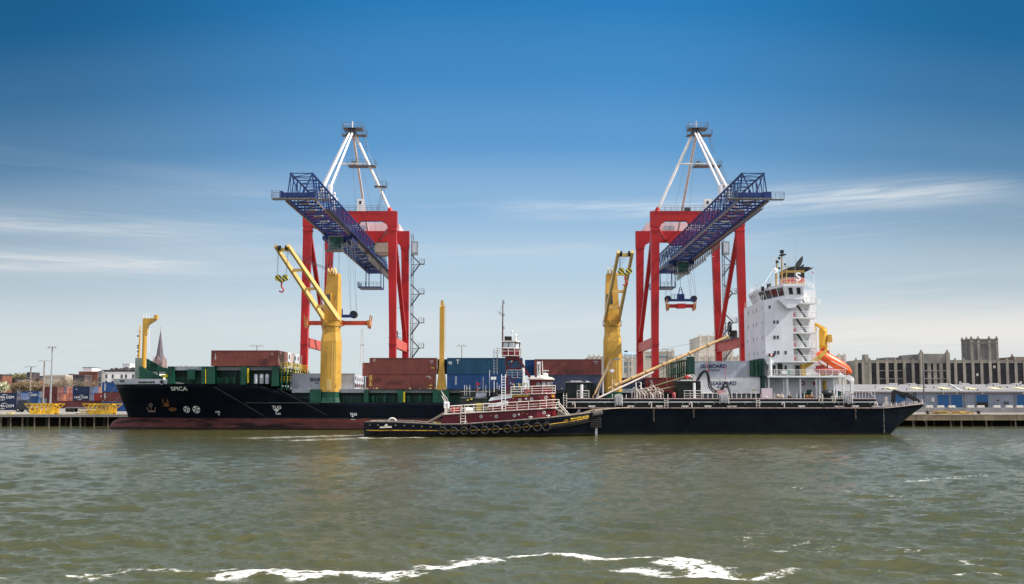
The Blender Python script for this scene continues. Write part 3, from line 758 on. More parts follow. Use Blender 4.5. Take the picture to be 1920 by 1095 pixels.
def deck_crane(px, D, tip, hook, ped_w, base_col, lean=1):
    xc = X(px, D); ps = thing('deck_crane', None, None, (xc, D, 4.95), world=True); ps.parent = ship
    ps.location = Vector((xc, D, 4.95)) - OFF[ship]
    zt, zr, zc = Z(512, D), Z(606, D), Z(640, D)
    m = MB(); h = ped_w / 2; ch = h * .32
    def oct_(r_, z): c_ = r_ * .34; return [(xc - r_, D - r_ + c_, z), (xc - r_ + c_, D - r_, z), (xc + r_ - c_, D - r_, z), (xc + r_, D - r_ + c_, z), (xc + r_, D + r_ - c_, z), (xc + r_ - c_, D + r_, z), (xc - r_ + c_, D + r_, z), (xc - r_, D + r_ - c_, z)]
    m.loft([oct_(h, Z(735, D)), oct_(h, zc), oct_(h * .86, Z(624, D)), oct_(h * .86, zr)])
    m.build('pedestal', yellow, ps)
    m = MB(); m.loft([oct_(h * 1.13, 4.95), oct_(h * 1.01, Z(745, D)), oct_(h * 1.006, Z(735, D) + .02)]); m.build('pedestal_foot', green, ps)
    m = MB(); m.box(xc - .45, xc + .35, D - h - .06, D - h - .003, 7.2, 9.1); m.build('access_door', jibm, ps)
    m = MB(); m.ladder((xc + h * .45, D - h - .22, 7.0), (xc + h * .45, D - h - .22, zc - .4), .45, r=.03); m.build('pedestal_ladder', jibm, ps)
    m = MB(); m.lathe([(h * .80, zr - .5), (h * .98, zr - .5), (h * .98, zr - .25), (h * .9, zr - .22), (h * .9, zr + .5), (h * .7, zr + .52)], 20, (xc, D, 0)); m.build('slewing_ring', yellow, ps)
    m = MB(); m.lathe([(h * 1.12, zr - .56), (h * 1.12, zr - .50), (h * .8, zr - .50)], 16, (xc, D, 0))
    pts = [(xc + h * 1.1 * math.cos(a), D + h * 1.1 * math.sin(a), zr - .5) for a in [2 * math.pi * i / 12 for i in range(13)]]
    m.rail(pts, .95, .03, .9); m.build('ring_walkway', yellow, ps)
    # jib direction in plan
    tx, ty, tz = tip; dv = Vector((tx - xc, ty - D, 0)).normalized(); sv = Vector((-dv.y, dv.x, 0))
    if sv.x < 0: sv = -sv
    def fr(a, b, z): q = Vector((xc, D, 0)) + sv * a - dv * b; return (q.x, q.y, z)
    w_ = h * .80
    m = MB()
    m.loft([[fr(-w_, -.9, zr + .3), fr(w_, -.9, zr + .3), fr(w_, 1.2, zr + .3), fr(-w_, 1.2, zr + .3)],
            [fr(-w_, -.7, zr + 2.5), fr(w_, -.7, zr + 2.5), fr(w_, 1.3, zr + 2.5), fr(-w_, 1.3, zr + 2.5)],
            [fr(-w_ * .80, .1, zt - .6), fr(w_ * .80, .1, zt - .6), fr(w_ * .80, 1.5, zt - .6), fr(-w_ * .80, 1.5, zt - .6)],
            [fr(-w_ * .72, .3, zt), fr(w_ * .72, .3, zt), fr(w_ * .72, 1.5, zt), fr(-w_ * .72, 1.5, zt)]])
    m.build('crane_tower', yellow, ps)
    m = MB()
    for a in (-.65, 0, .65): m.beam(fr(a, .2, zt - .2), fr(a, -.5, zt + .75), .12, .7); m.tube([fr(a - .12, -.1, zt + .3), fr(a + .12, -.1, zt + .3)], .36, 12)
    m.build('sheave_bracket', jibm, ps)
    m = MB(); cz = Z(563, D)
    ca, cb = fr(-w_ * .9, -.75, cz), fr(-w_ * .9 + 1.3, -.75, cz)
    def fb_(a0, a1, b0, b1, z0, z1_): m.loft([[fr(a0, b0, z0), fr(a1, b0, z0), fr(a1, b1, z0), fr(a0, b1, z0)], [fr(a0, b0, z1_), fr(a1, b0, z1_), fr(a1, b1, z1_), fr(a0, b1, z1_)]])
    fb_(-w_ * .9, -w_ * .9 + 1.35, -.75, .9, cz - 1.15, cz + 1.25); cab = m.build('operator_cab', yellow, ps)
    m = MB(); fb_(-w_ * .9 + .1, -w_ * .9 + 1.2, -.77, -.7, cz - .8, cz + 1.0); m.build('cab_window', mat('cab_glass', (.02, .05, .05), .1, spec=.9), ps)
    # jib: twin box girders with cross ties
    foot = Vector((xc, D, zr + 1.0)) + dv * .6; tipv = Vector(tip); jw0, jw1 = h * .80, 1.12
    m = MB()
    for s_ in (-1, 1): m.beam(foot + sv * jw0 * s_, tipv + sv * jw1 * s_, .48, 1.0, .42, .62)
    for f, hh in ((.18, .5), (.45, .45), (.72, .45), (1.0, .55)):
        c = foot.lerp(tipv, f); wq = jw0 + (jw1 - jw0) * f; m.beam(c - sv * wq, c + sv * wq, .5, hh)
    d_ = (tipv - foot).normalized()
    for s_ in (-1, 1):
        m.beam(tipv + sv * jw1 * s_, tipv + sv * jw1 * s_ + d_ * 1.1, .40, .62, .4, .5)
        m.beam(foot + sv * jw0 * s_ - d_ * .8, foot + sv * jw0 * s_, .6, .8)
    m.build('jib', jibm, ps)
    m = MB()
    for s_ in (-.62, .62):
        q = tipv + sv * s_ + d_ * .5; m.tube([q - sv * .14, q + sv * .14], .42, 14); m.sep()
    m.build('tip_sheave', black_p, ps)
    m = MB(); hx = Vector(hook)
    for s_ in (-.95, -.8, .8, .95): m.tube([tipv + sv * s_ + d_ * .4, hx + sv * s_ * .9 + Vector((0, 0, .4))], .022, 4)
    for s_ in (-.62, -.2, .2, .62):
        a, b = Vector(fr(s_, -.1, zt + .45)), tipv + sv * s_ + d_ * .3
        m.tube([a, a.lerp(b, .5) - Vector((0, 0, .35)), b], .026, 4)
    m.build('hoist_wire', wire, ps)
    m = MB()
    for s_ in (-.62, .62): q = hx + sv * s_; m.tube([q - dv * .18, q + dv * .18], .52, 18)
    a, b, c = hx - sv * 1.0 + Vector((0, 0, -.3)), hx + sv * 1.0 + Vector((0, 0, -.3)), hx + Vector((0, 0, -.85))
    m.add([a - dv * .17, b - dv * .17, c - dv * .17, a + dv * .17, b + dv * .17, c + dv * .17], [(0, 1, 2), (5, 4, 3), (0, 3, 4, 1), (1, 4, 5, 2), (2, 5, 3, 0)])
    m.build('hook_block', hazard(), ps)
    m = MB(); q = hx + Vector((0, 0, -.7)); m.tube([q, q - Vector((0, 0, .8))], .13, 8)
    pts = [q + Vector((0, 0, -.9)) + sv * (.38 * math.sin(a)) + Vector((0, 0, -.38 + .38 * math.cos(a))) for a in [x_ * math.pi / 8 for x_ in range(0, 12)]]
    m.tube(pts, .12, 6); m.build('hook', redp, ps)
    return ps
t1, t2 = W(533, 468, 157), W(1171.5, 478, 152)
deck_crane(620.5, 176.2, tuple(t1), tuple(W(528, 521, 157)), 3.45, green)
deck_crane(1148.5, 176.2, tuple(t2), tuple(W(1172, 508, 152)), 3.15, green)
xp = X(828, 175)
m = MB(); sq = lambda h, z, y=175.2: [(xp - h, y - h * .7, z), (xp + h, y - h * .7, z), (xp + h, y + h * .7, z), (xp - h, y + h * .7, z)]
m.loft([sq(.9, Z(734, 175)), sq(.86, Z(727, 175)), sq(.43, Z(684, 175)), sq(.42, Z(575, 175)), sq(.25, Z(573, 175)), sq(.24, Z(563, 175))])
jp = m.build('jib_rest', yellow, ship)
m = MB(); m.ladder(W(833, 660, 174.6), W(833, 572, 174.6), .35); m.rail([W(829, 577, 174.6), W(834, 577, 174.6)], .9, .03, .4); m.build('rest_ladder', yellow, jp)

# ---- accommodation block
HX0, HX1, HY0, HY1 = 46.0, 51.05, 173.95, 189.5
zr_ = 23.5
m = MB(); m.box(HX0, HX1, HY0, HY1, 12.2, zr_); m.box(HX1 + .004, 55.0, 176.6, HY1, 9.9, zr_ - .01); m.box(54.99, 57.6, 181, 189, 9.9, 26.2)
m.box(46.6, 57, 178, 189, 4.97, 12.19); house = m.build('accommodation_block', white, ship)
wins = []
for r in range(4):
    zc = 22.2 - r * 2.68
    for px in (1404.7 if r != 2 else 1402, 1413.8, 1420.2): wins.append(('f', HX0 * 1800 / (px - 960) * 1.0, zc - .02, .42, .66))
    wins.append(('f', HX0 * 1800 / (1431 - 960), zc, .26, .66))
for px, py in ((1445.6, 575.8), (1453.8, 604), (1460, 604), (1453.8, 632.3), (1460, 632.3), (1454, 661), (1460.2, 661), (1474, 661)):
    wins.append(('n', X(px, HY0), Z(py, HY0), .40, .62))
for k, a, zc, w_, h_ in wins:
    m = MB(); f = MB()
    if k == 'f': m.box(HX0 - .03, HX0 - .004, a - w_ / 2, a + w_ / 2, zc - h_ / 2, zc + h_ / 2); f.box(HX0 - .05, HX0 - .031, a - .02, a + .02, zc - h_ / 2, zc + h_ / 2)
    else: m.box(a - w_ / 2, a + w_ / 2, HY0 - .03, HY0 - .004, zc - h_ / 2, zc + h_ / 2); f.box(a - .025, a + .025, HY0 - .05, HY0 - .031, zc - h_ / 2, zc + h_ / 2)
    m.build('window', dglass, house)
# wheelhouse
bot = [(47.7, 189.8), (47.2, 183.2), (49.3, 172.6), (52.6, 172.6), (52.6, 189.8)]
top = [(47.0, 189.9), (46.5, 182.9), (49.0, 172.2), (52.6, 172.2), (52.6, 189.9)]
zb_, zt_ = 23.5, 26.35
m = MB(); m.loft([[(x_, y_, zb_) for x_, y_ in bot], [(x_ + .15, y_ + .05, zb_ + .8) for x_, y_ in bot], [(x_, y_, zt_ - .45) for x_, y_ in top], [(x_, y_, zt_) for x_, y_ in top]])
wh = m.build('wheelhouse', mat('wheelhouse_white', (.74, .75, .78), .45, var=.04, scale=.3, streak=.1), ship)
def wh_win(i, k, gap=.18, z0=.26, z1=.78, lo=0.04, hi=.96):
    b0, b1 = Vector((*bot[i], zb_)), Vector((*bot[i + 1], zb_)); t0_, t1_ = Vector((*top[i], zt_ - .45)), Vector((*top[i + 1], zt_ - .45))
    b0, b1 = b0 + Vector((.15, .05, .8)), b1 + Vector((.15, .05, .8))
    for j in range(k):
        a, b = lo + (hi - lo) * j / k + gap / k / 2, lo + (hi - lo) * (j + 1) / k - gap / k / 2
        q = [b0.lerp(b1, a).lerp(t0_.lerp(t1_, a), z0), b0.lerp(b1, b).lerp(t0_.lerp(t1_, b), z0), b0.lerp(b1, b).lerp(t0_.lerp(t1_, b), z1), b0.lerp(b1, a).lerp(t0_.lerp(t1_, a), z1)]
        n = (q[1] - q[0]).cross(q[3] - q[0]).normalized()
        if n.y > 0 or (abs(n.y) < .1 and n.x > 0): n = -n
        m = MB(); m.add([p + n * .03 for p in q] + [p - n * .05 for p in q], [(0, 1, 2, 3), (0, 1, 5, 4), (1, 2, 6, 5), (2, 3, 7, 6), (3, 0, 4, 7)]); m.build('bridge_window', dglass, wh)
wh_win(0, 3, .16, .02, .90); wh_win(1, 4, .14, .02, .92, .10, .98); wh_win(2, 2, .42, .10, .85, .12, .95)
m = MB(); m.prism([(HX0 + 2.2, 23.48), (52.5, 23.48), (HX1, 22.0), (49.9, 21.9)], 'y', 172.7, 173.94); m.build('wing_bracket', white, ship)
m = MB(); m.rail([(46.1, 189.3, zr_), (46.1, 175, zr_)], 1.1, .03, 1.2); m.rail([(47.2, 189, zt_), (46.8, 183, zt_), (49.2, 172.4, zt_), (52.5, 172.4, zt_), (57.4, 181.2, zt_)], 1.05, .03, 1.2)
m.rail([(52.6, 174.1, 23.0), (55.6, 174.1, 23.0), (57.5, 178, 23.0)], 1.05, .03, 1.0); m.build('bridge_railing', white_p, ship)
# stair well on the near side
m = MB()
lv = [Z(p, 174.2) for p in (568.5, 596, 624, 651.7, 678)]
for z in lv: m.box(HX1 + .004, 55.4, 174.0, 176.59, z - .12, z + .12); m.sep()
m.prism([(52.7, 23.1), (55.2, 23.1), (55.2, 24.6), (52.7, 26.4)], 'y', 176.7, 180.9)
m.build('stair_landing', white_p, ship)
m = MB(); rl = MB(); rb = MB()
for i, z in enumerate(lv[:-1]):
    m.beam((X(1495, 175), 174.9, z), (X(1512.5, 175), 174.9, lv[i + 1] + .15), .8, .14); rl.tube([(X(1495, 175), 174.5, z + .9), (X(1512.5, 175), 174.5, lv[i + 1] + 1.0)], .03, 4); m.sep()
m.beam((X(1510, 175), 174.6, lv[0]), (X(1496, 175), 174.6, zt_ - .2), .7, .14); rl.tube([(X(1510, 175), 174.3, lv[0] + 1), (X(1496, 175), 174.3, zt_ + .8)], .03, 4)
for z in lv: rl.rail([(HX1 + .1, 174.06, z + .12), (55.35, 174.06, z + .12), (55.35, 176.5, z + .12)], 1.0, .03, .8); rb.box(HX1 + .12, HX1 + .5, 174.1, 174.3, z + .2, z + .9).sep()
m.build('stair_flight', green_dk, ship); rl.build('stair_railing', white_p, ship); rb.build('fire_box', redp, ship)
m = MB()
for z in lv[1:]:
    m.box(54.0, 54.7, 176.55, 176.6, z + .12, z + 2.0); m.sep()
m.build('door', ltgrey, house)
# funnel
FD = 183.6
fx0, fx1 = X(1487, FD), X(1513, FD); zf = [Z(p, FD) for p in (535, 529.5, 520.5, 511.3, 506.5, 503)]
m = MB(); fm = [mat('funnel_yellow', (.42, .28, .07), .5, streak=.3), redp, black_p, mat('funnel_yellow', (.4, .3, .1)), black_p]
for i in range(5):
    m.m = i; e = .0
    if i == 4: m.prism([(fx0 - 1.2, zf[4]), (fx1, zf[4]), (fx1 + .9, zf[5] - .05), (fx1 + 1.2, zf[5] + .25), (fx0 + .2, zf[5] + .35), (fx0 - .7, zf[5])], 'y', FD - .1, FD + 4.0)
    else: m.box(fx0 - (1.1 if i > 0 else 1.0), fx1, FD, FD + 3.9, zf[i], zf[i + 1])
fun = m.build('funnel', fm, ship)
text('funnel_emblem', 'S', 2.25, white_p, fun, (X(1501, FD), FD - .03, Z(519.5, FD)), xs=1.05)
m = MB(); m.prism([zx(1489, 503, FD + 1), zx(1490, 497, FD + 1), zx(1494, 491, FD + 1), zx(1504, 480, FD + 1), zx(1504.5, 488, FD + 1), zx(1501.5, 496, FD + 1), zx(1497, 502, FD + 1)], 'y', FD + .6, FD + 1.0)
m.prism([zx(1498, 502.5, FD + 1), zx(1502, 499, FD + 1), zx(1509, 494, FD + 1), zx(1507.5, 500, FD + 1), zx(1506, 503, FD + 1)], 'y', FD + 1.4, FD + 1.8)
m.prism([zx(1512.5, 504, FD + 1), zx(1525, 501.5, FD + 1), zx(1520, 505.5, FD + 1), zx(1513.5, 508.5, FD + 1)], 'y', FD + .6, FD + 3.6)
m.build('exhaust_cowl', mat('sooty_steel', (.045, .042, .045), .6, var=.3), fun)
# masts and radars above the bridge
MD = 182.0
m = MB(); m.tube([W(1455.5, 541, MD), W(1455.5, 513, MD)], .22, 10); m.tube([W(1466, 541, MD), W(1466, 486, MD), W(1466, 468, MD)], [.16, .14, .05], 8)
m.tube([W(1456.5, 503, MD), W(1456.5, 490, MD)], .14, 8); m.tube([W(1474.5, 540, MD), W(1474.5, 502, MD)], .11, 8); m.beam(W(1466, 501, MD), W(1480, 499, MD), .12); m.beam(W(1466, 525, MD), W(1480, 522, MD), .12)
mm_ = m.build('radar_mast', mat('mast_ochre', (.34, .22, .06), .5, streak=.3), ship)
m = MB(); m.ball(tuple(W(1454, 507.5, MD)), .48, 14, 9); m.build('satellite_dome', white_p, mm_)
m = MB(); m.beam(W(1448.5, 484.3, MD), W(1465, 488, MD), .16, .22); m.beam(W(1448, 493.5, MD), W(1458, 494, MD), .10, .14); m.beam(W(1462, 491, MD), W(1474, 491, MD), .06); m.build('radar_scanner', white_p, mm_)
m = MB()
for px, py, s_ in ((1466, 472, .3), (1467, 478, .22), (1463, 479, .16), (1472, 477.5, .15), (1461, 484, .2), (1472, 495.5, .16), (1457, 491, .22), (1461, 503, .18)):
    q = W(px, py, MD); m.box(q.x - s_, q.x + s_, q.y - s_, q.y + s_, q.z - s_, q.z + s_); m.sep()
m.build('mast_light', black_p, mm_)
m = MB(); m.tube([W(1470, 480, MD), W(1486, 503, MD)], .02, 4); m.tube([W(1490, 528, 180), W(1492.5, 451, 180)], [.06, .015], 5); m.tube([W(1454, 500, MD), W(1430, 535, 178)], .02, 4); m.tube([W(1454, 496, MD), W(1424, 541, 181)], .02, 4)
for k in range(7): q = W(1415 + k * 4.5, 548 - k * 2.2, 182 - k * 1.2); m.tube([q - Vector((0, 0, .5)), q + Vector((0, 0, rnd.uniform(.6, 1.8)))], .03, 4)
m.build('aerial', steel, ship)
m = MB()
for px, py in ((1430, 541), (1441, 536), (1444, 535)): q = W(px, py, 178); m.box(q.x - .25, q.x + .25, q.y - .2, q.y + .2, q.z - .5, q.z + .35); m.sep()
m.build('searchlight', black_p, ship)
m = MB(); m.tube([W(1527, 690, 175), W(1526, 505, 175)], [.05, .03], 5); m.build('flagstaff', white_p, ship)
m = MB(); a, b, c = W(1523.5, 508, 176), W(1523.7, 513.5, 176), W(1526.2, 511.5, 176); m.add([a, b, c, a + Vector((0, .04, 0)), b + Vector((0, .04, 0)), c + Vector((0, .04, 0))], [(0, 1, 2), (5, 4, 3), (0, 3, 4, 1), (1, 4, 5, 2), (2, 5, 3, 0)])
m.build('pennant', redp, ship)
# aft boat deck
za = Z(706, 174.2)
m = MB(); m.box(46.1, X(1582, 174.2), 173.3, 193, za - .18, za + .12); bd = m.build('boat_deck', white_p, ship)
m = MB(); m.box(X(1440, 178), X(1562, 178), 177.8, 178.0, 4.97, za - .2); m.build('promenade_wall', white, ship)
m = MB()
for px in (1441, 1476, 1500, 1530, 1537, 1563, 1568, 1581): m.box(X(px, 174.2) - .13, X(px, 174.2) + .13, 174.1, 174.36, 4.97, za - .18); m.sep()
m.ladder((X(1471, 174.1), 174.05, 5.2), (X(1471, 174.1), 174.05, za), .5, r=.05); m.sep(); m.ladder((X(1533, 174.1), 174.05, 5.2), (X(1533, 174.1), 174.05, za), .5, r=.05)
m.build('stanchion', white_p, ship)
m = MB(); m.rail([(46.2, 173.4, za + .12), (X(1582, 174.2), 173.4, za + .12)], 1.05, .035, 1.2); m.rail([(X(1440, 174.2), 174.1, 5.0), (62, 174.1, 5.0)], 1.05, .03, 1.4); m.build('boat_deck_railing', white_p, ship)
m = MB(); p = (X(1504.5, 177.7), 177.72, Z(719, 177.7)); m.torus(p, .34, .10); m.build('lifebuoy', redp, ship)
m = MB(); m.box(X(1524, 177.7), X(1529, 177.7), 177.72, 177.79, Z(722, 177.7), Z(715.5, 177.7)); m.build('safety_sign', redp, ship)
m = MB()
for k in range(9): 
    px = 1494 + k * 9.5; m.box(X(px, 176), X(px + rnd.uniform(4, 8), 176), 175.4, 176.4, 4.97, 4.97 + rnd.uniform(1.0, 2.4)); m.sep()
m.build('mooring_winch', green, ship)
m = MB(); m.lathe([(.32, 4.97), (.34, 8.9)], 12, (X(1545.5, 176.5), 176.5, 0)); m.build('yellow_stanchion', yellow, ship)
m = MB()                                                        # lower deck house clutter between the pillars
m.box(X(1447, 176), X(1486, 176), 176.2, 178.1, za + .12, 12.2); m.build('deck_house', white, ship)
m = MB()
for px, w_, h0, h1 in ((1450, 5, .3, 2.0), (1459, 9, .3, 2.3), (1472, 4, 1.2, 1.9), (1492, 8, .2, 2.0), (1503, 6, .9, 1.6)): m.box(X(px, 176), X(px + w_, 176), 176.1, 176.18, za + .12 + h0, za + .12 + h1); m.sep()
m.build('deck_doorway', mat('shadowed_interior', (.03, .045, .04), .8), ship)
m = MB(); m.lathe([(.30, za + .12), (.32, Z(663, 174.6))], 10, (X(1444.5, 173.6), 173.62, 0)); m.box(X(1438, 173.6), X(1451, 173.6), 173.4, 173.9, Z(683, 173.6), Z(680, 173.6)); pst = m.build('signal_post', white_p, ship)
m = MB(); m.box(X(1439.5, 174.4), X(1450.5, 174.4), 173.3, 173.9, Z(668.5, 173.6), Z(663, 173.6)); m.build('display_box', black_p, pst)
em = bpy.data.materials.new('lamp_amber'); em.use_nodes = True; em.node_tree.nodes['Principled BSDF'].inputs['Emission Color'].default_value = (1, .12, .02, 1); em.node_tree.nodes['Principled BSDF'].inputs['Emission Strength'].default_value = .8
m = MB(); m.ball((X(1447, 173.3), 173.27, Z(665.7, 173.3)), .16, 8, 6); m.build('amber_lamp', em, pst)
m = MB(); q = W(1466, 698, 174.9); m.tube([q, q + Vector((.9, 0, 0))], .32, 12); m.build('raft_canister', white_p, ship)
m = MB(); q = W(1478, 698, 174.9); m.ball(tuple(q), .5, 10, 6); m.build('tarpaulin_bundle', mat('sea_green_tarp', (.10, .28, .20), .8), ship)
# stern provision crane
cx_, cD = X(1545, 180), 180.0
m = MB(); m.lathe([(.62, za), (.62, Z(658, cD)), (.78, Z(650, cD)), (.80, Z(649, cD)), (.80, Z(648, cD)), (.74, Z(647.5, cD)), (.76, Z(622, cD)), (.70, Z(617, cD)), (.3, Z(616, cD))], 18, (cx_, cD, 0))
m.beam(W(1548, 619, cD), W(1529, 607, cD - 1), .6, .6, .4, .35); m.beam(W(1529, 609, cD - 1), W(1528.5, 622, cD - 1), .3)
m.box(X(1552, cD), X(1559, cD), cD - .8, cD + .6, Z(642, cD), Z(628, cD)); sc_ = m.build('provision_crane', mat('provision_yellow', (.62, .33, .02), .45, streak=.25, dirt=(.3, .16, .03)), ship)
m = MB(); m.rail([W(1552, 642, cD - .8), W(1561, 642, cD - .8)], 1, .03, .5); m.ladder(W(1554, 690, cD - 1), W(1553, 640, cD - 1), .4); m.build('crane_platform', jibm, sc_)
m = MB(); m.beam(W(1511, 686, 174.6), W(1536, 670, 175.2), .4, .7); m.beam(W(1536, 670, 175.2), W(1549, 658, 176), .4, .6); m.box(X(1502, 174.8), X(1510, 174.8), 174.4, 175.2, za + .12, Z(683, 174.8)); m.build('boat_davit', mat('ochre_paint', (.40, .24, .03), .5, streak=.3), ship)
m = MB(); m.beam(W(1536, 676, 176.0), W(1597, 714.5, 176.0), .25, .4); m.beam(W(1540, 671, 179.6), W(1600, 711, 179.6), .3, .5); m.beam(W(1597, 711, 176.2), W(1597, 737, 176.2), .4); m.beam(W(1599, 711, 179.6), W(1599, 737, 179.6), .4); m.beam(W(1597, 713, 176.2), W(1599, 713, 179.6), .3)
m.beam(W(1558, 688, 176.2), W(1558, 705, 176.2), .3); m.build('lifeboat_ramp', white_p, ship)
# lifeboat hangs on its ramp: a thing of its own
la, lb = W(1531, 668, 178.1), W(1597, 703, 178.1); la.z += .25; lb.z += .35
lt = thing('lifeboat', 'orange enclosed free fall lifeboat sloping down a white ramp at the ship stern', 'lifeboat', tuple((la + lb) / 2), world=True)
d_ = (lb - la); Lb = d_.length; dn = d_.normalized(); un = Vector((-dn.z, 0, dn.x)); sn = Vector((0, 1, 0))
def lring(f, w_, hb_, ht_): c = la + dn * Lb * f; return [c + sn * (w_ * math.cos(a)) + un * ((ht_ if math.sin(a) > 0 else hb_) * math.sin(a)) for a in [2 * math.pi * i / 14 for i in range(14)]]
m = MB(); m.loft([lring(0, .75, .65, .7), lring(.05, 1.15, 1.05, 1.2), lring(.2, 1.3, 1.15, 1.4), lring(.5, 1.35, 1.2, 1.35), lring(.72, 1.25, 1.15, 1.15), lring(.87, 1.0, .95, .85), lring(.96, .5, .55, .45), lring(1, .1, .15, .15)], smooth=True)
m.build('boat_hull', orange, lt)
m = MB(); c = la + dn * Lb * .12 + un * 1.25; m.loft([[c + dn * a + sn * b + un * z for a, b in ((-.5, -.6), (.9, -.6), (.9, .6), (-.5, .6))] for z in (-.1, .35)]); m.build('helm_cupola', redp, lt)
m = MB(); c = la + dn * Lb * .35 - sn * 1.34; m.beam(c, c + dn * 3.4, .06, .12, up=tuple(un)); m.build('grab_line', white_p, lt)
rt = thing('rescue_boat', 'small dark red rescue boat in its cradle under the orange lifeboat', 'boat', tuple(W(1546, 703, 174.9)), world=True)
m = MB(); a, b = W(1525, 696, 174.8), W(1573, 697, 174.8); rr = lambda p, w_, h_: [p + Vector((0, w_ * math.cos(t), h_ * math.sin(t))) for t in [2 * math.pi * i / 12 for i in range(12)]]
m.loft([rr(a + Vector((0, 0, .3)), .1, .1), rr(a + Vector((.8, 0, .1)), .55, .45), rr(a + Vector((2.2, 0, 0)), .7, .6), rr(b - Vector((.4, 0, 0)), .7, .6), rr(b, .5, .45)], smooth=True); m.build('boat_hull', mat('dull_red', (.22, .025, .02), .55, var=.2, scale=1), rt)
m = MB(); q = W(1538, 690, 174.8); m.box(q.x - .7, q.x + .6, 174.5, 175.2, q.z - .5, q.z + .45); m.box(q.x + 1.2, q.x + 1.4, 174.7, 174.9, q.z - .4, q.z + .9); m.build('console', mat('dull_red', (.3, .03, .02)), rt)

# ---------------------------------------------------------------- ship to shore gantry cranes
cred = mat('crane_red', (.41, .011, .012), .42, var=.13, scale=.2, streak=.35, dirt=(.24, .02, .02), rust=.05, rscale=.6, panel=(60, 7.0, .02, .80))
cred2 = mat('faded_crane_red', (.50, .09, .065), .5, var=.12, scale=.3, streak=.3)
cblue = mat('crane_blue', (.008, .030, .135), .45, var=.15, scale=.4, streak=.25)
cwhite = mat('stay_white', (.76, .74, .72), .4, var=.06, scale=.4, streak=.25, dirt=(.5, .42, .36))
csteel = mat('walkway_steel', (.14, .15, .165), .5, .3, var=.2, scale=1)
tan_m = mat('rail_tan', (.30, .24, .21), .6, var=.2, scale=1)
house_m = mat('machinery_house_pink', (.62, .46, .46), .6, var=.08, scale=.4, streak=.2)
gcab = mat('green_cab_glass', (.02, .07, .055), .08, var=.3, scale=1.2, spec=.9)

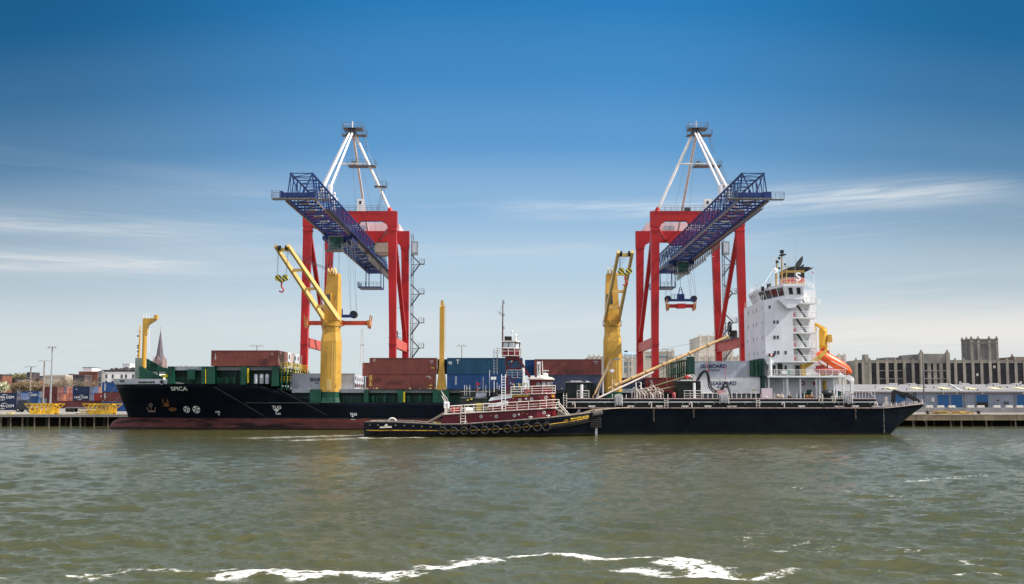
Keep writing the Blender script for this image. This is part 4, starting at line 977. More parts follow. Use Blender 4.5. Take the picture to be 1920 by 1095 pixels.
def gantry_crane(loc, label):
    t = thing('gantry_crane', label, 'crane', loc, group='red gantry cranes on the wharf')
    ZT, ZB, G = 42.7, 0.0, 24.0
    for y in (0, G):
        for s in (-1, 1):
            m = MB(); rings = []
            for z, xo, w in ((1.8, 9.30, 1.40), (17, 9.2, 1.44), (36, 8.95, 1.72), (ZT - 2.3, 8.88, 1.85)):
                x = s * xo; d = .68; rings.append([(x - w / 2, y - d, z), (x + w / 2, y - d, z), (x + w / 2, y + d, z), (x - w / 2, y + d, z)])
            m.loft(rings)
            for z in (14.6, 38.5): m.loft([[(p[0] * 1.0 + (.1 if p[0] > s * 9.1 else -.1), p[1] + (.1 if p[1] > y else -.1), zz) for p in rings[1 if z < 20 else 3]] for zz in (z, z + .18)])
            m.build('leg', cred, t)
            m = MB(); x = s * 9.3
            for k in (-2.6, 2.6):
                m.box(x - .6, x + .6, y + k - 1.6, y + k + 1.6, .5, 1.3)
                for q in (-1.0, 1.0): m.tube([(x - .35, y + k + q, .38), (x + .35, y + k + q, .38)], .38, 12)
            m.box(x - .75, x + .75, y - 3, y + 3, 1.15, 2.0); m.build('bogie', black_p, t)
        m = MB()                                                # portal beam with haunched corners
        zb = ZT - (2.05 if y == 0 else 2.6)
        m.prism([(-9.9, ZT), (9.9, ZT), (9.9, zb - 1.2), (7.85, zb - 1.2), (7.6, zb - .55), (6.6, zb), (2.2, zb), (1.8, zb - .6), (-1.8, zb - .6), (-2.2, zb), (-6.6, zb), (-7.6, zb - .55), (-7.85, zb - 1.2), (-9.9, zb - 1.2)], 'y', y - .72, y + .72)
        m.build('portal_beam', cred, t)
    for s in (-1, 1):
        m = MB(); m.beam((s * 9.2, .68, 15.2), (s * 9.2, G - .68, 15.2), .95, 1.95)
        for yy in (2.5, G - 2.5):
            for zz in (14.5, 15.9): m.tube([(s * 9.2 - .6, yy, zz), (s * 9.2 + .6, yy, zz)], .16, 8)
        m.build('side_tie', cred2, t)
        m = MB(); m.beam((s * 9.3, -2.2, 2.5), (s * 9.3, G + 2.2, 2.5), 1.0, 1.3); m.build('sill_beam', cred2, t)
        m = MB(); m.beam((s * 9.0, .6, 40.2), (s * 9.2, G - .68, 16.6), .85, .85); m.build('side_brace', cred, t)
        m = MB(); m.beam((s * 8.6, .7, 39.8), (s * 3.0, G - .9, 40.6), .5, .5); m.build('top_brace', cred, t)
    # apex frame: A-legs, backstay, forestays
    AP = Vector((0, .3, 59.9))
    for s in (-1, 1):
        m = MB(); m.tube([(s * 8.5, 0, ZT - .2), (s * 8.2, 0, ZT + .7), (s * 8.18, 0, ZT + .71)], [.62, .44, .44], 12); m.build('stay_foot', cred, t)
        m = MB(); m.tube([(s * 8.25, 0, ZT + .4), (s * .6, .2, 59.6)], .32, 12); m.build('apex_leg', cwhite, t)
        m = MB(); m.tube([(s * .3, -.4, 59.6), (s * .62, -25.4, 42.3)], .21, 10); m.box(s * .62 - .25, s * .62 + .25, -26.6, -24.9, 39.6, 42.5); m.box(s * .87 + (-.002 if s < 0 else 0), s * 1.9, -26.2, -25.2, 39.75, 40.15) if s > 0 else m.box(-1.9, -.875, -26.2, -25.2, 39.75, 40.15); m.build('forestay', cwhite, t)
        m = MB(); m.tube([(s * .4, 0, 60), (s * .75, -25, 41.5)], .03, 4); m.tube([(s * .4, .8, 60), (s * 2.2, G - 1, ZT)], .03, 4); m.build('stay_rope', steel, t)
    m = MB(); m.tube([(.2, .6, 59.6), (.1, G, ZT - .1)], .29, 12); m.build('backstay', mat('warm_white', (.70, .62, .56), .45, var=.06, streak=.2), t)
    m = MB(); m.box(-.7, .7, -.5, 1.0, 59.2, 60.4); m.box(-1.1, 1.1, -.2, .4, 59.4, 59.7); m.build('apex_head', mat('dark_steel', (.06, .06, .065), .5, .4), t)
    m = MB(); m.box(-1.7, 2.4, -1.3, 1.9, 60.4, 60.46); m.rail([(-1.7, -1.3, 60.46), (2.4, -1.3, 60.46), (2.4, 1.9, 60.46), (-1.7, 1.9, 60.46), (-1.7, -1.3, 60.46)], 1.15, .03, .9)
    m.box(-2.0, 3.3, -1.0, 1.0, 59.0, 59.1); m.rail([(-2, -1, 59.1), (3.3, -1, 59.1), (3.3, 1, 59.1)], 1.05, .03, .8); m.build('apex_platform', csteel, t)
    m = MB(); m.tube([(.15, .2, 60.4), (.15, .2, 62.2)], .12, 6); m.beam((-1.9, .2, 61.6), (.7, .2, 61.6), .06); m.build('anemometer_mast', cwhite, t)
    m = MB(); m.beam((-3.4, .1, 53.0), (3.6, .1, 53.0), .3, .3); m.build('apex_strut', cwhite, t)
    m = MB(); m.box(-.6, 5.2, -.9, 1.6, 52.4, 52.5); m.rail([(-.6, -.9, 52.5), (5.2, -.9, 52.5), (5.2, 1.6, 52.5)], 1.1, .03, .8); m.box(.1, .9, .2, 1.2, 52.5, 53.6)
    m.build('apex_gallery', csteel, t)
    m = MB(); m.box(5.0, 7.6, -.8, 1.0, 48.0, 48.1); m.rail([(5.4, -.8, 48.1), (7.6, -.8, 48.1), (7.6, 1.0, 48.1)], 1.0, .03, .8); m.build('leg_platform', csteel, t)
    m = MB(); m.ladder((3.6, -.6, 55.2), (2.8, -.6, 59.1), .5, r=.04, step=.5); m.ladder((6.1, -.6, 49.2), (5.0, -.6, 52.5), .5, r=.04, step=.5); m.ladder((5.7, -.5, ZT), (7.2, -.5, 48), .5, r=.04, step=.5)
    for a, b in (((3.35, -.6, 55.2), (2.5, -.6, 59)),): m.tube([a, b], .03, 4)
    m.tube([(3.6, -.6, 55.2), (5.0, -.6, 52.6)], .04, 4); m.tube([(6.1, -.6, 49.2), (7.2, -.6, 48.1)], .04, 4)
    m.build('apex_ladder', csteel, t)
    # boom
    y0, y1, zb, zt, wb, wt = -47.0, 44.0, 35.5, 39.7, 2.25, 1.75
    m = MB()
    for s in (-1, 1):
        m.beam((s * wt, y0, zt), (s * wt, y1, zt), .26); m.beam((s * wb, y0, zb), (s * wb, y1, zb), .34, .46)
    n = 36; st = (y1 - y0) / n
    for i in range(n + 1):
        y = y0 + st * i
        for s in (-1, 1):
            m.beam((s * wb, y, zb), (s * wt, y, zt), .15)
            if i < n:
                a, b = ((s * wb, y, zb), (s * wt, y + st, zt)) if i % 2 else ((s * wt, y, zt), (s * wb, y + st, zb))
                m.beam(a, b, .09)
        m.beam((-wt, y, zt), (wt, y, zt), .12)
        if i < n: m.beam((-wt if i % 2 else wt, y, zt), (wt if i % 2 else -wt, y + st, zt), .08)
        m.beam((-wb, y, zb - .05), (wb, y, zb - .05), .26, .30)
        if i < n: m.beam((-wb if i % 2 else wb, y, zb - .1), (wb if i % 2 else -wb, y + st, zb - .1), .10)
    m.beam((-wt, y0, zt), (0, y0, zb), .16); m.beam((wt, y0, zt), (0, y0, zb), .16)
    m.build('boom', cblue, t)
    m = MB(); m.beam((2.45, y0, zb - .36), (2.45, y1, zb - .36), .22, .16); m.sep(); m.beam((-2.45, y0, zb - .36), (-2.45, y1, zb - .36), .22, .16); m.build('trolley_rail', tan_m, t)
    m = MB()
    for i in range(15): y = y0 + 3 + i * 5.6; m.box(-.9, .6, y, y + 1.1, zb - .1, zb + .35); m.sep()
    m.build('boom_roller', mat('pale_machinery', (.5, .46, .42), .6, var=.2), t)
    m = MB(); m.box(-4.4, 2.6, y0 - 1.6, y0 - .25, zb - .30, zb - .15); m.rail([(-4.4, y0 - 1.6, zb - .15), (-4.4, y0 - .3, zb - .15), (-2.6, y0 - .3, zb - .15)], 1.15, .03, .8); m.rail([(-4.4, y0 - 1.6, zb - .15), (-3.0, y0 - 1.6, zb - .15)], 1.15, .03, .8)
    m.box(2.6, 4.7, y0 - 1.0, y0 - .1, zb - .3, zb - .2); m.rail([(2.6, y0 - 1, zb - .2), (4.7, y0 - 1, zb - .2), (4.7, y0 - .1, zb - .2)], 1.1, .03, .7)
    m.build('boom_end_platform', csteel, t)
    m = MB(); m.box(-3.2, 2.35, y0 - .95, y0 - .3, zb + .15, zb + .85); m.box(-3.2, -2.8, y0 - 1.1, y0 - .2, zb - .1, zb + 1.1); m.box(1.4, 2.6, y0 - 1.1, y0 - .2, zb - .15, zb + .95); m.build('boom_end_beam', cblue, t)
    m = MB(); m.box(2.55, 3.4, -40, y1, zb - .25, zb - .17); m.rail([(3.4, -40, zb - .17), (3.4, y1, zb - .17)], 1.05, .03, 2.2); m.build('boom_walkway', cblue, t)
    m = MB()                                                    # hangers to the portal beams
    for y in (0, G):
        for s in (-1, 1): m.beam((s * 1.75, y, zt - .1), (s * 1.75, y, ZT - 2.3), .4); m.sep()
    m.build('boom_hanger', cblue, t)
    m = MB(); m.beam((-2.2, -13, zt), (-3.4, -.5, ZT + .9), .2); m.beam((-2.2, 2, zt), (-3.4, .2, ZT + .9), .2); m.tube([(-3.4, 0, ZT), (-3.4, 0, ZT + 3.6)], .25, 8); m.ball((-3.4, 0, ZT + 3.8), .35, 8, 6); m.build('latch_post', cwhite, t)
    m = MB()                                                    # festoon of power cables under the rear half
    for i in range(26):
        y = -8 + i * 1.95; sag = 1.9 if i > 6 else 1.3; x = 2.9
        m.tube([(x, y, zb - .4), (x, y + .35, zb - .4 - sag * .8), (x + .1, y + .95, zb - .4 - sag), (x, y + 1.55, zb - .4 - sag * .8), (x, y + 1.9, zb - .4)], .09, 5, False)
    m.beam((2.9, -9, zb - .35), (2.9, 43, zb - .35), .16); m.build('festoon_cable', mat('festoon_grey', (.10, .095, .09), .6, var=.3), t)
    m = MB(); m.box(-4.2, 1.6, 36.5, 42.5, 30.9, 31.15); m.rail([(-4.2, 36.5, 31.15), (-4.2, 42.5, 31.15)], 1.2, .05, 1); m.rail([(-4.2, 36.5, 31.15), (1.6, 36.5, 31.15)], 1.1, .04, 1)
    for x, y in ((-2.2, 37), (-2.2, 42), (1.5, 37), (1.5, 42)): m.beam((x, y, 31.1), (x, y, zb), .2)
    m.build('service_platform', cblue, t)
    # trolley and cab (origin of the trolley at its own place on the boom)
    tr = MB(); tr.box(-2.9, 2.9, -3.2, 3.2, zb - 1.2, zb - .5)
    for s in (-1, 1):
        for yy in (-2.8, 2.8): tr.tube([(s * 2.45 - .15, yy, zb - .3), (s * 2.45 + .15, yy, zb - .3)], .28, 10)
    tr.box(-1.8, 1.8, -2.6, 2.6, zb - 1.75, zb - 1.2); tr.rail([(-2.9, -3.2, zb - .5), (2.9, -3.2, zb - .5)], 1.0, .03, 1); tro = tr.build('trolley', cblue, t)
    m = MB(); m.box(-1.25, 1.25, -5.2, -3.3, zb - 1.05, zb - .8); m.box(-1.25, 1.25, -5.25, -3.2, zb - 3.6, zb - 3.4); m.box(-1.9, 1.5, -5.9, -3.1, zb - 3.7, zb - 3.6)
    for x in (-1.2, 1.2):
        for y in (-5.2, -3.35): m.beam((x, y, zb - 3.5), (x, y, zb - .9), .12)
    m.box(-.4, .5, -4.6, -3.9, zb - 3.4, zb - 2.3); m.rail([(-1.9, -5.9, zb - 3.6), (1.5, -5.9, zb - 3.6)], 1.0, .03, .8, (1.0,)); cb = m.build('operator_cab', csteel, tro)
    m = MB(); m.box(-1.17, 1.17, -5.16, -3.4, zb - 3.35, zb - 1.1); m.build('cab_window', gcab, tro)
    # machinery house and back works
    m = MB(); m.prism([(-7.6, ZT + .05), (7.4, ZT + .05), (7.4, ZT + 2.0), (6.8, ZT + 2.3), (-7.0, ZT + 2.3), (-7.6, ZT + .9)], 'y', G + 1.0, G + 11); mh = m.build('machinery_house', house_m, t)
    m = MB(); m.box(-3, -.5, G + .93, G + .99, ZT + .5, ZT + 1.6); m.build('louvre', grey_p, mh)
    m = MB(); m.box(2.0, 5.6, G - 1.6, G + 1.4, ZT - 5.2, ZT - 3.0); m.prism([(2.2, ZT - 5.2), (5.4, ZT - 5.2), (4.9, ZT - 5.8), (2.8, ZT - 5.8)], 'y', G - 1.4, G + 1.2); m.build('winch_box', mat('tan_box', (.42, .33, .24), .6, var=.15), t)
    m = MB(); m.rail([(-8, -.85, ZT), (7.2, -.85, ZT)], 1.1, .03, 1.3); m.rail([(-8, .85, ZT), (7.2, .85, ZT)], 1.1, .03, 1.3); m.build('beam_railing', csteel, t)
    m = MB(); m.box(1.5, 2.95, -.6, .6, ZT, ZT + 2.6); ec = m.build('electrical_cabinet', cwhite, t)
    m = MB(); m.box(1.9, 2.4, -.64, -.61, ZT + 1.5, ZT + 2.2); m.build('cabinet_window', dglass, ec)
    m = MB(); m.box(-2.6, -1.6, -.7, .5, ZT + .02, ZT + .7); m.tube([(-2.6, 0, ZT + .5), (-1.4, 0, ZT + .5)], .45, 10); m.build('beam_winch', mat('dark_steel', (.06, .06, .065)), t)
    # lift, stairs on the far right leg
    m = MB()
    for x, y in ((10.4, G - .5), (10.9, G - .5), (10.4, G + .2), (10.9, G + .2)): m.tube([(x, y, 2), (x, y, 42)], .05, 4)
    for k in range(28): z = 2 + k * 1.45; m.tube([(10.4, G - .5, z), (10.9, G - .5, z)], .035, 4); m.tube([(10.4, G - .5, z), (10.9, G - .5, z + 1.45)], .03, 4)
    m.build('lift_mast', csteel, t)
    m = MB(); m.box(10.45, 12.0, G - .9, G + .5, 37.1, 40.2); lc = m.build('lift_cabin', mat('cabin_grey', (.25, .29, .31), .4, .2), t)
    m = MB(); m.box(10.7, 11.7, G - .93, G - .905, 37.6, 39.8); m.build('cabin_door', ltgrey, lc)
    for z in (34.9, 27.9, 21.1, 15.2):
        m = MB(); m.box(12.3, 13.5, G - 1.3, G + .3, z - .1, z); m.rail([(12.4, G - 1.3, z), (13.5, G - 1.3, z), (13.5, G + .3, z)], 1.1, .03, .6)
        m.beam((10.3, G - .4, z - 3.0), (12.4, G - .4, z - .1), .16, .3); m.beam((10.3, G - .4, z - .2), (12.5, G - .4, z - .1), .12); m.tube([(10.3, G - .8, z - 2.0), (12.4, G - .8, z + .9)], .03, 4)
        m.beam((12.5, G - 1.1, z), (10.4, G - 1.1, z + 2.2), .12, .28); m.tube([(12.5, G - 1.2, z + 1), (10.4, G - 1.2, z + 3.2)], .03, 4); m.build('stair_flight', csteel, t)
        m = MB()
        for k in range(6): a = 10.45 + k * .28; m.tube([(a, G - .95, z - 2.9 + k * .38), (a, G - .95, z - 1.0 + k * .16)], .025, 4)
        m.build('stair_guard', csteel, t)
    m = MB(); m.torus((8.0, 7.0, 18.4), 1.55, .16, 'x', 24, 6); m.tube([(7.8, 7, 18.4), (8.2, 7, 18.4)], .7, 14); 
    for k in range(8): a = k * math.pi / 4; m.beam((8, 7, 18.4), (8, 7 + 1.5 * math.cos(a), 18.4 + 1.5 * math.sin(a)), .08)
    m.box(8.3, 9.3, 5.6, 8.2, 16.4, 18.0); m.build('cable_reel', black_p, t)
    m = MB(); m.rail([(8.7, 2, 16.25), (8.7, 20, 16.25)], 1.0, .03, 1.5); m.box(7.9, 8.8, 2, 20, 16.2, 16.25); m.build('tie_walkway', csteel, t)
    m = MB()
    for z in (6, 12, 18.5, 24.5, 30.5, 36.5): m.tube([(8.3, G - 1.0, z), (7.7, G - 1.4, z + .1)], .05, 4); m.ball((7.7, G - 1.4, z), .14, 6, 4); m.sep()
    m.build('leg_lamp', steel, t)
    return t
CX1, CX2, CY0 = X(657, 200, 400), X(1307, 200, 400), 200.0
crane1 = gantry_crane((CX1, CY0, LZ), 'red gantry crane with blue lattice boom behind the yellow deck crane with slanting jib')
crane2 = dup(crane1, (CX2, CY0, LZ), 'red gantry crane with a blue lattice boom on the right, beside the white bridge house')
for c in children(crane2):
    if c.name.startswith('latch_post'): bpy.data.objects.remove(c)
for c in children(crane1):
    if c.name.startswith('trolley') and 'rail' not in c.name: c.location.y = -11.5
for c in children(crane2):
    if c.name.startswith('trolley') and 'rail' not in c.name: c.location.y = 22.5

# spreaders hang on ropes from the trolleys
def spreader(cx, cy, z, L, bar_m, label, top):
    t = thing('spreader', label, 'spreader', (cx, cy, z), world=True)
    m = MB(); m.box(cx - L / 2, cx + L / 2, cy - .35, cy + .35, z + .25, z + 1.05); m.box(cx - 1.0, cx + 1.0, cy - .8, cy + .8, z + .1, z + 1.15); m.build('telescopic_beam', bar_m, t)
    for s in (-1, 1):
        m = MB(); m.box(cx + s * L / 2 - .28, cx + s * L / 2 + .28, cy - 1.22, cy + 1.22, z, z + 1.1)
        for yy in (-1.1, 1.1): m.box(cx + s * L / 2 - .14, cx + s * L / 2 + .14, cy + yy - .12, cy + yy + .12, z - .45, z); m.beam((cx + s * (L / 2 + .2), cy + yy, z + 1.0), (cx + s * (L / 2 + .35), cy + yy, z + 2.1), .2)
        m.build('end_beam', mat('worn_ochre', (.42, .17, .06), .6, var=.3, rust=.3), t)
    hb_ = 3.0
    m = MB(); m.box(cx - hb_, cx + hb_, cy - .6, cy + .6, z + 1.75, z + 2.25); m.rail([(cx - 2.2, cy - .6, z + 2.25), (cx - .8, cy - .6, z + 2.25)], 1.1, .04, .7); hbk = m.build('headblock', cblue, t)
    for s in (-1, 1):
        m = MB(); m.tube([(cx + s * 3.0, cy - .5, z + 2.3), (cx + s * 3.0, cy + .5, z + 2.3)], .75, 16); m.build('sheave', mat('sheave_black', (.015, .017, .03), .4), hbk)
    m = MB()
    for s in (-1, 1):
        for dx in (-.55, .55):
            for dy in (-.3, .3): m.tube([(cx + s * 3.0 + dx, cy + dy, z + 2.4), (cx + s * 2.2 + dx * .8, cy + dy * 6, top)], .035, 4)
    m.build('hoist_rope', steel, t)
    m = MB()
    for a in (-.7, .7):
        for b in (-.5, .5): m.beam((cx + a, cy + b, z + 2.25), (cx + a * .3, cy + b * .3, z + 4.7), .1)
    m.box(cx - .8, cx + .8, cy - .5, cy + .5, z + 2.25, z + 3.4); m.torus((cx, cy, z + 4.7), .28, .07, 'y', 12, 5); m.build('cable_basket', cblue, t)
    m = MB(); m.tube([(cx, cy, z + 4.9), (cx, cy, top)], .04, 4); m.build('power_cable', wire, t)
    return t
s1 = W(628, 612, 186)
spreader(CX1 + .3, 186, s1.z, 12.1, mat('spreader_orange', (.42, .055, .018), .5, var=.15, rust=.15), 'long orange container spreader hanging behind the pedestal of the yellow deck crane', 36.2)
s2 = W(1284, 578, 216)
spreader(CX2, 221, Z(579, 221), 6.1, redp, 'short red container spreader with a blue headblock hanging between the legs of a gantry crane', 36.2)
m_ = MB(); q1 = W(679, 617, 186)
for dx in (-.35, .45): m_.tube([(q1.x + dx * .3, 186, q1.z), (q1.x + dx, 186, Z(690, 186))], .025, 4)
m_.beam((q1.x - .3, 186, Z(647, 186)), (q1.x + .4, 186, Z(647, 186)), .12); m_.build('lifting_sling', mat('worn_ochre', (.4, .2, .1)), None, 'thin wire sling with a short bar hanging from the end of the orange spreader', 'sling', loc=(q1.x, 186, Z(690, 186)), world=True)

# ---------------------------------------------------------------- shipping containers
CCOL = {'brown': (.175, .048, .037), 'dark brown': (.095, .024, .024), 'red': (.16, .018, .013), 'blue': (.010, .055, .17), 'navy': (.008, .020, .060), 'slate': (.05, .065, .11),
        'white': (.72, .71, .69), 'pale grey': (.36, .39, .43), 'orange': (.34, .08, .02), 'teal': (.009, .062, .12), 'salmon': (.26, .075, .05), 'pink': (.60, .48, .45)}
for k, c in CCOL.items(): mat(k.replace(' ', '_') + '_container_paint', c, .48, var=.16, scale=.35, streak=.28, rust=.16 if k not in ('white', 'pale grey') else .05, rscale=.8)
doorhw = mat('door_hardware', (.42, .36, .30), .5, .2, var=.3, scale=3)
CM = {}
def cmesh(L, H, c, smooth):
    key = (L, H, c, smooth)
    if key in CM: return CM[key]
    m = MB(); w = 1.22; fr = .12
    for x in (-L / 2, L / 2 - fr):
        for y in (-w, w - fr): m.box(x, x + fr, y, y + fr, 0, H)
        m.box(x, x + fr, -w + fr, w - fr, 0, .12); m.box(x, x + fr, -w + fr, w - fr, H - .12, H)
    for y in (-w, w - fr): m.box(-L / 2 + fr, L / 2 - fr, y, y + fr, 0, .16); m.box(-L / 2 + fr, L / 2 - fr, y, y + fr, H - .09, H)
    m.add([(-L / 2, -w + .02, H - .03), (L / 2, -w + .02, H - .03), (L / 2, w - .02, H - .03), (-L / 2, w - .02, H - .03)], [(0, 1, 2, 3)])
    m.add([(-L / 2, -w + .02, .1), (L / 2, -w + .02, .1), (L / 2, w - .02, .1), (-L / 2, w - .02, .1)], [(0, 1, 2, 3)])
    def wall(p0, p1, out):
        p0, p1, out = Vector(p0), Vector(p1), Vector(out); d = (p1 - p0); n = max(4, int(d.length / .278)); pr = []
        if smooth: pr = [p0, p1]
        else:
            for i in range(n):
                for f, o in ((0, 0), (.32, 0), (.5, -.042), (.82, -.042)): pr.append(p0 + d * ((i + f) / n) + out * o)
            pr.append(p1)
        k = len(pr); vs = [(p.x, p.y, .14) for p in pr] + [(p.x, p.y, H - .08) for p in pr]
        m.add(vs, [(i, i + 1, k + i + 1, k + i) for i in range(k - 1)])
    i_ = .035
    wall((-L / 2 + fr, -w + i_, 0), (L / 2 - fr, -w + i_, 0), (0, -1, 0)); wall((L / 2 - fr, w - i_, 0), (-L / 2 + fr, w - i_, 0), (0, 1, 0)); wall((-L / 2 + i_, w - fr, 0), (-L / 2 + i_, -w + fr, 0), (-1, 0, 0))
    if smooth: m.box(-L / 2 + .1, L / 2 - .1, -w + .02, -w + .03, H * .5, H * .5 + .03)
    pm = MATS[c.replace(' ', '_') + '_container_paint']
    a = m.build('body', pm); me = a.data; bpy.data.objects.remove(a)
    ds = []
    for s in (-1, 1):
        m = MB(); y0, y1 = (-1.09, -.01) if s < 0 else (.01, 1.09); m.box(L / 2 - .08, L / 2 - .02, y0, y1, .13, H - .13)
        d0 = m.build('door', pm); dm = d0.data; bpy.data.objects.remove(d0)
        m = MB()
        for yy in (y0 + .25, y1 - .3): m.tube([(L / 2 + .015, yy, .1), (L / 2 + .015, yy, H - .1)], .024, 5); m.box(L / 2 - .02, L / 2 + .02, yy - .05, yy + .28, .95, 1.05)
        for z in (.45, 1.3, H - .5): m.box(L / 2 - .02, L / 2 + .015, y0 + .02 if s < 0 else y1 - .14, y0 + .14 if s < 0 else y1 - .02, z, z + .1)
        d1 = m.build('lock_rods', doorhw); rm = d1.data; bpy.data.objects.remove(d1); ds.append((dm, rm))
    CM[key] = (me, ds); return CM[key]
def container(c, L, H, loc, label, group, rotz=0.0, texts=(), smooth=False, reefer=False):
    me, ds = cmesh(L, H, c, smooth)
    t = thing('shipping_container', label, 'container', loc, rotz, group)
    def ob(n, d, p): o = bpy.data.objects.new(n, d); col.objects.link(o); o.parent = p; return o
    ob('body', me, t)
    if reefer:
        m = MB(); m.box(L / 2 - .10, L / 2 - .02, -1.08, 1.08, .14, H - .12); m.build('machinery_panel', ltgrey, t)
        m = MB(); m.tube([(L / 2 - .02, 0, H * .7), (L / 2 + .02, 0, H * .7)], .42, 16); m.box(L / 2 - .02, L / 2 + .03, -.95, -.2, .3, 1.1); m.sep(); m.box(L / 2 - .02, L / 2 + .02, .2, .9, .4, .9); m.build('cooling_fan', black_p, t)
        m = MB(); m.box(L / 2 - .02, L / 2 + .04, -.1, .12, .5, .9); m.build('control_box', redp, t)
    else:
        for dm, rm in ds: d = ob('door', dm, t); ob('lock_rods', rm, d)
    for s, size, mm, px, pz, kw in texts: text('lettering', s, size, mm, t, (px, -1.262, pz), **kw)
    return t
wt_, yl_, dk_ = mat('stencil_white', (.62, .62, .60), .6, var=.15, scale=3), mat('stencil_yellow', (.7, .55, .08), .6), mat('stencil_navy', (.02, .03, .10), .6)
D1, ROW = 174.3 + 1.24, 2.52
def on_ship(c, xl, xr, zb, H, row, label, group='containers stacked on the ship', **kw):
    y0 = kw.pop('y0', D1); patches = kw.pop('patches', ())
    L = {0: 6.06, 1: 12.19, 2: 13.72}[kw.pop('size', 1)]
    xc = X(xr, 174.3) - L / 2 if xl is None else X(xl, y0 - 1.24) + L / 2
    t = container(c, L, H, (xc, y0 + ROW * row, zb), label, group, **kw)
    for a, b, w, h in patches: m = MB(); m.box(a - w / 2, a + w / 2, -1.236, -1.2, b - h / 2, b + h / 2); m.build('repair_patch', mat('patch_maroon', (.10, .030, .028), .6, var=.2, scale=1), t)
    return t
ZA, ZL, ZM, ZTb = Z(686, 174.3), Z(729, 174.3), Z(700.3, 174.3), Z(738, 174.3)
def small(s, px, pz, mm=wt_, sz=.28): return (s, sz, mm, px, pz, {})
on_ship('brown', 395, 0, ZA, 2.82, 0, 'brown container lying full length on the raised foredeck hatch, sky behind it', patches=[(3.4, .75, 1.3, .95)], texts=[('TGCU', .36, wt_, -5.3, 1.7, {'vertical': True}), small('22 G1', 5.0, 2.3, wt_, .18), small('TGCU', 5.0, 2.0, wt_, .18)])
names = ['second', 'third', 'fourth', 'fifth', 'sixth', 'seventh', 'last']
for i, c in enumerate(('brown', 'brown', 'white', 'pink', 'white', 'white', 'brown')):
    on_ship(c, 395, 0, ZA, 2.82, i + 1, f'{c} container, {names[i]} from the water in the foredeck row showing its end', reefer=c == 'white')
on_ship('pale grey', 542, 0, ZL, 2.9, 0, 'pale grey container behind the first yellow crane pedestal, blue lettering on its side', smooth=True, reefer=True, y0=179.6,
        texts=[('SEABOARD', .85, dk_, -.15, 1.75, {}), ('M A R I N E', .42, dk_, -.15, 1.12, {}), small('. .', 4.8, 1.6, dk_)])
for i, c in enumerate(('pink', 'white', 'pink', 'pale grey')):
    on_ship(c, 542, 0, ZL, 2.6, i + 1, f'{c} container, {names[i]} from the water behind the pale grey one by the crane pedestal', reefer=True, y0=179.6)
on_ship('brown', 690, 0, ZL, 2.79, 0, 'brown container with yellow letters down one end, under another brown one', patches=[(-4.2, 1.75, 1.2, .5), (-1.0, 1.3, 2.6, .4), (3.0, .5, 2.0, .7)], texts=[('GOLD', .62, yl_, -5.6, 1.45, {'vertical': True}), small('GLDU', 4.9, 2.2), small('45G1', 5.2, 1.9, wt_, .2), small('==', 5.3, .6, yl_, .5)])
on_ship('brown', 692.5, 0, ZM, 2.84, 0, 'brown container on top of the one with yellow letters', texts=[('Z', .55, wt_, -5.3, 2.4, {'shear': .3}), small('ZCSU', 5.2, 2.3, wt_, .2), small('==', 5.4, 1.0, yl_, .5), small('45G1', 5.2, 2.0, wt_, .2)])
on_ship('brown', 655, 0, ZL + 2.7, 2.6, 6, 'short brown container seen far across the ship left of the brown stack', size=0)
on_ship('dark brown', 662, 0, ZL, 2.6, 6, 'dark short container under the small brown one far across the ship', size=0)
on_ship('navy', 814, 0, ZM, 2.7, 1, 'dark blue container showing only a sliver behind the yellow jib post')
on_ship('blue', 838, 0, ZL, 2.79, 0, 'bright blue container under a darker teal blue one, behind the tug lattice tower', size=2, texts=[('TRITON', .42, wt_, -5.2, 1.45, {'rot': R(90)}), small('45', 4.9, .9, wt_, .7)])
on_ship('teal', 838, 0, ZM, 2.84, 0, 'teal blue container topmost behind the tug lattice tower', size=2, texts=[small('45', -6.3, 1.9, wt_, .75), ('T', 1.05, wt_, -4.9, 2.1, {}), small('45', 4.9, 2.2, wt_, .5)])
on_ship('slate', 1003, 0, Z(732, 174.3), 2.83, 0, 'slate blue container under the brown one beside the second yellow crane', texts=[('XINES', .42, wt_, 3.3, 1.3, {'rot': R(90)})])
on_ship('brown', 1002, 0, Z(703, 174.3), 2.86, 0, 'brown container beside the second yellow crane, above a slate blue one', patches=[(1.2, .6, 3.0, .7)], texts=[small('TGHU', 5.0, 2.4, wt_, .3), small('22G1', 5.1, 2.0, wt_, .2)])
on_ship('blue', 985, 0, Z(703, 174.3), 2.86, 1, 'deep blue container peeping out left of the brown one beside the second yellow crane')
on_ship('navy', 1164, 0, ZTb + .2, 2.7, 1, 'dark blue container right of the second yellow crane, behind the slanting boom')
on_ship('red', 1212, 0, ZTb, 2.9, 0, 'rusty red short container behind the slanting boom and pipework', size=0, texts=[small('Z', -2.2, 2.2, wt_, .5), small('ZCSU', 2.1, 2.3, wt_, .2)])
on_ship('white', 1299, 0, ZTb, 2.95, 0, 'white lettered container beside the bridge house, lower of two', smooth=True, reefer=True,
        texts=[('SEABOARD', .95, dk_, -.6, 1.85, {}), ('M A R I N E', .45, dk_, -.6, 1.15, {}), small('==', 4.9, .7, yl_, .6)])
on_ship('pale grey', 1299, 0, ZTb + 2.99, 2.9, 0, 'pale grey lettered container beside the bridge house, upper of two', smooth=True, reefer=True,
        texts=[('SEABOARD', .95, dk_, -2.3, 1.95, {}), ('M A R I N E', .45, dk_, -2.3, 1.25, {}), small('==', 3.9, .7, yl_, .5)])

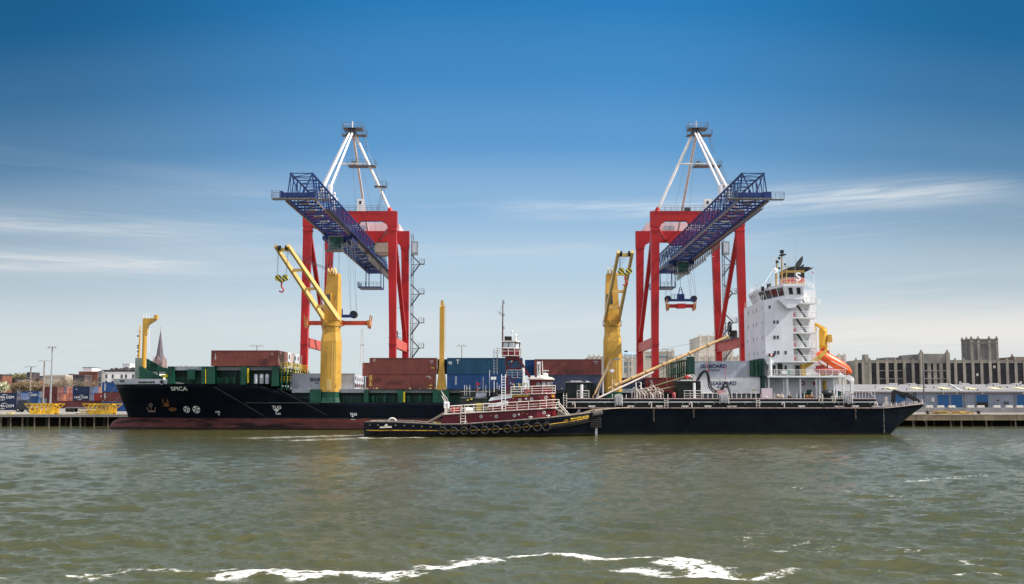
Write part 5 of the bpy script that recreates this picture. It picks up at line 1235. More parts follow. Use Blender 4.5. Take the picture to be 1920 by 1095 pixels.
# ---------------------------------------------------------------- tank barge alongside the ship
BY0, BY1 = 151.0, 171.5
def bx_(px, py=760, D=BY0): return X(px, D, py)
def bz(py, D=BY0): return Z(py, D)
bhull = hull_mat('barge_hull_paint', (.003, .0055, .009), (.004, .005, .007), .25, (.02, .018, .016), 7.0)
bgreen = mat('black_green_paint', (.005, .009, .0075), .5, var=.3, scale=.5, streak=.3)
bone = mat('bone_paint', (.55, .50, .46), .6, var=.15, scale=1.5, streak=.3, rust=.15, rscale=1.5)
tanp = mat('boom_tan', (.55, .36, .17), .5, var=.12, scale=1.0, streak=.3)
olive = mat('olive_pipe', (.15, .13, .07), .6, var=.3, scale=1.5)
rubber = mat('hose_rubber', (.010, .010, .011), .55, var=.3)
lashgrey = mat('lagging_grey', (.24, .24, .25), .85, var=.2, scale=1.5, streak=.4)
barge = thing('tank_barge', 'long low black tank barge with a raked bow, moored outside the container ship', 'barge', (28, 161, 0), world=True)
m = MB(); xl, xr = bx_(853), bx_(1657)
yc = (BY0 + BY1) / 2
def bring(x, hw, zl, zh, ch=.35, cy=None):
    cy = ch if cy is None else cy; zs = min(zl + ch, zh - .05)
    return [(x, yc - hw + cy, zl), (x, yc - hw, zs), (x, yc - hw, zh), (x, yc + hw, zh), (x, yc + hw, zs), (x, yc + hw - cy, zl)]
HWB = (BY1 - BY0) / 2; zt0 = bz(765)
m.loft([bring(xl, HWB * .93, .6, zt0), bring(xl + 3, HWB, -1, zt0), bring(xr, HWB, -1, zt0), bring(xr + .9, HWB * .985, -.55, zt0 + .06, .9, 1.0), bring(xr + 1.9, HWB * .965, .25, zt0 + .16, 1.05, 1.5), bring(xr + 3.2, HWB * .935, 1.35, zt0 + .28, 1.15, 1.8), bring(xr + 5.0, HWB * .89, 2.65, zt0 + .48, 1.0, 1.9), bring(xr + 6.4, HWB * .85, 3.65, zt0 + .60, .7, 1.6), bring(xr + 7.0, HWB * .83, 4.15, zt0 + .64, .5, 1.0)])
m.build('hull', bhull, barge)
m = MB(); m.beam((xl, BY0 - .05, zt0 + .02), (xr, BY0 - .05, zt0 + .02), .22, .14)
pts = [(xr, HWB, .02), (xr + .9, HWB * .985, .08), (xr + 1.9, HWB * .965, .18), (xr + 3.2, HWB * .935, .3), (xr + 5, HWB * .89, .5), (xr + 6.4, HWB * .85, .62), (xr + 7.0, HWB * .83, .66)]
for (a, ha, za_), (b, hb2, zb2) in zip(pts[:-1], pts[1:]): m.beam((a, yc - ha - .05, zt0 + za_), (b, yc - hb2 - .05, zt0 + zb2), .22, .14)
m.build('gunwale', mat('worn_gunwale', (.40, .31, .27), .6, var=.25, scale=2, rust=.35, rscale=1.2), barge)
m = MB()
for z in (.9, 1.7, 2.5, 3.3):
    m.box(xr - .10, xr - .02, BY0 - .02, BY0 + .02, z - .35, z - .25)
for i in range(24): m.box(xr - .08, xr, BY0 - .03, BY0 + .01, .2 + i * .155, .25 + i * .155)
m.build('draft_marks', bone, barge)
tx0, tx1 = bx_(1064), bx_(1648); zt1 = bz(748.0, 152.3)
m = MB(); m.box(tx0, tx1, 152.3, 170.5, zt0 - .02, zt1); m.box(tx0 - .1, tx1 + .1, 152.1, 170.7, zt1 - .32, zt1 - .27); m.build('cargo_trunk', bgreen, barge)
m = MB(); m.tube([(tx0, 152.05, bz(754.3)), (tx1, 152.05, bz(754.3))], .10, 8); 
for k in range(20): x = tx0 + 1 + k * (tx1 - tx0 - 2) / 19; m.box(x - .05, x + .05, 152.0, 152.3, bz(754.3) - .3, bz(754.3))
m.build('deck_pipe', mat('dull_pipe_grey', (.30, .32, .32), .5, var=.2), barge)
m = MB(); m.beam((tx0, 152.2, zt1 + .04), (tx1, 152.2, zt1 + .04), .14, .12); m.build('trunk_edge', mat('worn_pink_edge', (.55, .42, .40), .6, var=.25, scale=2), barge)
for px in (1110, 1183, 1237, 1285, 1328, 1504, 1605):
    m = MB(); x = bx_(px); 
    for s in (-.22, .22): m.tube([(x + s, BY0 + .3, zt0), (x + s, BY0 + .3, zt0 + .26)], .09, 8)
    m.tube([(x - .55, BY0 + .3, zt0 + .27), (x + .55, BY0 + .3, zt0 + .27)], .08, 8); m.build('cleat', bone, barge)
for px in (1373, 1575, 1645):
    m = MB(); x = bx_(px); m.box(x - .75, x + .75, BY0 + .15, BY0 + .5, zt0 + .22, zt0 + .34); m.box(x - .5, x - .35, BY0 + .2, BY0 + .45, zt0, zt0 + .22); m.box(x + .35, x + .5, BY0 + .2, BY0 + .45, zt0, zt0 + .22); m.build('fairlead', bone, barge)
for px in (1076, 1220, 1296, 1470, 1645):
    m = MB(); x = bx_(px); z0 = zt0; a = .18
    m.tube([(x - a, BY0 + .5, z0 + .5), (x - a, BY0 + .5, z0 + .75), (x, BY0 + .5, z0 + .9), (x + a, BY0 + .5, z0 + .75), (x + a, BY0 + .5, z0)], .09, 8); m.build('gooseneck_vent', bone, barge)
for px in (1060, 1251, 1424): m = MB(); m.ladder((bx_(px), 151.9, zt0 - .0), (bx_(px), 151.9, zt1 + (.9 if px == 1060 else .1)), .5, r=.05, step=.35); m.build('ladder', bone, barge)
for px, l in ((1225, 24), (1300, 18), (1603, 20)):
    m = MB(); x = bx_(px); 
    for k in range(int(l * .084 / .16)): m.torus((x + rnd.uniform(-.04, .04), BY0 - .12, zt0 - .1 - k * .17), .10, .045, 'y' if k % 2 else 'x', 8, 5)
    m.build('fender_chain', mat('chain_brown', (.10, .075, .055), .8, var=.3), barge)
# deck houses
def deckhouse(px0, px1, pyt, pyb, y0, y1, rail=None, nm='deck_house', window=None, paint=None):
    m = MB(); x0, x1, z0, z1_ = bx_(px0, 730, y0), bx_(px1, 730, y0), bz(pyb, y0), bz(pyt, y0)
    m.box(x0, x1, y0, y1, z0, z1_); h = m.build(nm, paint or bgreen, barge)
    m = MB(); m.box(x0 - .08, x1 + .08, y0 - .1, y1 + .1, z1_, z1_ + .08); m.build('roof', mat('dusty_roof', (.42, .42, .40), .8, var=.2), h)
    if rail:
        a, b, t, bt = rail; m = MB(); xa, xb = bx_(a, 740, y0 - .9), bx_(b, 740, y0 - .9)
        m.box(xa, xb, y0 - 1.0, y0 - .02, bz(bt, y0) , bz(bt, y0) + .08); m.rail([(xa, y0 - .95, bz(bt, y0) + .08), (xb, y0 - .95, bz(bt, y0) + .08)], 1.15, .045, .95, (1, .6, .3)); m.build('platform_railing', bone, h)
    if window:
        m = MB(); m.box(bx_(window[0], 740, y0), bx_(window[1], 740, y0), y0 - .05, y0 - .005, bz(window[3], y0), bz(window[2], y0)); m.build('window_panel', mat('blind_panel', (.34, .36, .42), .5, var=.1), h)
    return h, (x0, x1, z0, z1_)
h, (a0, a1, c0, c1) = deckhouse(864, 911, 734.5, 766, 156, 161, window=(892, 910, 736, 747), paint=mat('olive_paint', (.028, .033, .022), .6, var=.2, scale=.6, streak=.3))
m = MB(); m.box(a0 - .05, a1 + .05, 155.95, 161.0, c0 + 1.7, c0 + 1.78); m.build('rub_rail', grey_p, h)
m = MB(); m.box(bx_(875, 748, 156), bx_(879, 748, 156), 155.94, 155.99, bz(751, 156), bz(749, 156)); m.sep(); m.box(bx_(882, 748, 156), bx_(886, 748, 156), 155.94, 155.99, bz(749.5, 156), bz(747, 156)); m.build('notice', mat('stencil_yellow', (.7, .55, .08), .6), h)
h, (a0, a1, c0, c1) = deckhouse(1062, 1109, 717, 748.5, 155, 159, (1082, 1104, 732, 747))
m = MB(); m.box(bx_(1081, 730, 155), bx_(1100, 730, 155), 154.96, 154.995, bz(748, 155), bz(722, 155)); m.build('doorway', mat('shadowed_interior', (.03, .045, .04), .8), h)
m = MB(); m.tube([W(1090.5, 748, 154.6), W(1090.5, 721, 154.6)], .24, 12); m.build('exhaust_pipe', white_p, h)
m = MB(); m.box(bx_(1070, 715, 155), bx_(1092, 715, 155), 155.4, 155.7, c1 + .1, c1 + .28); m.sep(); m.tube([W(1099, 716, 155), W(1105, 716, 155)], .1, 6); m.build('roof_lamp', bone, h)
m = MB(); m.box(bx_(1110, 730, 155.5), bx_(1118, 730, 155.5), 155.5, 158, bz(748.5, 155.5), bz(718.5, 155.5)); m.tube([W(1107, 748, 154.8), W(1106, 717, 154.8)], .06, 5); m.tube([W(1114, 748, 154.8), W(1114, 722, 154.8)], .08, 5); m.build('locker_house', bgreen, h)
h, (a0, a1, c0, c1) = deckhouse(1271, 1314, 714.5, 748.5, 155, 159.5, (1283, 1315, 731, 747))
m = MB(); m.tube([W(1302, 748, 154.6), W(1301.5, 718, 154.6)], .20, 12); m.build('exhaust_pipe', white_p, h)
m = MB(); m.box(bx_(1277, 713, 155), bx_(1301, 713, 155), 155.3, 155.6, c1 + .08, c1 + .22); m.build('roof_lamp', bone, h)
# derrick boom, gin poles
def bar(pts, r, nm, mm, **k):
    m = MB(); m.tube([W(*p) for p in pts], r, 10); return m.build(nm, mm, barge)
m = MB(); bA, bB = W(1140, 729, 157), W(1363, 632, 160); m.tube([bA, bA.lerp(bB, .06)], .16, 8)
m.tube([bA.lerp(bB, .06), bA.lerp(bB, .5)], .27, 12); m.tube([bA.lerp(bB, .5), bB], [.27, .22], 12)
for f in (.06, .1, .20, .32, .46, .58, .68, .84): c = bA.lerp(bB, f); d_ = (bB - bA).normalized(); m.tube([c - d_ * .12, c + d_ * .12], .36, 12)
m.tube([bB, bB + (bB - bA).normalized() * .3], .3, 10); m.build('cargo_boom', tanp, barge)
m = MB()
for f, e in ((.46, 720), (.84, 712), (.68, 715)): c = bA.lerp(bB, f); m.tube([c, (c.x, c.y, bz(e, c.y))], .03, 4)
m.tube([W(1147, 676, 156), W(1140, 676, 157), W(1363, 630, 160)], .02, 4)
m.tube([bA.lerp(bB, .3) - Vector((0, 0, 1)), W(1300, 660, 159)], .025, 4); m.tube([W(1171, 733, 156), W(1230, 695, 157)], .05, 5); m.tube([W(1180, 733, 156), W(1262, 690, 158)], .035, 4)
m.build('boom_rigging', wire, barge)
bar([(1118, 748, 155), (1225, 698, 157)], .16, 'gangway_pole', mat('pale_pole', (.62, .52, .46), .5, var=.15)); bar([(1111, 746, 155), (1145.5, 674, 156)], .14, 'gin_pole', tanp); bar([(1118, 745, 156), (1133, 705, 156.5), (1146, 676, 157)], .10, 'gin_pole', mat('pale_pole', (.6, .5, .44)))
bar([(1147.5, 735, 156), (1147, 674, 156)], .12, 'king_post', tanp); bar([(1130.5, 740, 156), (1130, 708, 156)], .13, 'king_post', bone)
m = MB(); q = W(1147.5, 696, 155.8); m.ball(tuple(q), .32, 8, 5, 1, .4, 1.1); m.beam(q + Vector((-.45, 0, .1)), q + Vector((.45, 0, .1)), .1, .2); m.build('lamp_cluster', white_p, barge)
m = MB(); q = W(1152, 674, 156); m.box(q.x - .1, q.x + .9, q.y - .2, q.y + .2, q.z - .1, q.z + .12); m.build('work_lamp', grey_p, barge)
bar([(1204, 731, 156), (1290, 705, 157)], .14, 'cargo_pipe', olive); bar([(1212, 735, 155), (1276, 723, 156)], .12, 'cargo_pipe', olive); bar([(1224, 716, 157), (1213, 736, 157)], .06, 'pipe_stay', bone)
bar([(1250, 733, 157), (1251, 660, 157)], .07, 'king_post', olive); bar([(1291, 704, 156), (1298, 707, 156), (1306, 716, 156)], .1, 'pale_hose', bone); bar([(1288, 704, 156.5), (1300, 703, 156), (1309, 716, 156)], .09, 'pale_hose', bone)
m = MB(); q = W(1288, 707, 156); m.ball(tuple(q), .35, 10, 6, 1.5, 1, .7); m.build('hose_coupling', redp, barge)
# manifold
m = MB()
for k in range(11):
    px = 1185 + k * 5; q = W(px, 748, 155 + (k % 3)); h_ = rnd.uniform(.8, 2.2); m.tube([q, q + Vector((0, 0, h_)), q + Vector((.35, -.2, h_ + .25)), q + Vector((.7, -.3, h_ - .2)), q + Vector((.75, -.3, 0))], .09, 7); m.sep()
m.build('manifold_pipe', mat('pale_pole', (.6, .5, .44)), barge)
m = MB()
for k in range(8): q = W(1188 + k * 7.5, 736 - rnd.uniform(0, 8), 154.8); m.torus(tuple(q), .28, .05, 'y', 12, 5); m.sep()
m.build('valve_wheel', mat('pale_pole', (.6, .5, .44)), barge)
m = MB(); q = W(1192.5, 731, 154.6); m.tube([q, q + Vector((0, 0, 1.2)), q + Vector((.8, 0, 1.2)), q + Vector((.8, 0, 0))], .09, 6); m.build('pipe_frame', bone, barge)
m = MB()
for px, w_, h_ in ((1176, 10, .9), (1205, 18, .5), (1235, 14, .8), (1246, 6, 1.2), (1258, 6, .7)): q = W(px, 742, 158); m.box(q.x, q.x + w_ * .085, 156.5, 160, zt1, zt1 + h_); m.sep()
m.build('pump_casing', bgreen, barge)
m = MB(); q = W(1263.5, 740, 154); m.lathe([(.22, zt1), (.30, zt1 + .3), (.28, zt1 + .9), (.15, zt1 + 1.05)], 10, (q.x, 154, 0)); m.build('fire_monitor', mat('dusty_red', (.36, .07, .07), .6, var=.3, scale=3), barge)
m = MB()
for px in list(range(1122, 1270, 26)) + list(range(1318, 1430, 9)) + list(range(1452, 1590, 14)):
    x = bx_(px, 740, 153); h_ = rnd.uniform(.7, 1.2); m.tube([(x, 153, zt1), (x, 153, zt1 + h_)], .07, 6); m.sep()
m.build('deck_stanchion', bone, barge)
m = MB(); m.rail([(bx_(1598, 740, 153), 152.6, zt1), (tx1, 152.6, zt1)], 1.25, .05, .5, (1,)); m.beam((bx_(1628, 740, 153), 152.6, zt1 + 1.1), (bx_(1640, 740, 153), 152.6, zt1 + .1), .15); m.build('bow_railing', mat('faded_rail', (.45, .42, .45), .6), barge)
# hoses and lagged bundles
def hose(pts, nm='cargo_hose', r=.13, mm=None):
    P_ = [W(*p) for p in pts]; o = []
    for i in range(len(P_) - 1):
        p0, p1, p2, p3 = P_[max(0, i - 1)], P_[i], P_[i + 1], P_[min(len(P_) - 1, i + 2)]
        for k in range(6):
            t = k / 6; o.append(.5 * ((2 * p1) + (p2 - p0) * t + (2 * p0 - 5 * p1 + 4 * p2 - p3) * t * t + (3 * p1 - p0 - 3 * p2 + p3) * t ** 3))
    o.append(P_[-1]); m = MB(); m.tube(o, r, 8); return m.build(nm, mm or rubber, barge)
hose([(1305, 716, 155), (1314, 700, 155), (1324, 695, 155), (1329, 705, 155), (1332, 722, 155), (1340, 732, 155), (1352, 730, 155), (1360, 716, 155), (1366, 729, 155), (1370, 741, 154)])
hose([(1308, 716, 155.6), (1316, 702, 155.6), (1323, 697, 155.6), (1327, 708, 155.6), (1329, 724, 155.6), (1338, 735, 155.6), (1349, 733, 155.6)], r=.11)
hose([(1354, 740, 154.6), (1356, 727, 154.6), (1362, 725, 154.6), (1367, 731, 154.6), (1369, 741, 154.6)], r=.12)
m = MB(); q = W(1325, 695, 155); m.tube([q, W(1325, 665, 157)], .04, 4); m.beam(q - Vector((.5, 0, 0)), q + Vector((.5, 0, 0)), .12, .2); m.sep(); q = W(1360, 712, 155); m.tube([q, q + Vector((0, 0, 2.2))], .05, 4); m.build('hose_hanger', mat('dusty_red', (.36, .07, .07)), barge)
def bundle(px, pyt, pyb, w_):
    m = MB(); x, D = bx_(px, 750, 151.3), 151.3
    for k in range(5):
        xx = x + (k - 2) * w_ / 5; zb2 = bz(pyb, D) + abs(k - 2) * .06 + rnd.uniform(-.08, .08)
        m.tube([(xx, D + .5, bz(pyt, D)), (xx + rnd.uniform(-.05, .05), D - .1, bz(pyt, D) - .3), (xx + rnd.uniform(-.06, .06), D - .12, zb2)], [w_ / 8, w_ / 7, w_ / 8], 7)
    b = m.build('hose_bundle', lashgrey, barge)
    m = MB(); m.tube([(x - w_ * .55, D, bz(pyb, D) - .1), (x - w_ * .58, D - .1, bz(pyt, D) + .1), (x, D, bz(pyt, D) + .25), (x + w_ * .58, D - .1, bz(pyt, D) + .1), (x + w_ * .55, D, bz(pyb, D) - .05)], .06, 6); m.build('bundle_hoop', bone, b)
bundle(1160, 742, 761, 1.0); bundle(1358, 740, 756, 1.25); bundle(1590, 739, 757, 1.25)
m = MB(); q = W(1550, 738, 152.5); m.ball(tuple(q), .72, 16, 10, 1.35, 1, .85); m.build('pressure_tank', black_p, barge)
m = MB()
for a, b in ((1536, 1542), (1561, 1566)):
    m.tube([W(a, 742, 151.6), W(a, 752, 151.6), W((a + b) / 2, 756, 151.6), W(b, 752, 151.6), W(b, 740, 151.6), W((a + b) / 2, 737, 151.6)], .09, 7); m.sep()
m.build('pipe_loop', mat('worn_pale_pipe', (.5, .47, .40), .6), barge)
m = MB(); m.box(bx_(1427.5, 735, 153), bx_(1448, 735, 153), 152.9, 153.0, bz(748, 153), bz(728, 153)); m.build('notice_board', mat('pinkish_board', (.58, .48, .50), .7, var=.08), barge)
m = MB(); m.box(bx_(1345, 735, 153), bx_(1360, 735, 153), 152.9, 153.6, bz(739.5, 153), bz(731.5, 153)); m.build('notice_board', mat('dusty_pink', (.5, .26, .25), .7), barge)
m = MB()
for px, sx_, c_ in ((1436, .9, 0), (1460, 1.1, 1), (1466, .7, 1), (1481, .8, 2), (1520, 1.3, 3), (1512, .6, 3)):
    q = W(px, 743, 153.2); m.m = c_; m.ball((q.x, q.y, zt1 + .32), .45, 9, 6, sx_, .8, .8 + .2 * (c_ == 1)); m.sep()
m.build('covered_gear', [white_p, mat('canvas', (.4, .33, .26), .9, var=.3, scale=3), mat('gear_brown', (.10, .07, .05), .8, var=.4, scale=4), mat('gear_rust', (.22, .09, .03), .8, var=.4, scale=3)], barge)
# bow gear: folded crane, bollards, jack staff
m = MB(); m.beam(W(1674.5, 757, 156), W(1675.5, 733, 156), .5); m.beam(W(1675, 734, 156), W(1700, 741, 156), .45, .6); m.beam(W(1698, 739, 156), W(1724, 753, 156), .7, .65, .4, .4); m.tube([W(1676, 735, 156), W(1698, 747, 156)], .12, 6)
for px in (1713.5, 1717): m.tube([W(px, 756, 157), W(px, 735, 157)], .09, 6)
m.build('folding_crane', black_p, barge)
m = MB()
for k in range(16):
    px = 1655 + k * 4.9; q = W(px, 757, 153 + (k * 7 % 5)); z = zt0 + .15 + .45 * (k / 16); r_ = rnd.uniform(.12, .22); h_ = rnd.uniform(.35, .8)
    m.tube([(q.x, q.y, z), (q.x, q.y, z + h_)], r_, 8); m.tube([(q.x, q.y, z + h_ - .08), (q.x, q.y, z + h_)], r_ * 1.3, 8); m.sep()
m.build('bollard', bone, barge)
m = MB(); m.box(bx_(1655, 745, 155), bx_(1668, 745, 155), 154.5, 155.5, zt0 + .1, zt0 + .8); m.box(bx_(1658, 745, 155), bx_(1662, 745, 155), 154.6, 155.2, zt0 + .8, bz(744, 155)); m.build('bow_winch', bone, barge)
m = MB(); m.tube([W(1733, 754, 158), W(1731, 700, 158), W(1730, 661, 158)], [.12, .10, .05], 8); m.build('jackstaff', mat('dark_pole', (.09, .10, .12), .5), barge)
p_ = Vector((bx_(1695, 764), yc - HWB * .925 - .02, bz(764.5)))
text('bow_lettering', 'DBL 32', .55, white_p, barge, (p_.x, p_.y - .06, p_.z), right=(3.6, .85, .25))
m = MB(); 
for dx in (-.1, .18): m.tube([W(1735, 758, 154) + Vector((dx, 0, 0)), W(1738, 775, 154) + Vector((dx * 2, 0, 0)), W(1733, 790, 154)], .03, 4)
m.build('mooring_rope', mat('rope_tan', (.42, .34, .24), .9), barge)

# ---------------------------------------------------------------- tug
TD = 146.0; THB = 4.3
maroon = mat('tug_maroon', (.105, .007, .015), .42, var=.12, scale=.5, streak=.2, rust=.04)
cream = mat('tug_trim', (.66, .60, .52), .55, var=.12, scale=1.2, streak=.25, rust=.12, rscale=1.5)
tugblack = hull_mat('tug_hull_paint', (.007, .010, .016), (.02, .018, .015), .5, (.045, .028, .018), 3.0)
tyre = mat('tyre_rubber', (.016, .016, .015), .75, var=.35, scale=3)
paleb = mat('pale_blue_trim', (.64, .68, .70), .55, var=.1, scale=.8, streak=.3)
tyel = mat('guard_yellow', (.50, .29, .03), .6, var=.3, scale=1.5, rust=.62, rscale=1.2)
rope_m = mat('rope_tan', (.42, .34, .24), .9)
def tX(px, py=770, D=TD): return X(px, D, py)
tug = thing('tugboat', 'maroon and black tugboat with lattice tower wheelhouse and row of tyres alongside the barge', 'tugboat', (-4, TD, 0), world=True)
xs0, xs1 = tX(683), tX(1127)
TPX = [683, 700, 735, 780, 825, 870, 905, 945, 985, 1025, 1060, 1090, 1112, 1127]
TPY = [791.5, 791, 791, 793, 796, 795.5, 793, 790.2, 787, 783.5, 779.8, 775.8, 772.5, 769.5]
def hwid(f): return THB * min(1, (f / .06) ** .5 if f < .06 else 1) * (1 - max(0, (f - .70) / .30) ** 2.1 * .90)
def tz(x): return float(np.interp(x, [tX(p) for p in TPX], [Z(y, TD - hwid((tX(p) - xs0) / (xs1 - xs0))) for p, y in zip(TPX, TPY)]))
def twl(f): return hwid(max(0, min(1, f * 1.0))) * (1 - .10) * (1 - max(0, (f - .62) / .38) ** 1.8 * .6)
def thalf(x, z):
    f = (x - xs0) / (xs1 - xs0); t = min(1, max(0, z / tz(x))); return twl(f) + (hwid(f) - twl(f)) * t ** .8
rings = []
for i in range(37):
    f = [0, .004, .012, .025, .045][i] if i < 5 else .045 + (i - 4) / 32 * .955
    x = xs0 + (xs1 - xs0) * f; near = []
    for z in [-1.0] + [tz(x) * k / 7 for k in range(8)]:
        b = thalf(x, max(0, z)) * (.75 if z < 0 else 1); xx = x - (max(0, (f - .8)) / .2) ** 2 * .9 * (1 - max(0, z) / tz(x)) + (1.2 if z < 0 and f < .02 else 0); near.append((xx, TD - b, z))
    rings.append(near + [(p[0], 2 * TD - p[1], p[2]) for p in near[::-1]])
m = MB(); m.loft(rings, smooth=True); m.build('hull', tugblack, tug)
def tside(x, z, out=.05): return Vector((x, TD - thalf(x, z) - out, z))
m = MB(); pr = [tX(p) for p in np.linspace(690, 1124, 40)]
pts = [tside(x, tz(x) + .03, -.05) for x in pr]; m.tube(pts, .11, 6); m.tube([(p.x, 2 * TD - p.y, p.z) for p in pts], .11, 6); m.build('cap_rail', mat('worn_cap', (.22, .18, .15), .7, var=.3, scale=2, rust=.3), tug)
gy = lambda px: float(np.interp(px, [690, 742, 830, 900, 960, 1028, 1065, 1103], [807.5, 807, 807.5, 806.5, 803, 796, 791, 784]))
gpts = []
for p in np.linspace(692, 1104, 60):
    x = tX(p); z = Z(gy(p), TD - 4.2); gpts.append(tside(x, z, .05))
m = MB(); m.tube(gpts, .085, 7); m.build('rub_guard', tyel, tug)
gp2 = [tside(p.x, max(.1, p.z - .42), .02) for p in gpts]; m = MB(); m.tube(gp2, .13, 6); m.build('lower_guard', tugblack, tug)
# tyres and chains
TY = [(834, 808.7), (854, 808.7), (872.7, 808.4), (889.6, 807.2), (910, 807.4), (929.6, 806.2), (951.3, 804.6), (967.7, 803.8), (985.7, 801.8), (1005.6, 801.2), (1022, 800.8)]
for i, (px, py) in enumerate(TY):
    x, z = tX(px), Z(py, TD - 4.6); p = tside(x, z, .24); m = MB(); rr = (.50, .46, .48, .52, .50, .50, .52, .50, .50, .55, .53)[i]
    m.torus(tuple(p), rr, .17, 'y', 22, 9); ty = m.build('tyre_fender', tyre, tug)
    m = MB(); t = tside(x - (.55 if i < 6 else -.1), tz(x) + .1, .05); m.tube([p + Vector((-.1, 0, rr)), t], .035, 5)
    if i % 2 == 0: m.tube([p + Vector((.1, 0, rr)), tside(x + .6, tz(x) + .08, .05)], .03, 5)
    m.build('hanging_chain', mat('chain_brown', (.10, .075, .055)), ty)
# bow fenders
def pad(px0, px1, pyt, pyb, nr, nm):
    m = MB()
    for r in range(nr):
        f = (r + .5) / nr
        for k in range(int((px1 - px0) / 2.0)):
            px = px0 + 2.0 * k + (r % 2); pt, pb = (pyt(px), pyb(px)) if callable(pyt) else (pyt, pyb)
            x = min(tX(px), xs1 - .15); z = Z(pt + (pb - pt) * f, TD - 3.5); p = tside(x, z, .10); m.ball(tuple(p), .16, 7, 5, .8, 1.3, .9)
    return m.build(nm, tyre, tug)
pad(1030, 1104, lambda p: gy(p) + 2.5, lambda p: gy(p) + 8.5, 3, 'rubber_strip'); pad(1105, 1128, 783, 803, 6, 'bow_fender')
m = MB(); 
for sgn in (-1, 1):
    m.tube([(tX(p), TD + sgn * (thalf(tX(p), tz(tX(p))) + .12), tz(tX(p)) - .30) for p in np.linspace(1108, 1126.5, 8)], .42, 10)
m.build('bow_roll', mat('worn_rubber', (.06, .055, .05), .8, var=.3, scale=2), tug)
m = MB()
for k in range(7):
    z = .1 + k * .19; p = tside(xs1 - .75, max(z, .05), .06); m.box(p.x - .22, p.x + .12, p.y - .03, p.y, z, z + .11)
m.build('draft_marks', white_p, tug)
# name in yellow on the bow
x0 = tX(1085); f0 = Vector((tX(1103) - tX(1067), -(thalf(tX(1103), 3.0) - thalf(tX(1067), 3.0)), (tz(tX(1103)) - tz(tX(1067))) * 1.0))
p = tside(x0, tz(x0) - .52, .10); text('bow_lettering', 'McALLISTER SISTERS', .36, mat('letter_yellow', (.75, .52, .05), .5), tug, p, right=f0, up=(0, -.15, 1), xs=1.0)
m = MB(); q = tside(tX(1059), tz(tX(1059)) - .62, .05); m.beam(q - Vector((.3, 0, .03)), q + Vector((.3, 0, .03)), .04, .14); m.build('side_mark', tyel, tug)
# deck
m = MB(); m.loft([[(x, TD - hwid((x - xs0) / (xs1 - xs0)) + .15, tz(x) - .45), (x, TD + hwid((x - xs0) / (xs1 - xs0)) - .15, tz(x) - .45)] for x in np.linspace(xs0 + .4, xs1 - .6, 24)], closed=False, cap=False); m.build('deck', mat('tug_deck', (.05, .045, .04), .85, var=.3), tug)
# houses: rounded-front plan lofted along the sheer
def house(px0, px1, hw, zb_f, zt_f, nm, mm, rnd_f=2.4, parent=tug, taper=0.0, y=TD, back=0.0):
    x0, x1 = tX(px0), tX(px1); plan = [(x0, -hw), (x1 - rnd_f, -hw)]
    plan += [(x1 - .14 * rnd_f, -hw * .5), (x1, 0), (x1 - .14 * rnd_f, hw * .5)]
    plan += [(x1 - rnd_f, hw), (x0, hw)]
    m = MB(); m.loft([[(px_, y + py_, zb_f(px_)) for px_, py_ in plan], [(px_ - taper * (1 if px_ > x1 - rnd_f else 0) + (back if px_ == x0 else 0), y + py_, zt_f(px_)) for px_, py_ in plan]])
    for i in range(len(m.sm)): m.sm[i] = False
    return m.build(nm, mm, parent), plan
lin = lambda pa, ya, pb, yb, D: (lambda x: float(np.interp(x, [tX(pa), tX(pb)], [Z(ya, D), Z(yb, D)])) if tX(pa) <= x <= tX(pb) else Z(ya, D) + (x - tX(pa)) * (Z(yb, D) - Z(ya, D)) / (tX(pb) - tX(pa)))
HW1 = 3.3; ND = TD - HW1
z1t = lin(836, 777.5, 1045, 765, ND)
m = MB(); xa, xb = tX(834), tX(1043); plan = [(xa, -HW1), (xb - 3, -HW1)] + [(xb - .5, -HW1 * .5), (xb, 0), (xb - .5, HW1 * .5)] + [(xb - 3, HW1), (xa, HW1)]
m.loft([[(a - (.5 if a == xa else 0), TD + b, tz(a) - .5) for a, b in plan], [(a, TD + b, z1t(a)) for a, b in plan]]); dk1 = m.build('lower_deckhouse', maroon, tug)
m = MB(); plan2 = [(a, b * 1.10 + 0) for a, b in plan]; m.loft([[(a + (.3 if a > xb - 2.9 else 0), TD + b, z1t(a)) for a, b in plan2], [(a + (.3 if a > xb - 2.9 else 0), TD + b, z1t(a) + .12) for a, b in plan2]]); m.build('boat_deck', cream, tug)
HW2 = 2.5; z2b = lambda x: z1t(x) + .1; z2t = lin(918, 742, 1041, 737.5, TD - HW2)
dk2, plan3 = house(934, 1041.5, HW2, z2b, z2t, 'upper_deckhouse', maroon, 2.3)
m = MB(); m.loft([[(a, TD + b * 1.08, z2t(a)) for a, b in plan3], [(a, TD + b * 1.08, z2t(a) + .12) for a, b in plan3]]); m.build('bridge_deck', cream, tug)
# sloping stack casing with pale bands
m = MB(); c0, c1 = tX(914), tX(936); m.prism([(c0, z2b(c0)), (c1, z2b(c1)), (c1, z2t(c1) + .05), (c0 + .5, z2t(c0) - .7)], 'y', TD - 2.45, TD + 2.45); m.build('stack_casing', maroon, tug)
for (ax, ay), (bx, by), h_ in (((916, 752), (960, 746), 8.5), ((914.5, 763.5), (953, 758.5), 7.5)):
    m = MB(); D = TD - HW2 - .06; m.prism([(tX(ax, 750, D), Z(ay, D)), (tX(bx, 750, D), Z(by, D)), (tX(bx, 750, D), Z(by - h_, D)), (tX(ax + 4, 750, D), Z(ay - h_ * .75, D))], 'y', D - .05, TD - HW2 + .02); m.build('pale_band', paleb, tug)
m = MB(); m.tube([W(929, 745, TD - 1), W(928, 733, TD - 1), W(931, 729, TD - 1)], .42, 10); m.tube([W(936, 745, TD + 1), W(935, 736, TD + 1), W(938, 733, TD + 1)], .42, 10); m.build('exhaust_stack', black_p, tug)
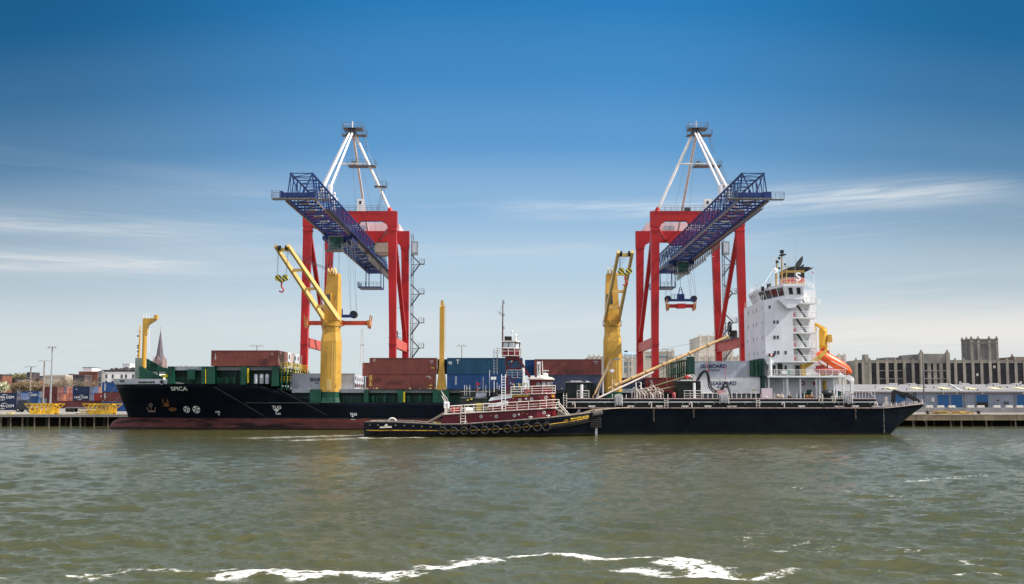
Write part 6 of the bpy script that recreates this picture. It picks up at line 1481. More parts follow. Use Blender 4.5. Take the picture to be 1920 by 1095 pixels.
m = MB(); zz = TD - HW2 - .04; text('name_board', 'McALLISTER SISTERS', .30, MATS['letter_yellow'], tug, (tX(975, 742, zz), zz - .05, Z(742.3, zz)), rot=0.03)
# portholes
def port(px, py, D, r_, par):
    x, z = tX(px, py, D), Z(py, D); m = MB(); m.torus((x, D - .03, z), r_, .05, 'y', 16, 6); a = m.build('porthole', cream, par)
    m = MB(); m.tube([(x, D - .045, z), (x, D - .02, z)], r_, 16); m.build('porthole_glass', mat('misty_glass', (.14, .17, .18), .15, var=.2), a)
for px, py in ((902, 781), (930.7, 780.7), (964.5, 779), (1020, 774)): port(px, py, ND, .20, dk1)
for px, py in ((974.7, 750), (996.5, 748.3), (1023.5, 745.5)): port(px, py, TD - HW2, .20, dk2)
m = MB()
for px, py, D in ((973, 777, ND), (986.5, 747.5, TD - HW2)): x, z = tX(px, py, D), Z(py, D); m.box(x - .14, x + .14, D - .05, D - .01, z - .12, z + .12); m.sep()
m.build('label_plate', white_p, tug)
m = MB()
for px, py, D in ((920, 779, ND), (980, 774.5, ND), (988.5, 776.5, ND), (962, 747, TD - HW2), (1011, 743, TD - HW2), (859.5, 780.5, ND)):
    x, z = tX(px, py, D), Z(py, D); m.ball((x, D - .08, z), .1, 8, 5); m.sep()
m.build('deck_lamp', tyel, tug)
m = MB(); x = tX(1036, 743, TD - 1.6); m.box(x - .15, x + .3, TD - 1.85, TD - 1.4, Z(744.5, TD - 1.6), Z(741, TD - 1.6)); m.build('side_light', mat('lamp_yellow', (.8, .5, .02), .4), tug)
for px in (872, 995, 1028): m = MB(); x = tX(px, 787, ND - .1); z = tz(x) - .1; m.tube([(x, ND - .35, z), (x, ND - .35, z + .55)], .13, 8); m.tube([(x - .3, ND - .35, z + .42), (x + .3, ND - .35, z + .42)], .08, 6); m.build('bitt', cream, tug)
m = MB(); m.box(tX(1037.5, 773, TD - 2.9), tX(1042.5, 773, TD - 2.6), TD - 2.75, TD - 1.9, Z(781, TD - 2.7), Z(770, TD - 2.7)); m.build('front_door', redp, dk1)
# railings
m = MB(); RR = []
for a, b in [(tX(836), 'l')] : pass
ptsA = [(tX(837, 770, ND), TD - HW1 * 1.08, z1t(tX(837)) + .12), (tX(866, 770, ND), TD - HW1 * 1.08, z1t(tX(866)) + .12)]; m.rail(ptsA, 1.1, .05, 1.0, (1, .68, .34)); m.sep()
ptsB = [(tX(871, 770, ND), TD - HW1 * 1.08, z1t(tX(871)) + .12), (tX(942, 770, ND), TD - HW1 * 1.08, z1t(tX(942)) + .12)]; m.rail(ptsB, 1.1, .05, 1.45, (1, .6, .3)); m.sep()
ptsC = [(tX(948, 770, ND), TD - HW1 * 1.08, z1t(tX(948)) + .12), (xb - 2.6, TD - HW1 * 1.08, z1t(xb - 2.6) + .12), (xb - .6, TD - HW1 * .75, z1t(xb) + .12), (xb + .4, TD - .6, z1t(xb) + .12)]; m.rail(ptsC, 1.12, .05, 1.45, (1, .6, .3)); m.sep()
m.rail([(xb - 2.6, TD + HW1 * 1.08, z1t(xb) + .12), (tX(837), TD + HW1 * 1.08, z1t(tX(837)) + .12), (tX(837), TD - HW1 * 1.08, z1t(tX(837)) + .12)], 1.1, .04, 1.6, (1, .5)); m.build('boat_deck_railing', cream, tug)
m = MB(); zc = lambda px: z2t(tX(px)) + .12; hh = HW2 * 1.08
m.rail([(tX(958), TD - hh, zc(958)), (tX(1016), TD - hh, zc(1016)), (tX(1035), TD - hh * .75, zc(1035)), (tX(1041), TD - .5, zc(1041))], 1.05, .05, 1.45, (1, .66, .33)); m.build('bridge_railing', cream, tug)
m = MB(); a, b = W(1046, 752.5, TD - 2.5), W(1068, 777.5, TD - 2.5)
for off_ in (0, -.35): m.tube([a + Vector((0, 0, off_)), b + Vector((0, 0, off_))], .06, 5)
a2, b2 = W(1040, 765, TD - 2.6), W(1064, 779, TD - 2.6); m.beam(a2, b2, .5, .12); m.tube([a, a2], .05, 5); m.build('forward_steps', cream, tug)
m = MB(); m.box(tX(1046, 772, TD - 2), tX(1054, 772, TD - 2), TD - 2.2, TD - 1.4, Z(781, TD - 2), Z(769, TD - 2)); m.build('anchor_locker', cream, tug)
m = MB(); q = W(1050, 768, TD - 2.3)
for k in range(7): m.tube([q + Vector((.1 * k - .3, -.05 * (k % 2), 0)), q + Vector((.1 * k - .35, -.1, -.6)), q + Vector((.1 * k - .25, -.05, -1.1 + .05 * k))], .05, 5)
m.build('coiled_rope', rope_m, tug)
m = MB(); m.prism([(tX(1075), tz(tX(1075)) - .1), (tX(1086), tz(tX(1086)) - .1), (tX(1086), tz(tX(1086)) + .75), (tX(1083), tz(tX(1083)) + .7)], 'y', TD - 2.2, TD - 1.9); m.build('bow_bitt', mat('grey_brown', (.18, .15, .14), .7, var=.3), tug)
m = MB(); m.tube([W(1095, 773, TD - 1), W(1113, 768, TD - 1), W(1180, 764, 150.7)], .06, 6); m.sep(); m.tube([W(1115, 770, TD - 1.5), W(1160, 764.5, 150.7)], .05, 6); m.build('head_line', rope_m, tug)
# pilothouse
HW3 = 1.9; z3b = lambda x: z2t(x) + .1; z3t = lin(993, 711.5, 1037, 711.5, TD - HW3)
ph, plan4 = house(993, 1036, HW3, z3b, z3t, 'pilothouse', maroon, 1.75)
m = MB(); m.loft([[(tX(993) - .25 if a == tX(993) else a + .3 * (a > tX(1010)), TD + b * 1.16, z3t(a) + dz) for a, b in plan4] for dz in (0, .2)]); m.loft([[(a, TD + b * .85, z3t(a) + dz) for a, b in plan4] for dz in (.201, .36)]); m.build('pilothouse_roof', cream, ph)
m = MB()
def wquad(x0, x1, y0, y1, z0, z1_, arch=False):
    n = Vector((y1 - y0, -(x1 - x0), 0)).normalized(); n = n if n.y <= 0 else -n
    pts = [(x0, y0, z0), (x1, y1, z0), (x1, y1, z1_), (x0, y0, z1_)]
    if arch: pts = pts[:3] + [((x0 + x1) / 2 + (x1 - x0) * math.cos(t) / 2, (y0 + y1) / 2, z1_ + (x1 - x0) / 2 * math.sin(t)) for t in (R(45), R(90), R(135))] + pts[3:]; 
    P_ = [Vector(p) + n * .03 for p in pts]; Q_ = [Vector(p) - n * .02 for p in pts]; k = len(pts)
    m = MB(); m.add(P_ + Q_, [tuple(range(k))] + [(i, (i + 1) % k, (i + 1) % k + k, i + k) for i in range(k)]); return m
pg_ = mat('pilot_glass', (.16, .19, .20), .08, var=.2, spec=.8); zA, zB = Z(725, TD - HW3), Z(716, TD - HW3)
wquad(tX(1005.5, 720, TD - HW3), tX(1013, 720, TD - HW3), TD - HW3, TD - HW3, zA, zB - .35, True).build('pilothouse_window', pg_, ph)
cs0 = [(tX(1036) - 1.75, -HW3), (tX(1036) - .245, -HW3 * .5), (tX(1036), 0), (tX(1036) - .245, HW3 * .5), (tX(1036) - 1.75, HW3)]
cs = []
for (a_, b_), (c_, d_) in zip(cs0[:-1], cs0[1:]): cs += [(a_, TD + b_), ((a_ + c_) / 2, TD + (b_ + d_) / 2)]
cs.append((cs0[-1][0], TD + cs0[-1][1]))
for k in range(0, 8):
    (xa_, ya_), (xb_, yb_) = cs[k], cs[k + 1]; l = .14
    wquad(xa_ + (xb_ - xa_) * l, xb_ + (xa_ - xb_) * l, ya_ + (yb_ - ya_) * l, yb_ + (ya_ - yb_) * l, zA, zB + .05).build('pilothouse_window', pg_, ph)
m = MB(); q = W(1010, 709, TD - .5); m.box(q.x - .25, q.x + .3, q.y - .06, q.y + .06, q.z, Z(678, TD - .5)); m.build('sign_board', white_p, ph)
text('board_lettering', 'TOWING', .42, mat('sign_dark', (.05, .05, .08), .6), ph, (q.x + .02, q.y - .08, (q.z + Z(678, TD - .5)) / 2), rot=R(90))
m = MB(); q = W(1018, 709, TD); m.tube([q, q + Vector((-.1, 0, 2.6))], .05, 6); m.tube([W(1021, 709, TD), W(1021, 699, TD)], .28, 8); m.beam(W(1018, 695, TD), W(1029, 695, TD), .12, .12); m.box(W(1012, 704, TD).x, W(1030, 704, TD).x, TD - .3, TD + .3, Z(709, TD), Z(706, TD)); m.tube([W(1026, 708, TD), W(1026, 700, TD)], .12, 6); m.ball(tuple(W(1015, 706, TD - .6)), .2, 8, 6); m.build('radar', white_p, ph)
# lattice tower with the high wheelhouse
tw = [W(952, 738, TD - 1.1), W(952, 738, TD + 1.1)]; th_ = Z(670, TD)
m = MB()
for sgn in (-1, 1):
    y = TD + sgn * 1.0; m.beam((tX(952), y, z2t(tX(952))), (tX(949, 670), y, th_), .26); m.beam((tX(972, 672), y, th_ - .1), (tX(995, 708), y, Z(710, TD)), .30); m.beam((tX(971, 700), y, Z(700, TD)), (tX(972, 670), y, th_), .18)
    m.beam((tX(952), y, Z(690, TD)), (tX(969, 672), y, Z(672, TD)), .20); m.beam((tX(952), y, Z(691, TD)), (tX(980, 691), y, Z(691, TD)), .18); m.beam((tX(952), y, Z(731, TD)), (tX(971, 702), y, Z(702, TD)), .18); m.beam((tX(952), y, Z(708, TD)), (tX(962), y, Z(709, TD)), .14)
for z, xx in ((Z(691, TD), 952), (Z(710, TD), 952), (Z(691, TD), 978)): m.beam((tX(xx), TD - 1, z), (tX(xx), TD + 1, z), .16)
m.box(tX(948, 670), tX(972, 670), TD - 1.2, TD + 1.2, th_ - .45, th_); tower = m.build('lattice_tower', maroon, tug)
m = MB(); pl0, pl1 = tX(934, 668), tX(976.5, 668); zp = Z(667, TD); m.box(pl0 + .6, pl1, TD - 1.9, TD + 1.9, zp - .12, zp); m.rail([(pl0 + .6, TD - 1.85, zp), (pl1, TD - 1.85, zp), (pl1, TD + 1.85, zp), (pl0 + .6, TD + 1.85, zp), (pl0 + .6, TD - 1.85, zp)], 1.12, .045, .9, (1, .55))
m.rail([(tX(926, 668), TD - .9, zp), (pl0 + .6, TD - .9, zp)], 1.1, .04, .7); m.build('tower_platform', cream, tug)
m = MB(); m.ladder((tX(929, 700), TD - .9, Z(702, TD)), (tX(929, 668), TD - .9, zp + .9), .5, r=.04); m.tube([(tX(926, 668), TD - .9, zp), (tX(927, 702), TD - .9, Z(703, TD))], .035, 4); m.tube([(tX(933, 668), TD - .9, zp), (tX(933, 702), TD - .9, Z(703, TD))], .035, 4); m.build('tower_ladder', grey_p, tug)
m = MB(); m.ladder(W(944, 772, TD - 3.4), W(944, 702, TD - 2.2), .55, r=.06, step=.38); m.build('long_ladder', mat('pale_ladder', (.55, .56, .58), .5), tug)
m = MB(); m.box(tX(960, 705), tX(979, 705), TD - 1.3, TD + 1.3, Z(709, TD), Z(708, TD)); m.rail([(tX(950), TD - 1.3, Z(708, TD)), (tX(980), TD - 1.3, Z(708, TD))], 1.1, .04, .8); m.build('middle_platform', grey_p, tug)
bw0, bw1, zc0, zc1, zc2 = tX(942, 655), tX(973.5, 655), zp, Z(655.5, TD), Z(642, TD)
m = MB(); pl = [(bw0, -1.25), (bw1 - .7, -1.25), (bw1, -.6), (bw1, .6), (bw1 - .7, 1.25), (bw0, 1.25)]; m.loft([[(a, TD + b, z) for a, b in pl] for z in (zc0, zc1)])
for a, b in pl: m.beam((a, TD + b, zc1), (a + (.12 if a > bw0 + 1 else 0), TD + b * 1.03, zc2), .14)
m.beam((tX(953.5, 648), TD - 1.25, zc1), (tX(953.5, 648), TD - 1.25, zc2), .12); m.box(bw0, bw0 + .08, TD - 1.2, TD + 1.2, zc1, zc2); uw = m.build('upper_wheelhouse', maroon, tug)
m = MB(); gl = mat('clear_pane', (.45, .52, .55), .05, var=.05)
for i in range(5):
    (ax, ay), (bx, by) = pl[i], pl[i + 1]; l = .10; k = [wquad(ax + (bx - ax) * l, bx + (ax - bx) * l, TD + ay + (by - ay) * l, TD + by + (ay - by) * l, zc1 + .05, zc2 - .1)]
    m.v and None
    k[0].build('wheelhouse_window', gl, uw)
m = MB(); m.loft([[(a + (.25 if a > bw0 + 1 else -.1), TD + b * 1.18, z) for a, b in pl] for z in (zc2, zc2 + .16)]); m.build('wheelhouse_roof', cream, uw)
m = MB(); m.box(tX(957, 650), tX(961, 650), TD - .6, TD, zc1 - .3, Z(649, TD)); m.build('helm_seat', black_p, uw)
m = MB(); m.box(tX(946, 635), tX(959.5, 635), TD - .5, TD + .3, Z(638.5, TD), Z(631, TD)); m.build('equipment_box', black_p, uw)
m = MB(); m.tube([W(942.5, 668, TD - 1.3), W(942.5, 610, TD - 1.3), W(943, 562, TD - 1.3)], [.13, .10, .06], 8); m.tube([W(942.5, 593, TD - 1.3), W(932, 583, TD - 1.3)], .035, 4); m.tube([W(936, 587, TD - 1.3), W(942.5, 571, TD - 1.3)], .02, 4); m.tube([W(936, 587, TD - 1.3), W(942.5, 587, TD - 1.3)], .03, 4)
mst = m.build('signal_mast', mat('mast_maroon', (.10, .03, .035), .5), tug)
m = MB()
for py in (567, 590.5, 614.5): q = W(944.5, py, TD - 1.3); m.box(q.x - .1, q.x + .12, q.y - .12, q.y + .12, q.z - .2, q.z + .2); m.sep()
m.build('mast_light', grey_p, mst)
m = MB(); m.tube([W(959.5, 640, TD), W(960, 620, TD)], .06, 6); m.beam(W(956.5, 619, TD), W(963, 618.5, TD), .08); m.ball(tuple(W(960, 621.5, TD)), .18, 8, 5); m.tube([W(965, 640, TD), W(964, 626, TD)], .04, 5); m.ball(tuple(W(967.5, 629, TD)), .24, 10, 6, .8, .8, 1); m.tube([W(967, 640, TD), W(967, 633, TD)], .12, 6); m.build('radar', white_p, uw)
m = MB(); m.tube([W(981.5, 731, TD - 1), W(981.5, 697, TD - 1)], .17, 10); m.tube([W(981.5, 697, TD - 1), W(981, 690, TD - 1)], .24, 10); m.build('vent_trunk', white_p, tug)
for a, b in ((964, 973), (976, 989)): m = MB(); m.tube([W(a, 731, TD - 1.6), W(a, 720, TD - 1.6), W(b, 719.5, TD - 1.6), W(b, 730, TD - 1.6)], .07, 6); m.build('yellow_hoop', mat('dull_yellow', (.42, .33, .06), .6), tug)
m = MB(); q = W(987.5, 733.5, TD - 2.72); m.torus(tuple(q), .28, .08, 'y', 14, 6); m.build('lifebuoy', redp, tug)
m = MB(); q = W(926.5, 709, TD - 1.6); m.box(q.x - .5, q.x + .3, q.y - .25, q.y + .25, q.z - .22, q.z + .2); m.tube([W(926.5, 735, TD - 1.5), W(926.5, 710, TD - 1.5)], .05, 5); m.build('floodlight', white_p, tug)
# small masts and gear on the roof of the boat deck
m = MB()
for px, pt in ((871, 722), (875, 722), (881, 722), (896, 723), (906, 707), (918, 694), (932, 717), (936, 722), (911, 722)): m.tube([W(px, 742, TD + 2.5), W(px, pt, TD + 2.5)], .05, 5); m.sep()
m.build('whip_aerial', mat('pale_ladder', (.55, .56, .58)), tug)
m = MB(); a, b, c = W(893.5, 717, TD + 2), W(893.8, 723, TD + 2), W(903, 720, TD + 2); e = Vector((0, .05, 0)); m.add([a, b, c, a + e, b + e, c + e], [(0, 1, 2), (5, 4, 3), (0, 3, 4, 1), (1, 4, 5, 2), (2, 5, 3, 0)]); m.tube([W(893.5, 735, TD + 2), W(893.5, 714, TD + 2)], .04, 5); m.build('pennant', redp, tug)
# aft deck: winch, drums, ladder, ropes, bitts
m = MB(); q = W(855, 769, TD - 1.5); m.tube([q - Vector((.55, 0, 0)), q + Vector((.6, 0, 0))], .42, 14); m.tube([q - Vector((.7, 0, 0)), q - Vector((.55, 0, 0))], .62, 14); m.tube([q + Vector((.6, 0, 0)), q + Vector((.72, 0, 0))], .62, 14); m.build('capstan_winch', mat('winch_red', (.33, .02, .03), .5, var=.2), tug)
m = MB(); q = W(875.5, 768, TD - 2); m.tube([q - Vector((.2, 0, 0)), q + Vector((.9, 0, 0))], .33, 12); m.build('liferaft_canister', white_p, tug)
m = MB(); q = W(899, 759, TD - .5); m.tube([q - Vector((.5, 0, 0)), q + Vector((.5, 0, 0))], .3, 10); m.tube([q - Vector((.5, .5, .05)), q + Vector((.5, -.5, -.05))], .25, 10); m.box(q.x - .45, q.x + .4, q.y - .4, q.y + .4, q.z - .9, q.z - .2); m.build('towing_gear', mat('dull_yellow', (.42, .33, .06)), tug)
m = MB()
for px in (834.5, 840): m.tube([W(px, 765, TD - 3), W(px, 756, TD - 3)], .2, 10); m.ball(tuple(W(px, 756, TD - 3)), .24, 8, 6); m.sep()
m.build('white_float', white_p, tug)
m = MB(); m.ladder(W(868, 796, TD - HW1 - .25), W(868, 764, TD - HW1 - .25), .7, r=.06, step=.38); m.build('side_ladder', cream, tug)
m = MB(); m.tube([W(797, 795, TD - 1), W(834, 773, TD - 2)], .10, 8); m.sep(); m.tube([W(803, 793, TD), W(836, 775, TD - 1)], .08, 8); m.build('tow_line', rope_m, tug)
m = MB(); m.tube([W(839, 758, TD - 2.6), W(827, 732, TD - 2.6)], .06, 6); m.tube([W(840, 756, TD - 2.2), W(839, 748, TD - 2.2), W(829, 736, TD - 2.4)], .05, 6); m.tube([W(836, 757, TD - 2), W(828, 742, TD - 2)], .08, 6); m.build('davit', bone, tug)
m = MB(); q = W(820, 793, TD - 1.5); m.tube([q - Vector((.55, 0, .1)), q + Vector((.55, 0, -.1))], .22, 10); m.tube([q - Vector((0, 0, .6)), q + Vector((0, 0, .1))], .3, 10); m.build('tow_bitt', mat('dull_yellow', (.42, .33, .06)), tug)
m = MB(); pts = [W(731, 794, TD - 2) + Vector((.52 * math.cos(a) + .35, 0, .42 * math.sin(a) + .35)) for a in [math.pi * k / 8 for k in range(9)]]; m.tube(pts, .14, 8); m.build('tow_arch', cream, tug)
m = MB(); x = tX(731, 800); p = tside(x, tz(x) - .75, .15); m.beam(p + Vector((-.9, 0, -.05)), p + Vector((.8, 0, .02)), .3, .22); m.beam(p + Vector((-.2, 0, .1)), p + Vector((.15, 0, .35)), .3, .3); m.build('stern_fairlead', cream, tug)
m = MB()
for k in range(8): x = tX(700 + k * 16, 800); p = tside(x, tz(x) - .45, .02); m.tube([p, p + Vector((0, -.1, 0))], .13, 8); m.sep()
m.build('scupper', mat('rusty_anchor', (.16, .13, .11)), tug)
m = MB()
for k in range(6): q = W(760 + k * 9, 795, TD - 3.2 + .3 * (k % 2)); z = tz(q.x) - .35; m.torus((q.x, q.y, z + .12), .32, .08, 'z', 12, 6); m.sep()
m.build('rope_coil', mat('rusty_rope', (.30, .19, .13), .9, var=.3), tug)

# ---------------------------------------------------------------- shore on the left: yard, stacks, street behind
def gD(px, py): return W(px, py, 256)
def yard_box(c, L, px, pyb, pyt, D, label, group='containers stacked on the left yard', texts=(), n=None, H=2.6, dz=0):
    return container(c, L, H, (X(px, D) + L / 2, D + 1.22, LZ + dz), label, group, texts=texts)
cg = lambda x=0, s=1.0: [('CMA CGM', 1.12 * s, wt_, x, 1.22, {'xs': 1.0})]
def swoosh(t, x, z, w, y=-1.27):
    for sgn, zz in ((1, z + .75), (-1, z - .75)):
        m = MB(); pts = []
        for k in range(9): a = math.pi * (.15 + .6 * k / 8); pts.append((x + sgn * .4 + math.cos(a) * w * sgn * -1, zz + sgn * math.sin(a) * .42 - sgn * .25))
        up_ = pts + [(a, b - sgn * (.16 * math.sin(math.pi * i / 8) + .02)) for i, (a, b) in list(enumerate(pts))[::-1]]
        m.prism(up_, 'y', y, y + .02); m.build('swoosh', wt_, t)
D = 290
for k, nm in ((0, 'lower'), (1, 'upper')):
    t = container('navy', 6.06, 2.6, (X(33, D) - 3.03, D + 1.22, LZ + 2.62 * k), f'{nm} navy container with big white letters at the left edge of the yard', 'containers stacked on the left yard', texts=cg(-.3))
    swoosh(t, -.9, 1.25, 1.2)
for k, nm in ((0, 'lower'), (1, 'upper')):
    container('blue', 6.06, 2.6, (X(33, D) - 3.03, D + 1.22 + 2.5, LZ + 2.62 * k), f'{nm} blue container showing its end behind the navy pair at the left edge', 'containers stacked on the left yard')
    container('blue', 6.06, 2.6, (X(33, D) - 3.03, D + 1.22 + 5.0, LZ + 2.62 * k), f'{nm} blue container end deepest in the block at the left edge', 'containers stacked on the left yard')
t = container('blue', 6.06, 2.6, (X(56, 350), 352, LZ + 3.6), 'pale lettered blue container between the truck and the navy pair', 'containers stacked on the left yard', texts=[('CMA CGM', 1.1, wt_, 0, 1.2, {})]); swoosh(t, -.3, 1.2, 1.0)
container('blue', 6.06, 2.6, (X(56, 350), 352, LZ + .9), 'blue container under the lettered one behind the truck', 'containers stacked on the left yard')
container('teal', 2.99, 2.6, (X(69, 352), 353, LZ + 3.6), 'teal container end between the truck and the maroon stack', 'containers stacked on the left yard')
container('teal', 2.99, 2.6, (X(74, 352), 354, LZ + 1.0), 'teal container low behind the truck cab, left of the maroon stack', 'containers stacked on the left yard')
D = 362
for k, nm, zz in ((0, 'lower', 5.05), (1, 'upper', 7.67)):
    t = container('dark brown', 6.06, 2.6, (X(78.5, D) + 3.03, D + 1.22, LZ + zz - 2.4), f'{nm} of two maroon containers left of the tall lamp post', 'containers stacked on the left yard', texts=[('TEX', .6, wt_, -2.2, 1.4, {'vertical': True})])
    for i, c in enumerate([('red', 'orange', 'red', 'red', 'salmon'), ('red', 'navy', 'salmon', 'red', 'blue')][k]):
        container(c, 6.06, 2.6, (X(78.5, D) + 3.03, D + 1.22 + 2.55 * (i + 1), LZ + zz - 2.4), f'{c} container end, {("first", "second", "third", "fourth", "fifth")[i]} in the {nm} row right of the maroon pair', 'containers stacked on the left yard')
D = 352
for k, nm, zz in ((0, 'lower', 2.7), (1, 'upper', 5.32)):
    t = container('navy', 6.06, 2.6, (X(138, D) + 3.03, D + 1.22, LZ + zz), f'{nm} navy container in the pair right of the colourful container ends', 'containers stacked on the left yard', texts=cg(0, .95) if k == 0 else [('CMA', .4, wt_, -1.8, 1.6, {})])
    if k == 0: swoosh(t, -.2, 1.25, 1.1)
    for i, c in enumerate([('blue', 'orange', 'red'), ('blue', 'blue', 'salmon')][k]):
        container(c, 6.06, 2.6, (X(138, D) + 3.03, D + 1.22 + 2.55 * (i + 1), LZ + zz), f'{c} container end, {("first", "second", "third")[i]} in the {nm} row right of the navy pair', 'containers stacked on the left yard')
container('dark brown', 12.19, 2.6, (X(110, 345) + 2, 346.3, LZ + .05), 'long maroon container on the ground between the yellow frames', 'containers stacked on the left yard')
container('dark brown', 12.19, 2.7, (X(137, 332) + 6.1, 333, LZ + .05), 'maroon container on the ground left of the second yellow frame', 'containers stacked on the left yard')
container('red', 6.06, 2.6, (X(178, 330) + 3, 331, LZ + 2.75), 'red container with white letters behind the second yellow frame', 'containers stacked on the left yard', texts=[('OT', .8, wt_, -.2, 1.5, {})])
D = 262
for k, (c, nm) in enumerate((('blue', 'lowest blue'), ('dark brown', 'middle maroon'), ('blue', 'topmost blue'))):
    container(c, 12.19, 2.62, (X(192, D) + 6.1, D + 1.22, LZ + 2.64 * k), f'{nm} container in the stack seen past the ship bow', 'containers stacked on the left yard',
              texts=[] if k == 0 else ([('CAI', .7, wt_, -5.2, 1.4, {'vertical': True})] if k == 1 else [('TRITON', .55, wt_, -5.2, 1.3, {'rot': R(90)})]))
# yellow spreader frames on the wharf
sy = mat('stand_yellow', (.60, .36, .02), .5, var=.15, scale=.8, rust=.25)
def frame_stand(px, D, label, grp='yellow steel frames on the wharf'):
    t = thing('spreader_stand', label, 'steel frame', (X(px, D), D, LZ), group=grp)
    w = 2.55
    for y in (-1.1, 1.1):
        m = MB(); m.box(-w, w, y - .08, y + .08, 0.05, 1.0 if y < 0 else .6); m.box(-w, w, y - .1, y + .1, 1.95, 2.2); m.box(-3.6, 3.7, y - .09, y + .09, 2.2, 2.38)
        for x in (-2.45, -1.5, -.6, .3, 1.2, 1.9, 2.45): m.box(x - .1, x + .1, y - .1, y + .1, 0, 2.2)
        for s in (-1, 1): m.beam((s * 2.45, y, 1.2), (s * 3.7, y, 2.3), .14)
        for x in (-.5, 2.0): m.box(x - .3, x + .3, y - .3, y - .1, 0, 1.3)
        for x in (-1.9, -.15, 1.55): m.beam((x - .35, y, 1.05), (x + .35, y, 1.95), .08); m.beam((x + .35, y, 1.05), (x - .35, y, 1.95), .08)
        m.build('side_truss', sy, t)
    m = MB(); m.box(-w, w, -1.1, 1.1, .5, .56); m.build('base_plate', sy, t)
    m = MB()
    for x in (-2.2, 2.2): m.box(x - .12, x + .12, -1.0, 1.0, 2.0, 2.2)
    m.box(-2.1, 2.1, -.12, .12, 2.0, 2.2); m.build('cross_beam', sy, t)
    return t
fs = frame_stand(86, 201.5, 'yellow steel frame on the wharf below the tallest lamp post')
dup(fs, (X(194, 201.5), 201.5, LZ), 'yellow steel frame on the wharf nearest the ship bow, mooring rope crossing it')
m = MB(); q = W(19, 776, 200.5); m.box(q.x - .6, q.x + .5, 200, 201.2, LZ + .02, LZ + .5); m.sep; m.build('mooring_block', mat('block_tan', (.5, .38, .14), .8, var=.3), None, 'small yellow mooring block at the wharf edge near the left margin', 'bollard', loc=(q.x, 200.6, LZ), world=True)
# trucks
def yard_truck(px, D, label, cab, trailer=True):
    t = thing('yard_truck', label, 'truck', (X(px, D), D, LZ))
    m = MB(); m.prism([(-1.3, .6), (1.5, .6), (1.5, 1.7), (1.2, 1.8), (.75, 3.0), (-1.2, 3.1), (-1.3, 2.9)], 'y', -1.1, 1.1); c = m.build('cab', cab, t)
    m = MB(); m.prism([(1.15, 1.85), (.78, 2.8), (-.2, 2.85), (-.2, 1.85)], 'y', -1.13, -1.10); m.build('window', dglass, c)
    m = MB(); m.box(-3.2, 1.9, -.9, .9, .55, .95); m.box(1.5, 1.95, -1.0, 1.0, .45, .9); m.build('chassis', black_p, t)
    for x in (.9, -1.9):
        for y in (-.95, .95):
            m = MB(); m.tube([(x, y - .18, .52), (x, y + .18, .52)], .52, 16); wh_ = m.build('wheel', tyre, t)
            m = MB(); m.tube([(x, y - .2, .52), (x, y + .2, .52)], .24, 12); m.build('rim', grey_p, wh_)
    return t
yt = yard_truck(47, 246, 'dark yard tractor parked beside the navy containers at the left', mat('cab_dark', (.02, .025, .035), .4)); yt.rotation_euler.z = math.pi
def chassis(px, D, label):
    t = thing('trailer', label, 'trailer', (X(px, D), D, LZ)); m = MB(); m.box(-1.5, 6, -.9, .9, 1.0, 1.25); m.beam((6, -.6, 1.1), (7.2, -.6, .2), .12); m.build('frame', mat('trailer_grey', (.2, .2, .2), .6), t)
    for x in (-.9, .35):
        for y in (-.95, .95): m = MB(); m.tube([(x, y - .2, .52), (x, y + .2, .52)], .52, 16); m.build('wheel', tyre, t)
    return t
chassis(139, 246, 'empty container trailer on black wheels between the yellow frames')
m = MB(); q = W(156, 776, 199.5)
for k in range(14): a = k * .9; m.tube([q + Vector((math.cos(a) * (.5 + .06 * k), .3, .3 + .3 * math.sin(a) + .04 * k)), q + Vector((math.cos(a + .9) * (.55 + .06 * k), .3, .3 + .3 * math.sin(a + .9) + .04 * k))], .07, 5)
m.tube([q + Vector((0, .3, .5)), W(172, 764, 204), W(176, 762, 206)], .08, 5); m.tube([q + Vector((-1.6, .2, .1)), q + Vector((1.2, .2, .15))], .12, 6); m.build('rope_heap', mat('rope_olive', (.30, .24, .10), .9, var=.3), None, 'heap of mooring rope on the wharf edge left of the second yellow frame', 'rope', loc=(q.x, 199.7, LZ), world=True)
def mline(a, b, D0, D1, label, sag=.6):
    m = MB(); p, q = W(*a, D0), W(*b, D1); pts = [p.lerp(q, f) - Vector((0, 0, sag * 4 * f * (1 - f))) for f in [k / 10 for k in range(11)]]
    m.tube(pts, .05, 5); m.build('mooring_line', rope_m, None, label, 'rope', loc=tuple(q), world=True)
mline((237, 735), (180, 771), 184, 200.5, 'pale mooring rope running from the ship bow down to the wharf', .4)
mline((222, 718), (172, 769), 185, 203, 'thin upper mooring rope running from the bow tip to the wharf', .5)
# lamp posts
def lamp_post(px, pyt, D, label, n=6, arm=1.3, base=LZ, two=False, r=.16, grp='floodlight posts in the port', mm=None):
    H = Z(pyt, D) - base; t = thing('lamp_post', label, 'lamp post', (X(px, D, 700), D, base), group=grp)
    m = MB(); m.tube([(0, 0, 0), (0, 0, H * .5), (0, 0, H)], [r * 1.3, r, r * .7], 8); m.build('pole', mm or steel, t)
    m = MB(); m.beam((-arm, 0, H - .1), (arm, 0, H - .1), .12); m.beam((0, -arm * .6, H - .1), (0, arm * .6, H - .1), .1); m.build('crossarm', grey_p, t)
    for k in range(n):
        x = -arm + 2 * arm * k / (n - 1); m = MB(); z = H + (.22 if k % 2 else -.30); m.loft([[(x - .28, -.35, z - .16), (x + .28, -.35, z - .16), (x + .28, -.35, z + .2), (x - .28, -.35, z + .2)], [(x - .16, .2, z - .05), (x + .16, .2, z - .05), (x + .16, .2, z + .22), (x - .16, .2, z + .22)]]); h = m.build('floodlight', black_p if k % 2 == 0 else grey_p, t)
        m = MB(); m.box(x - .24, x + .24, -.38, -.353, z - .13, z + .16); m.build('lens', mat('lamp_lens', (.75, .74, .70), .3), h)
    return t
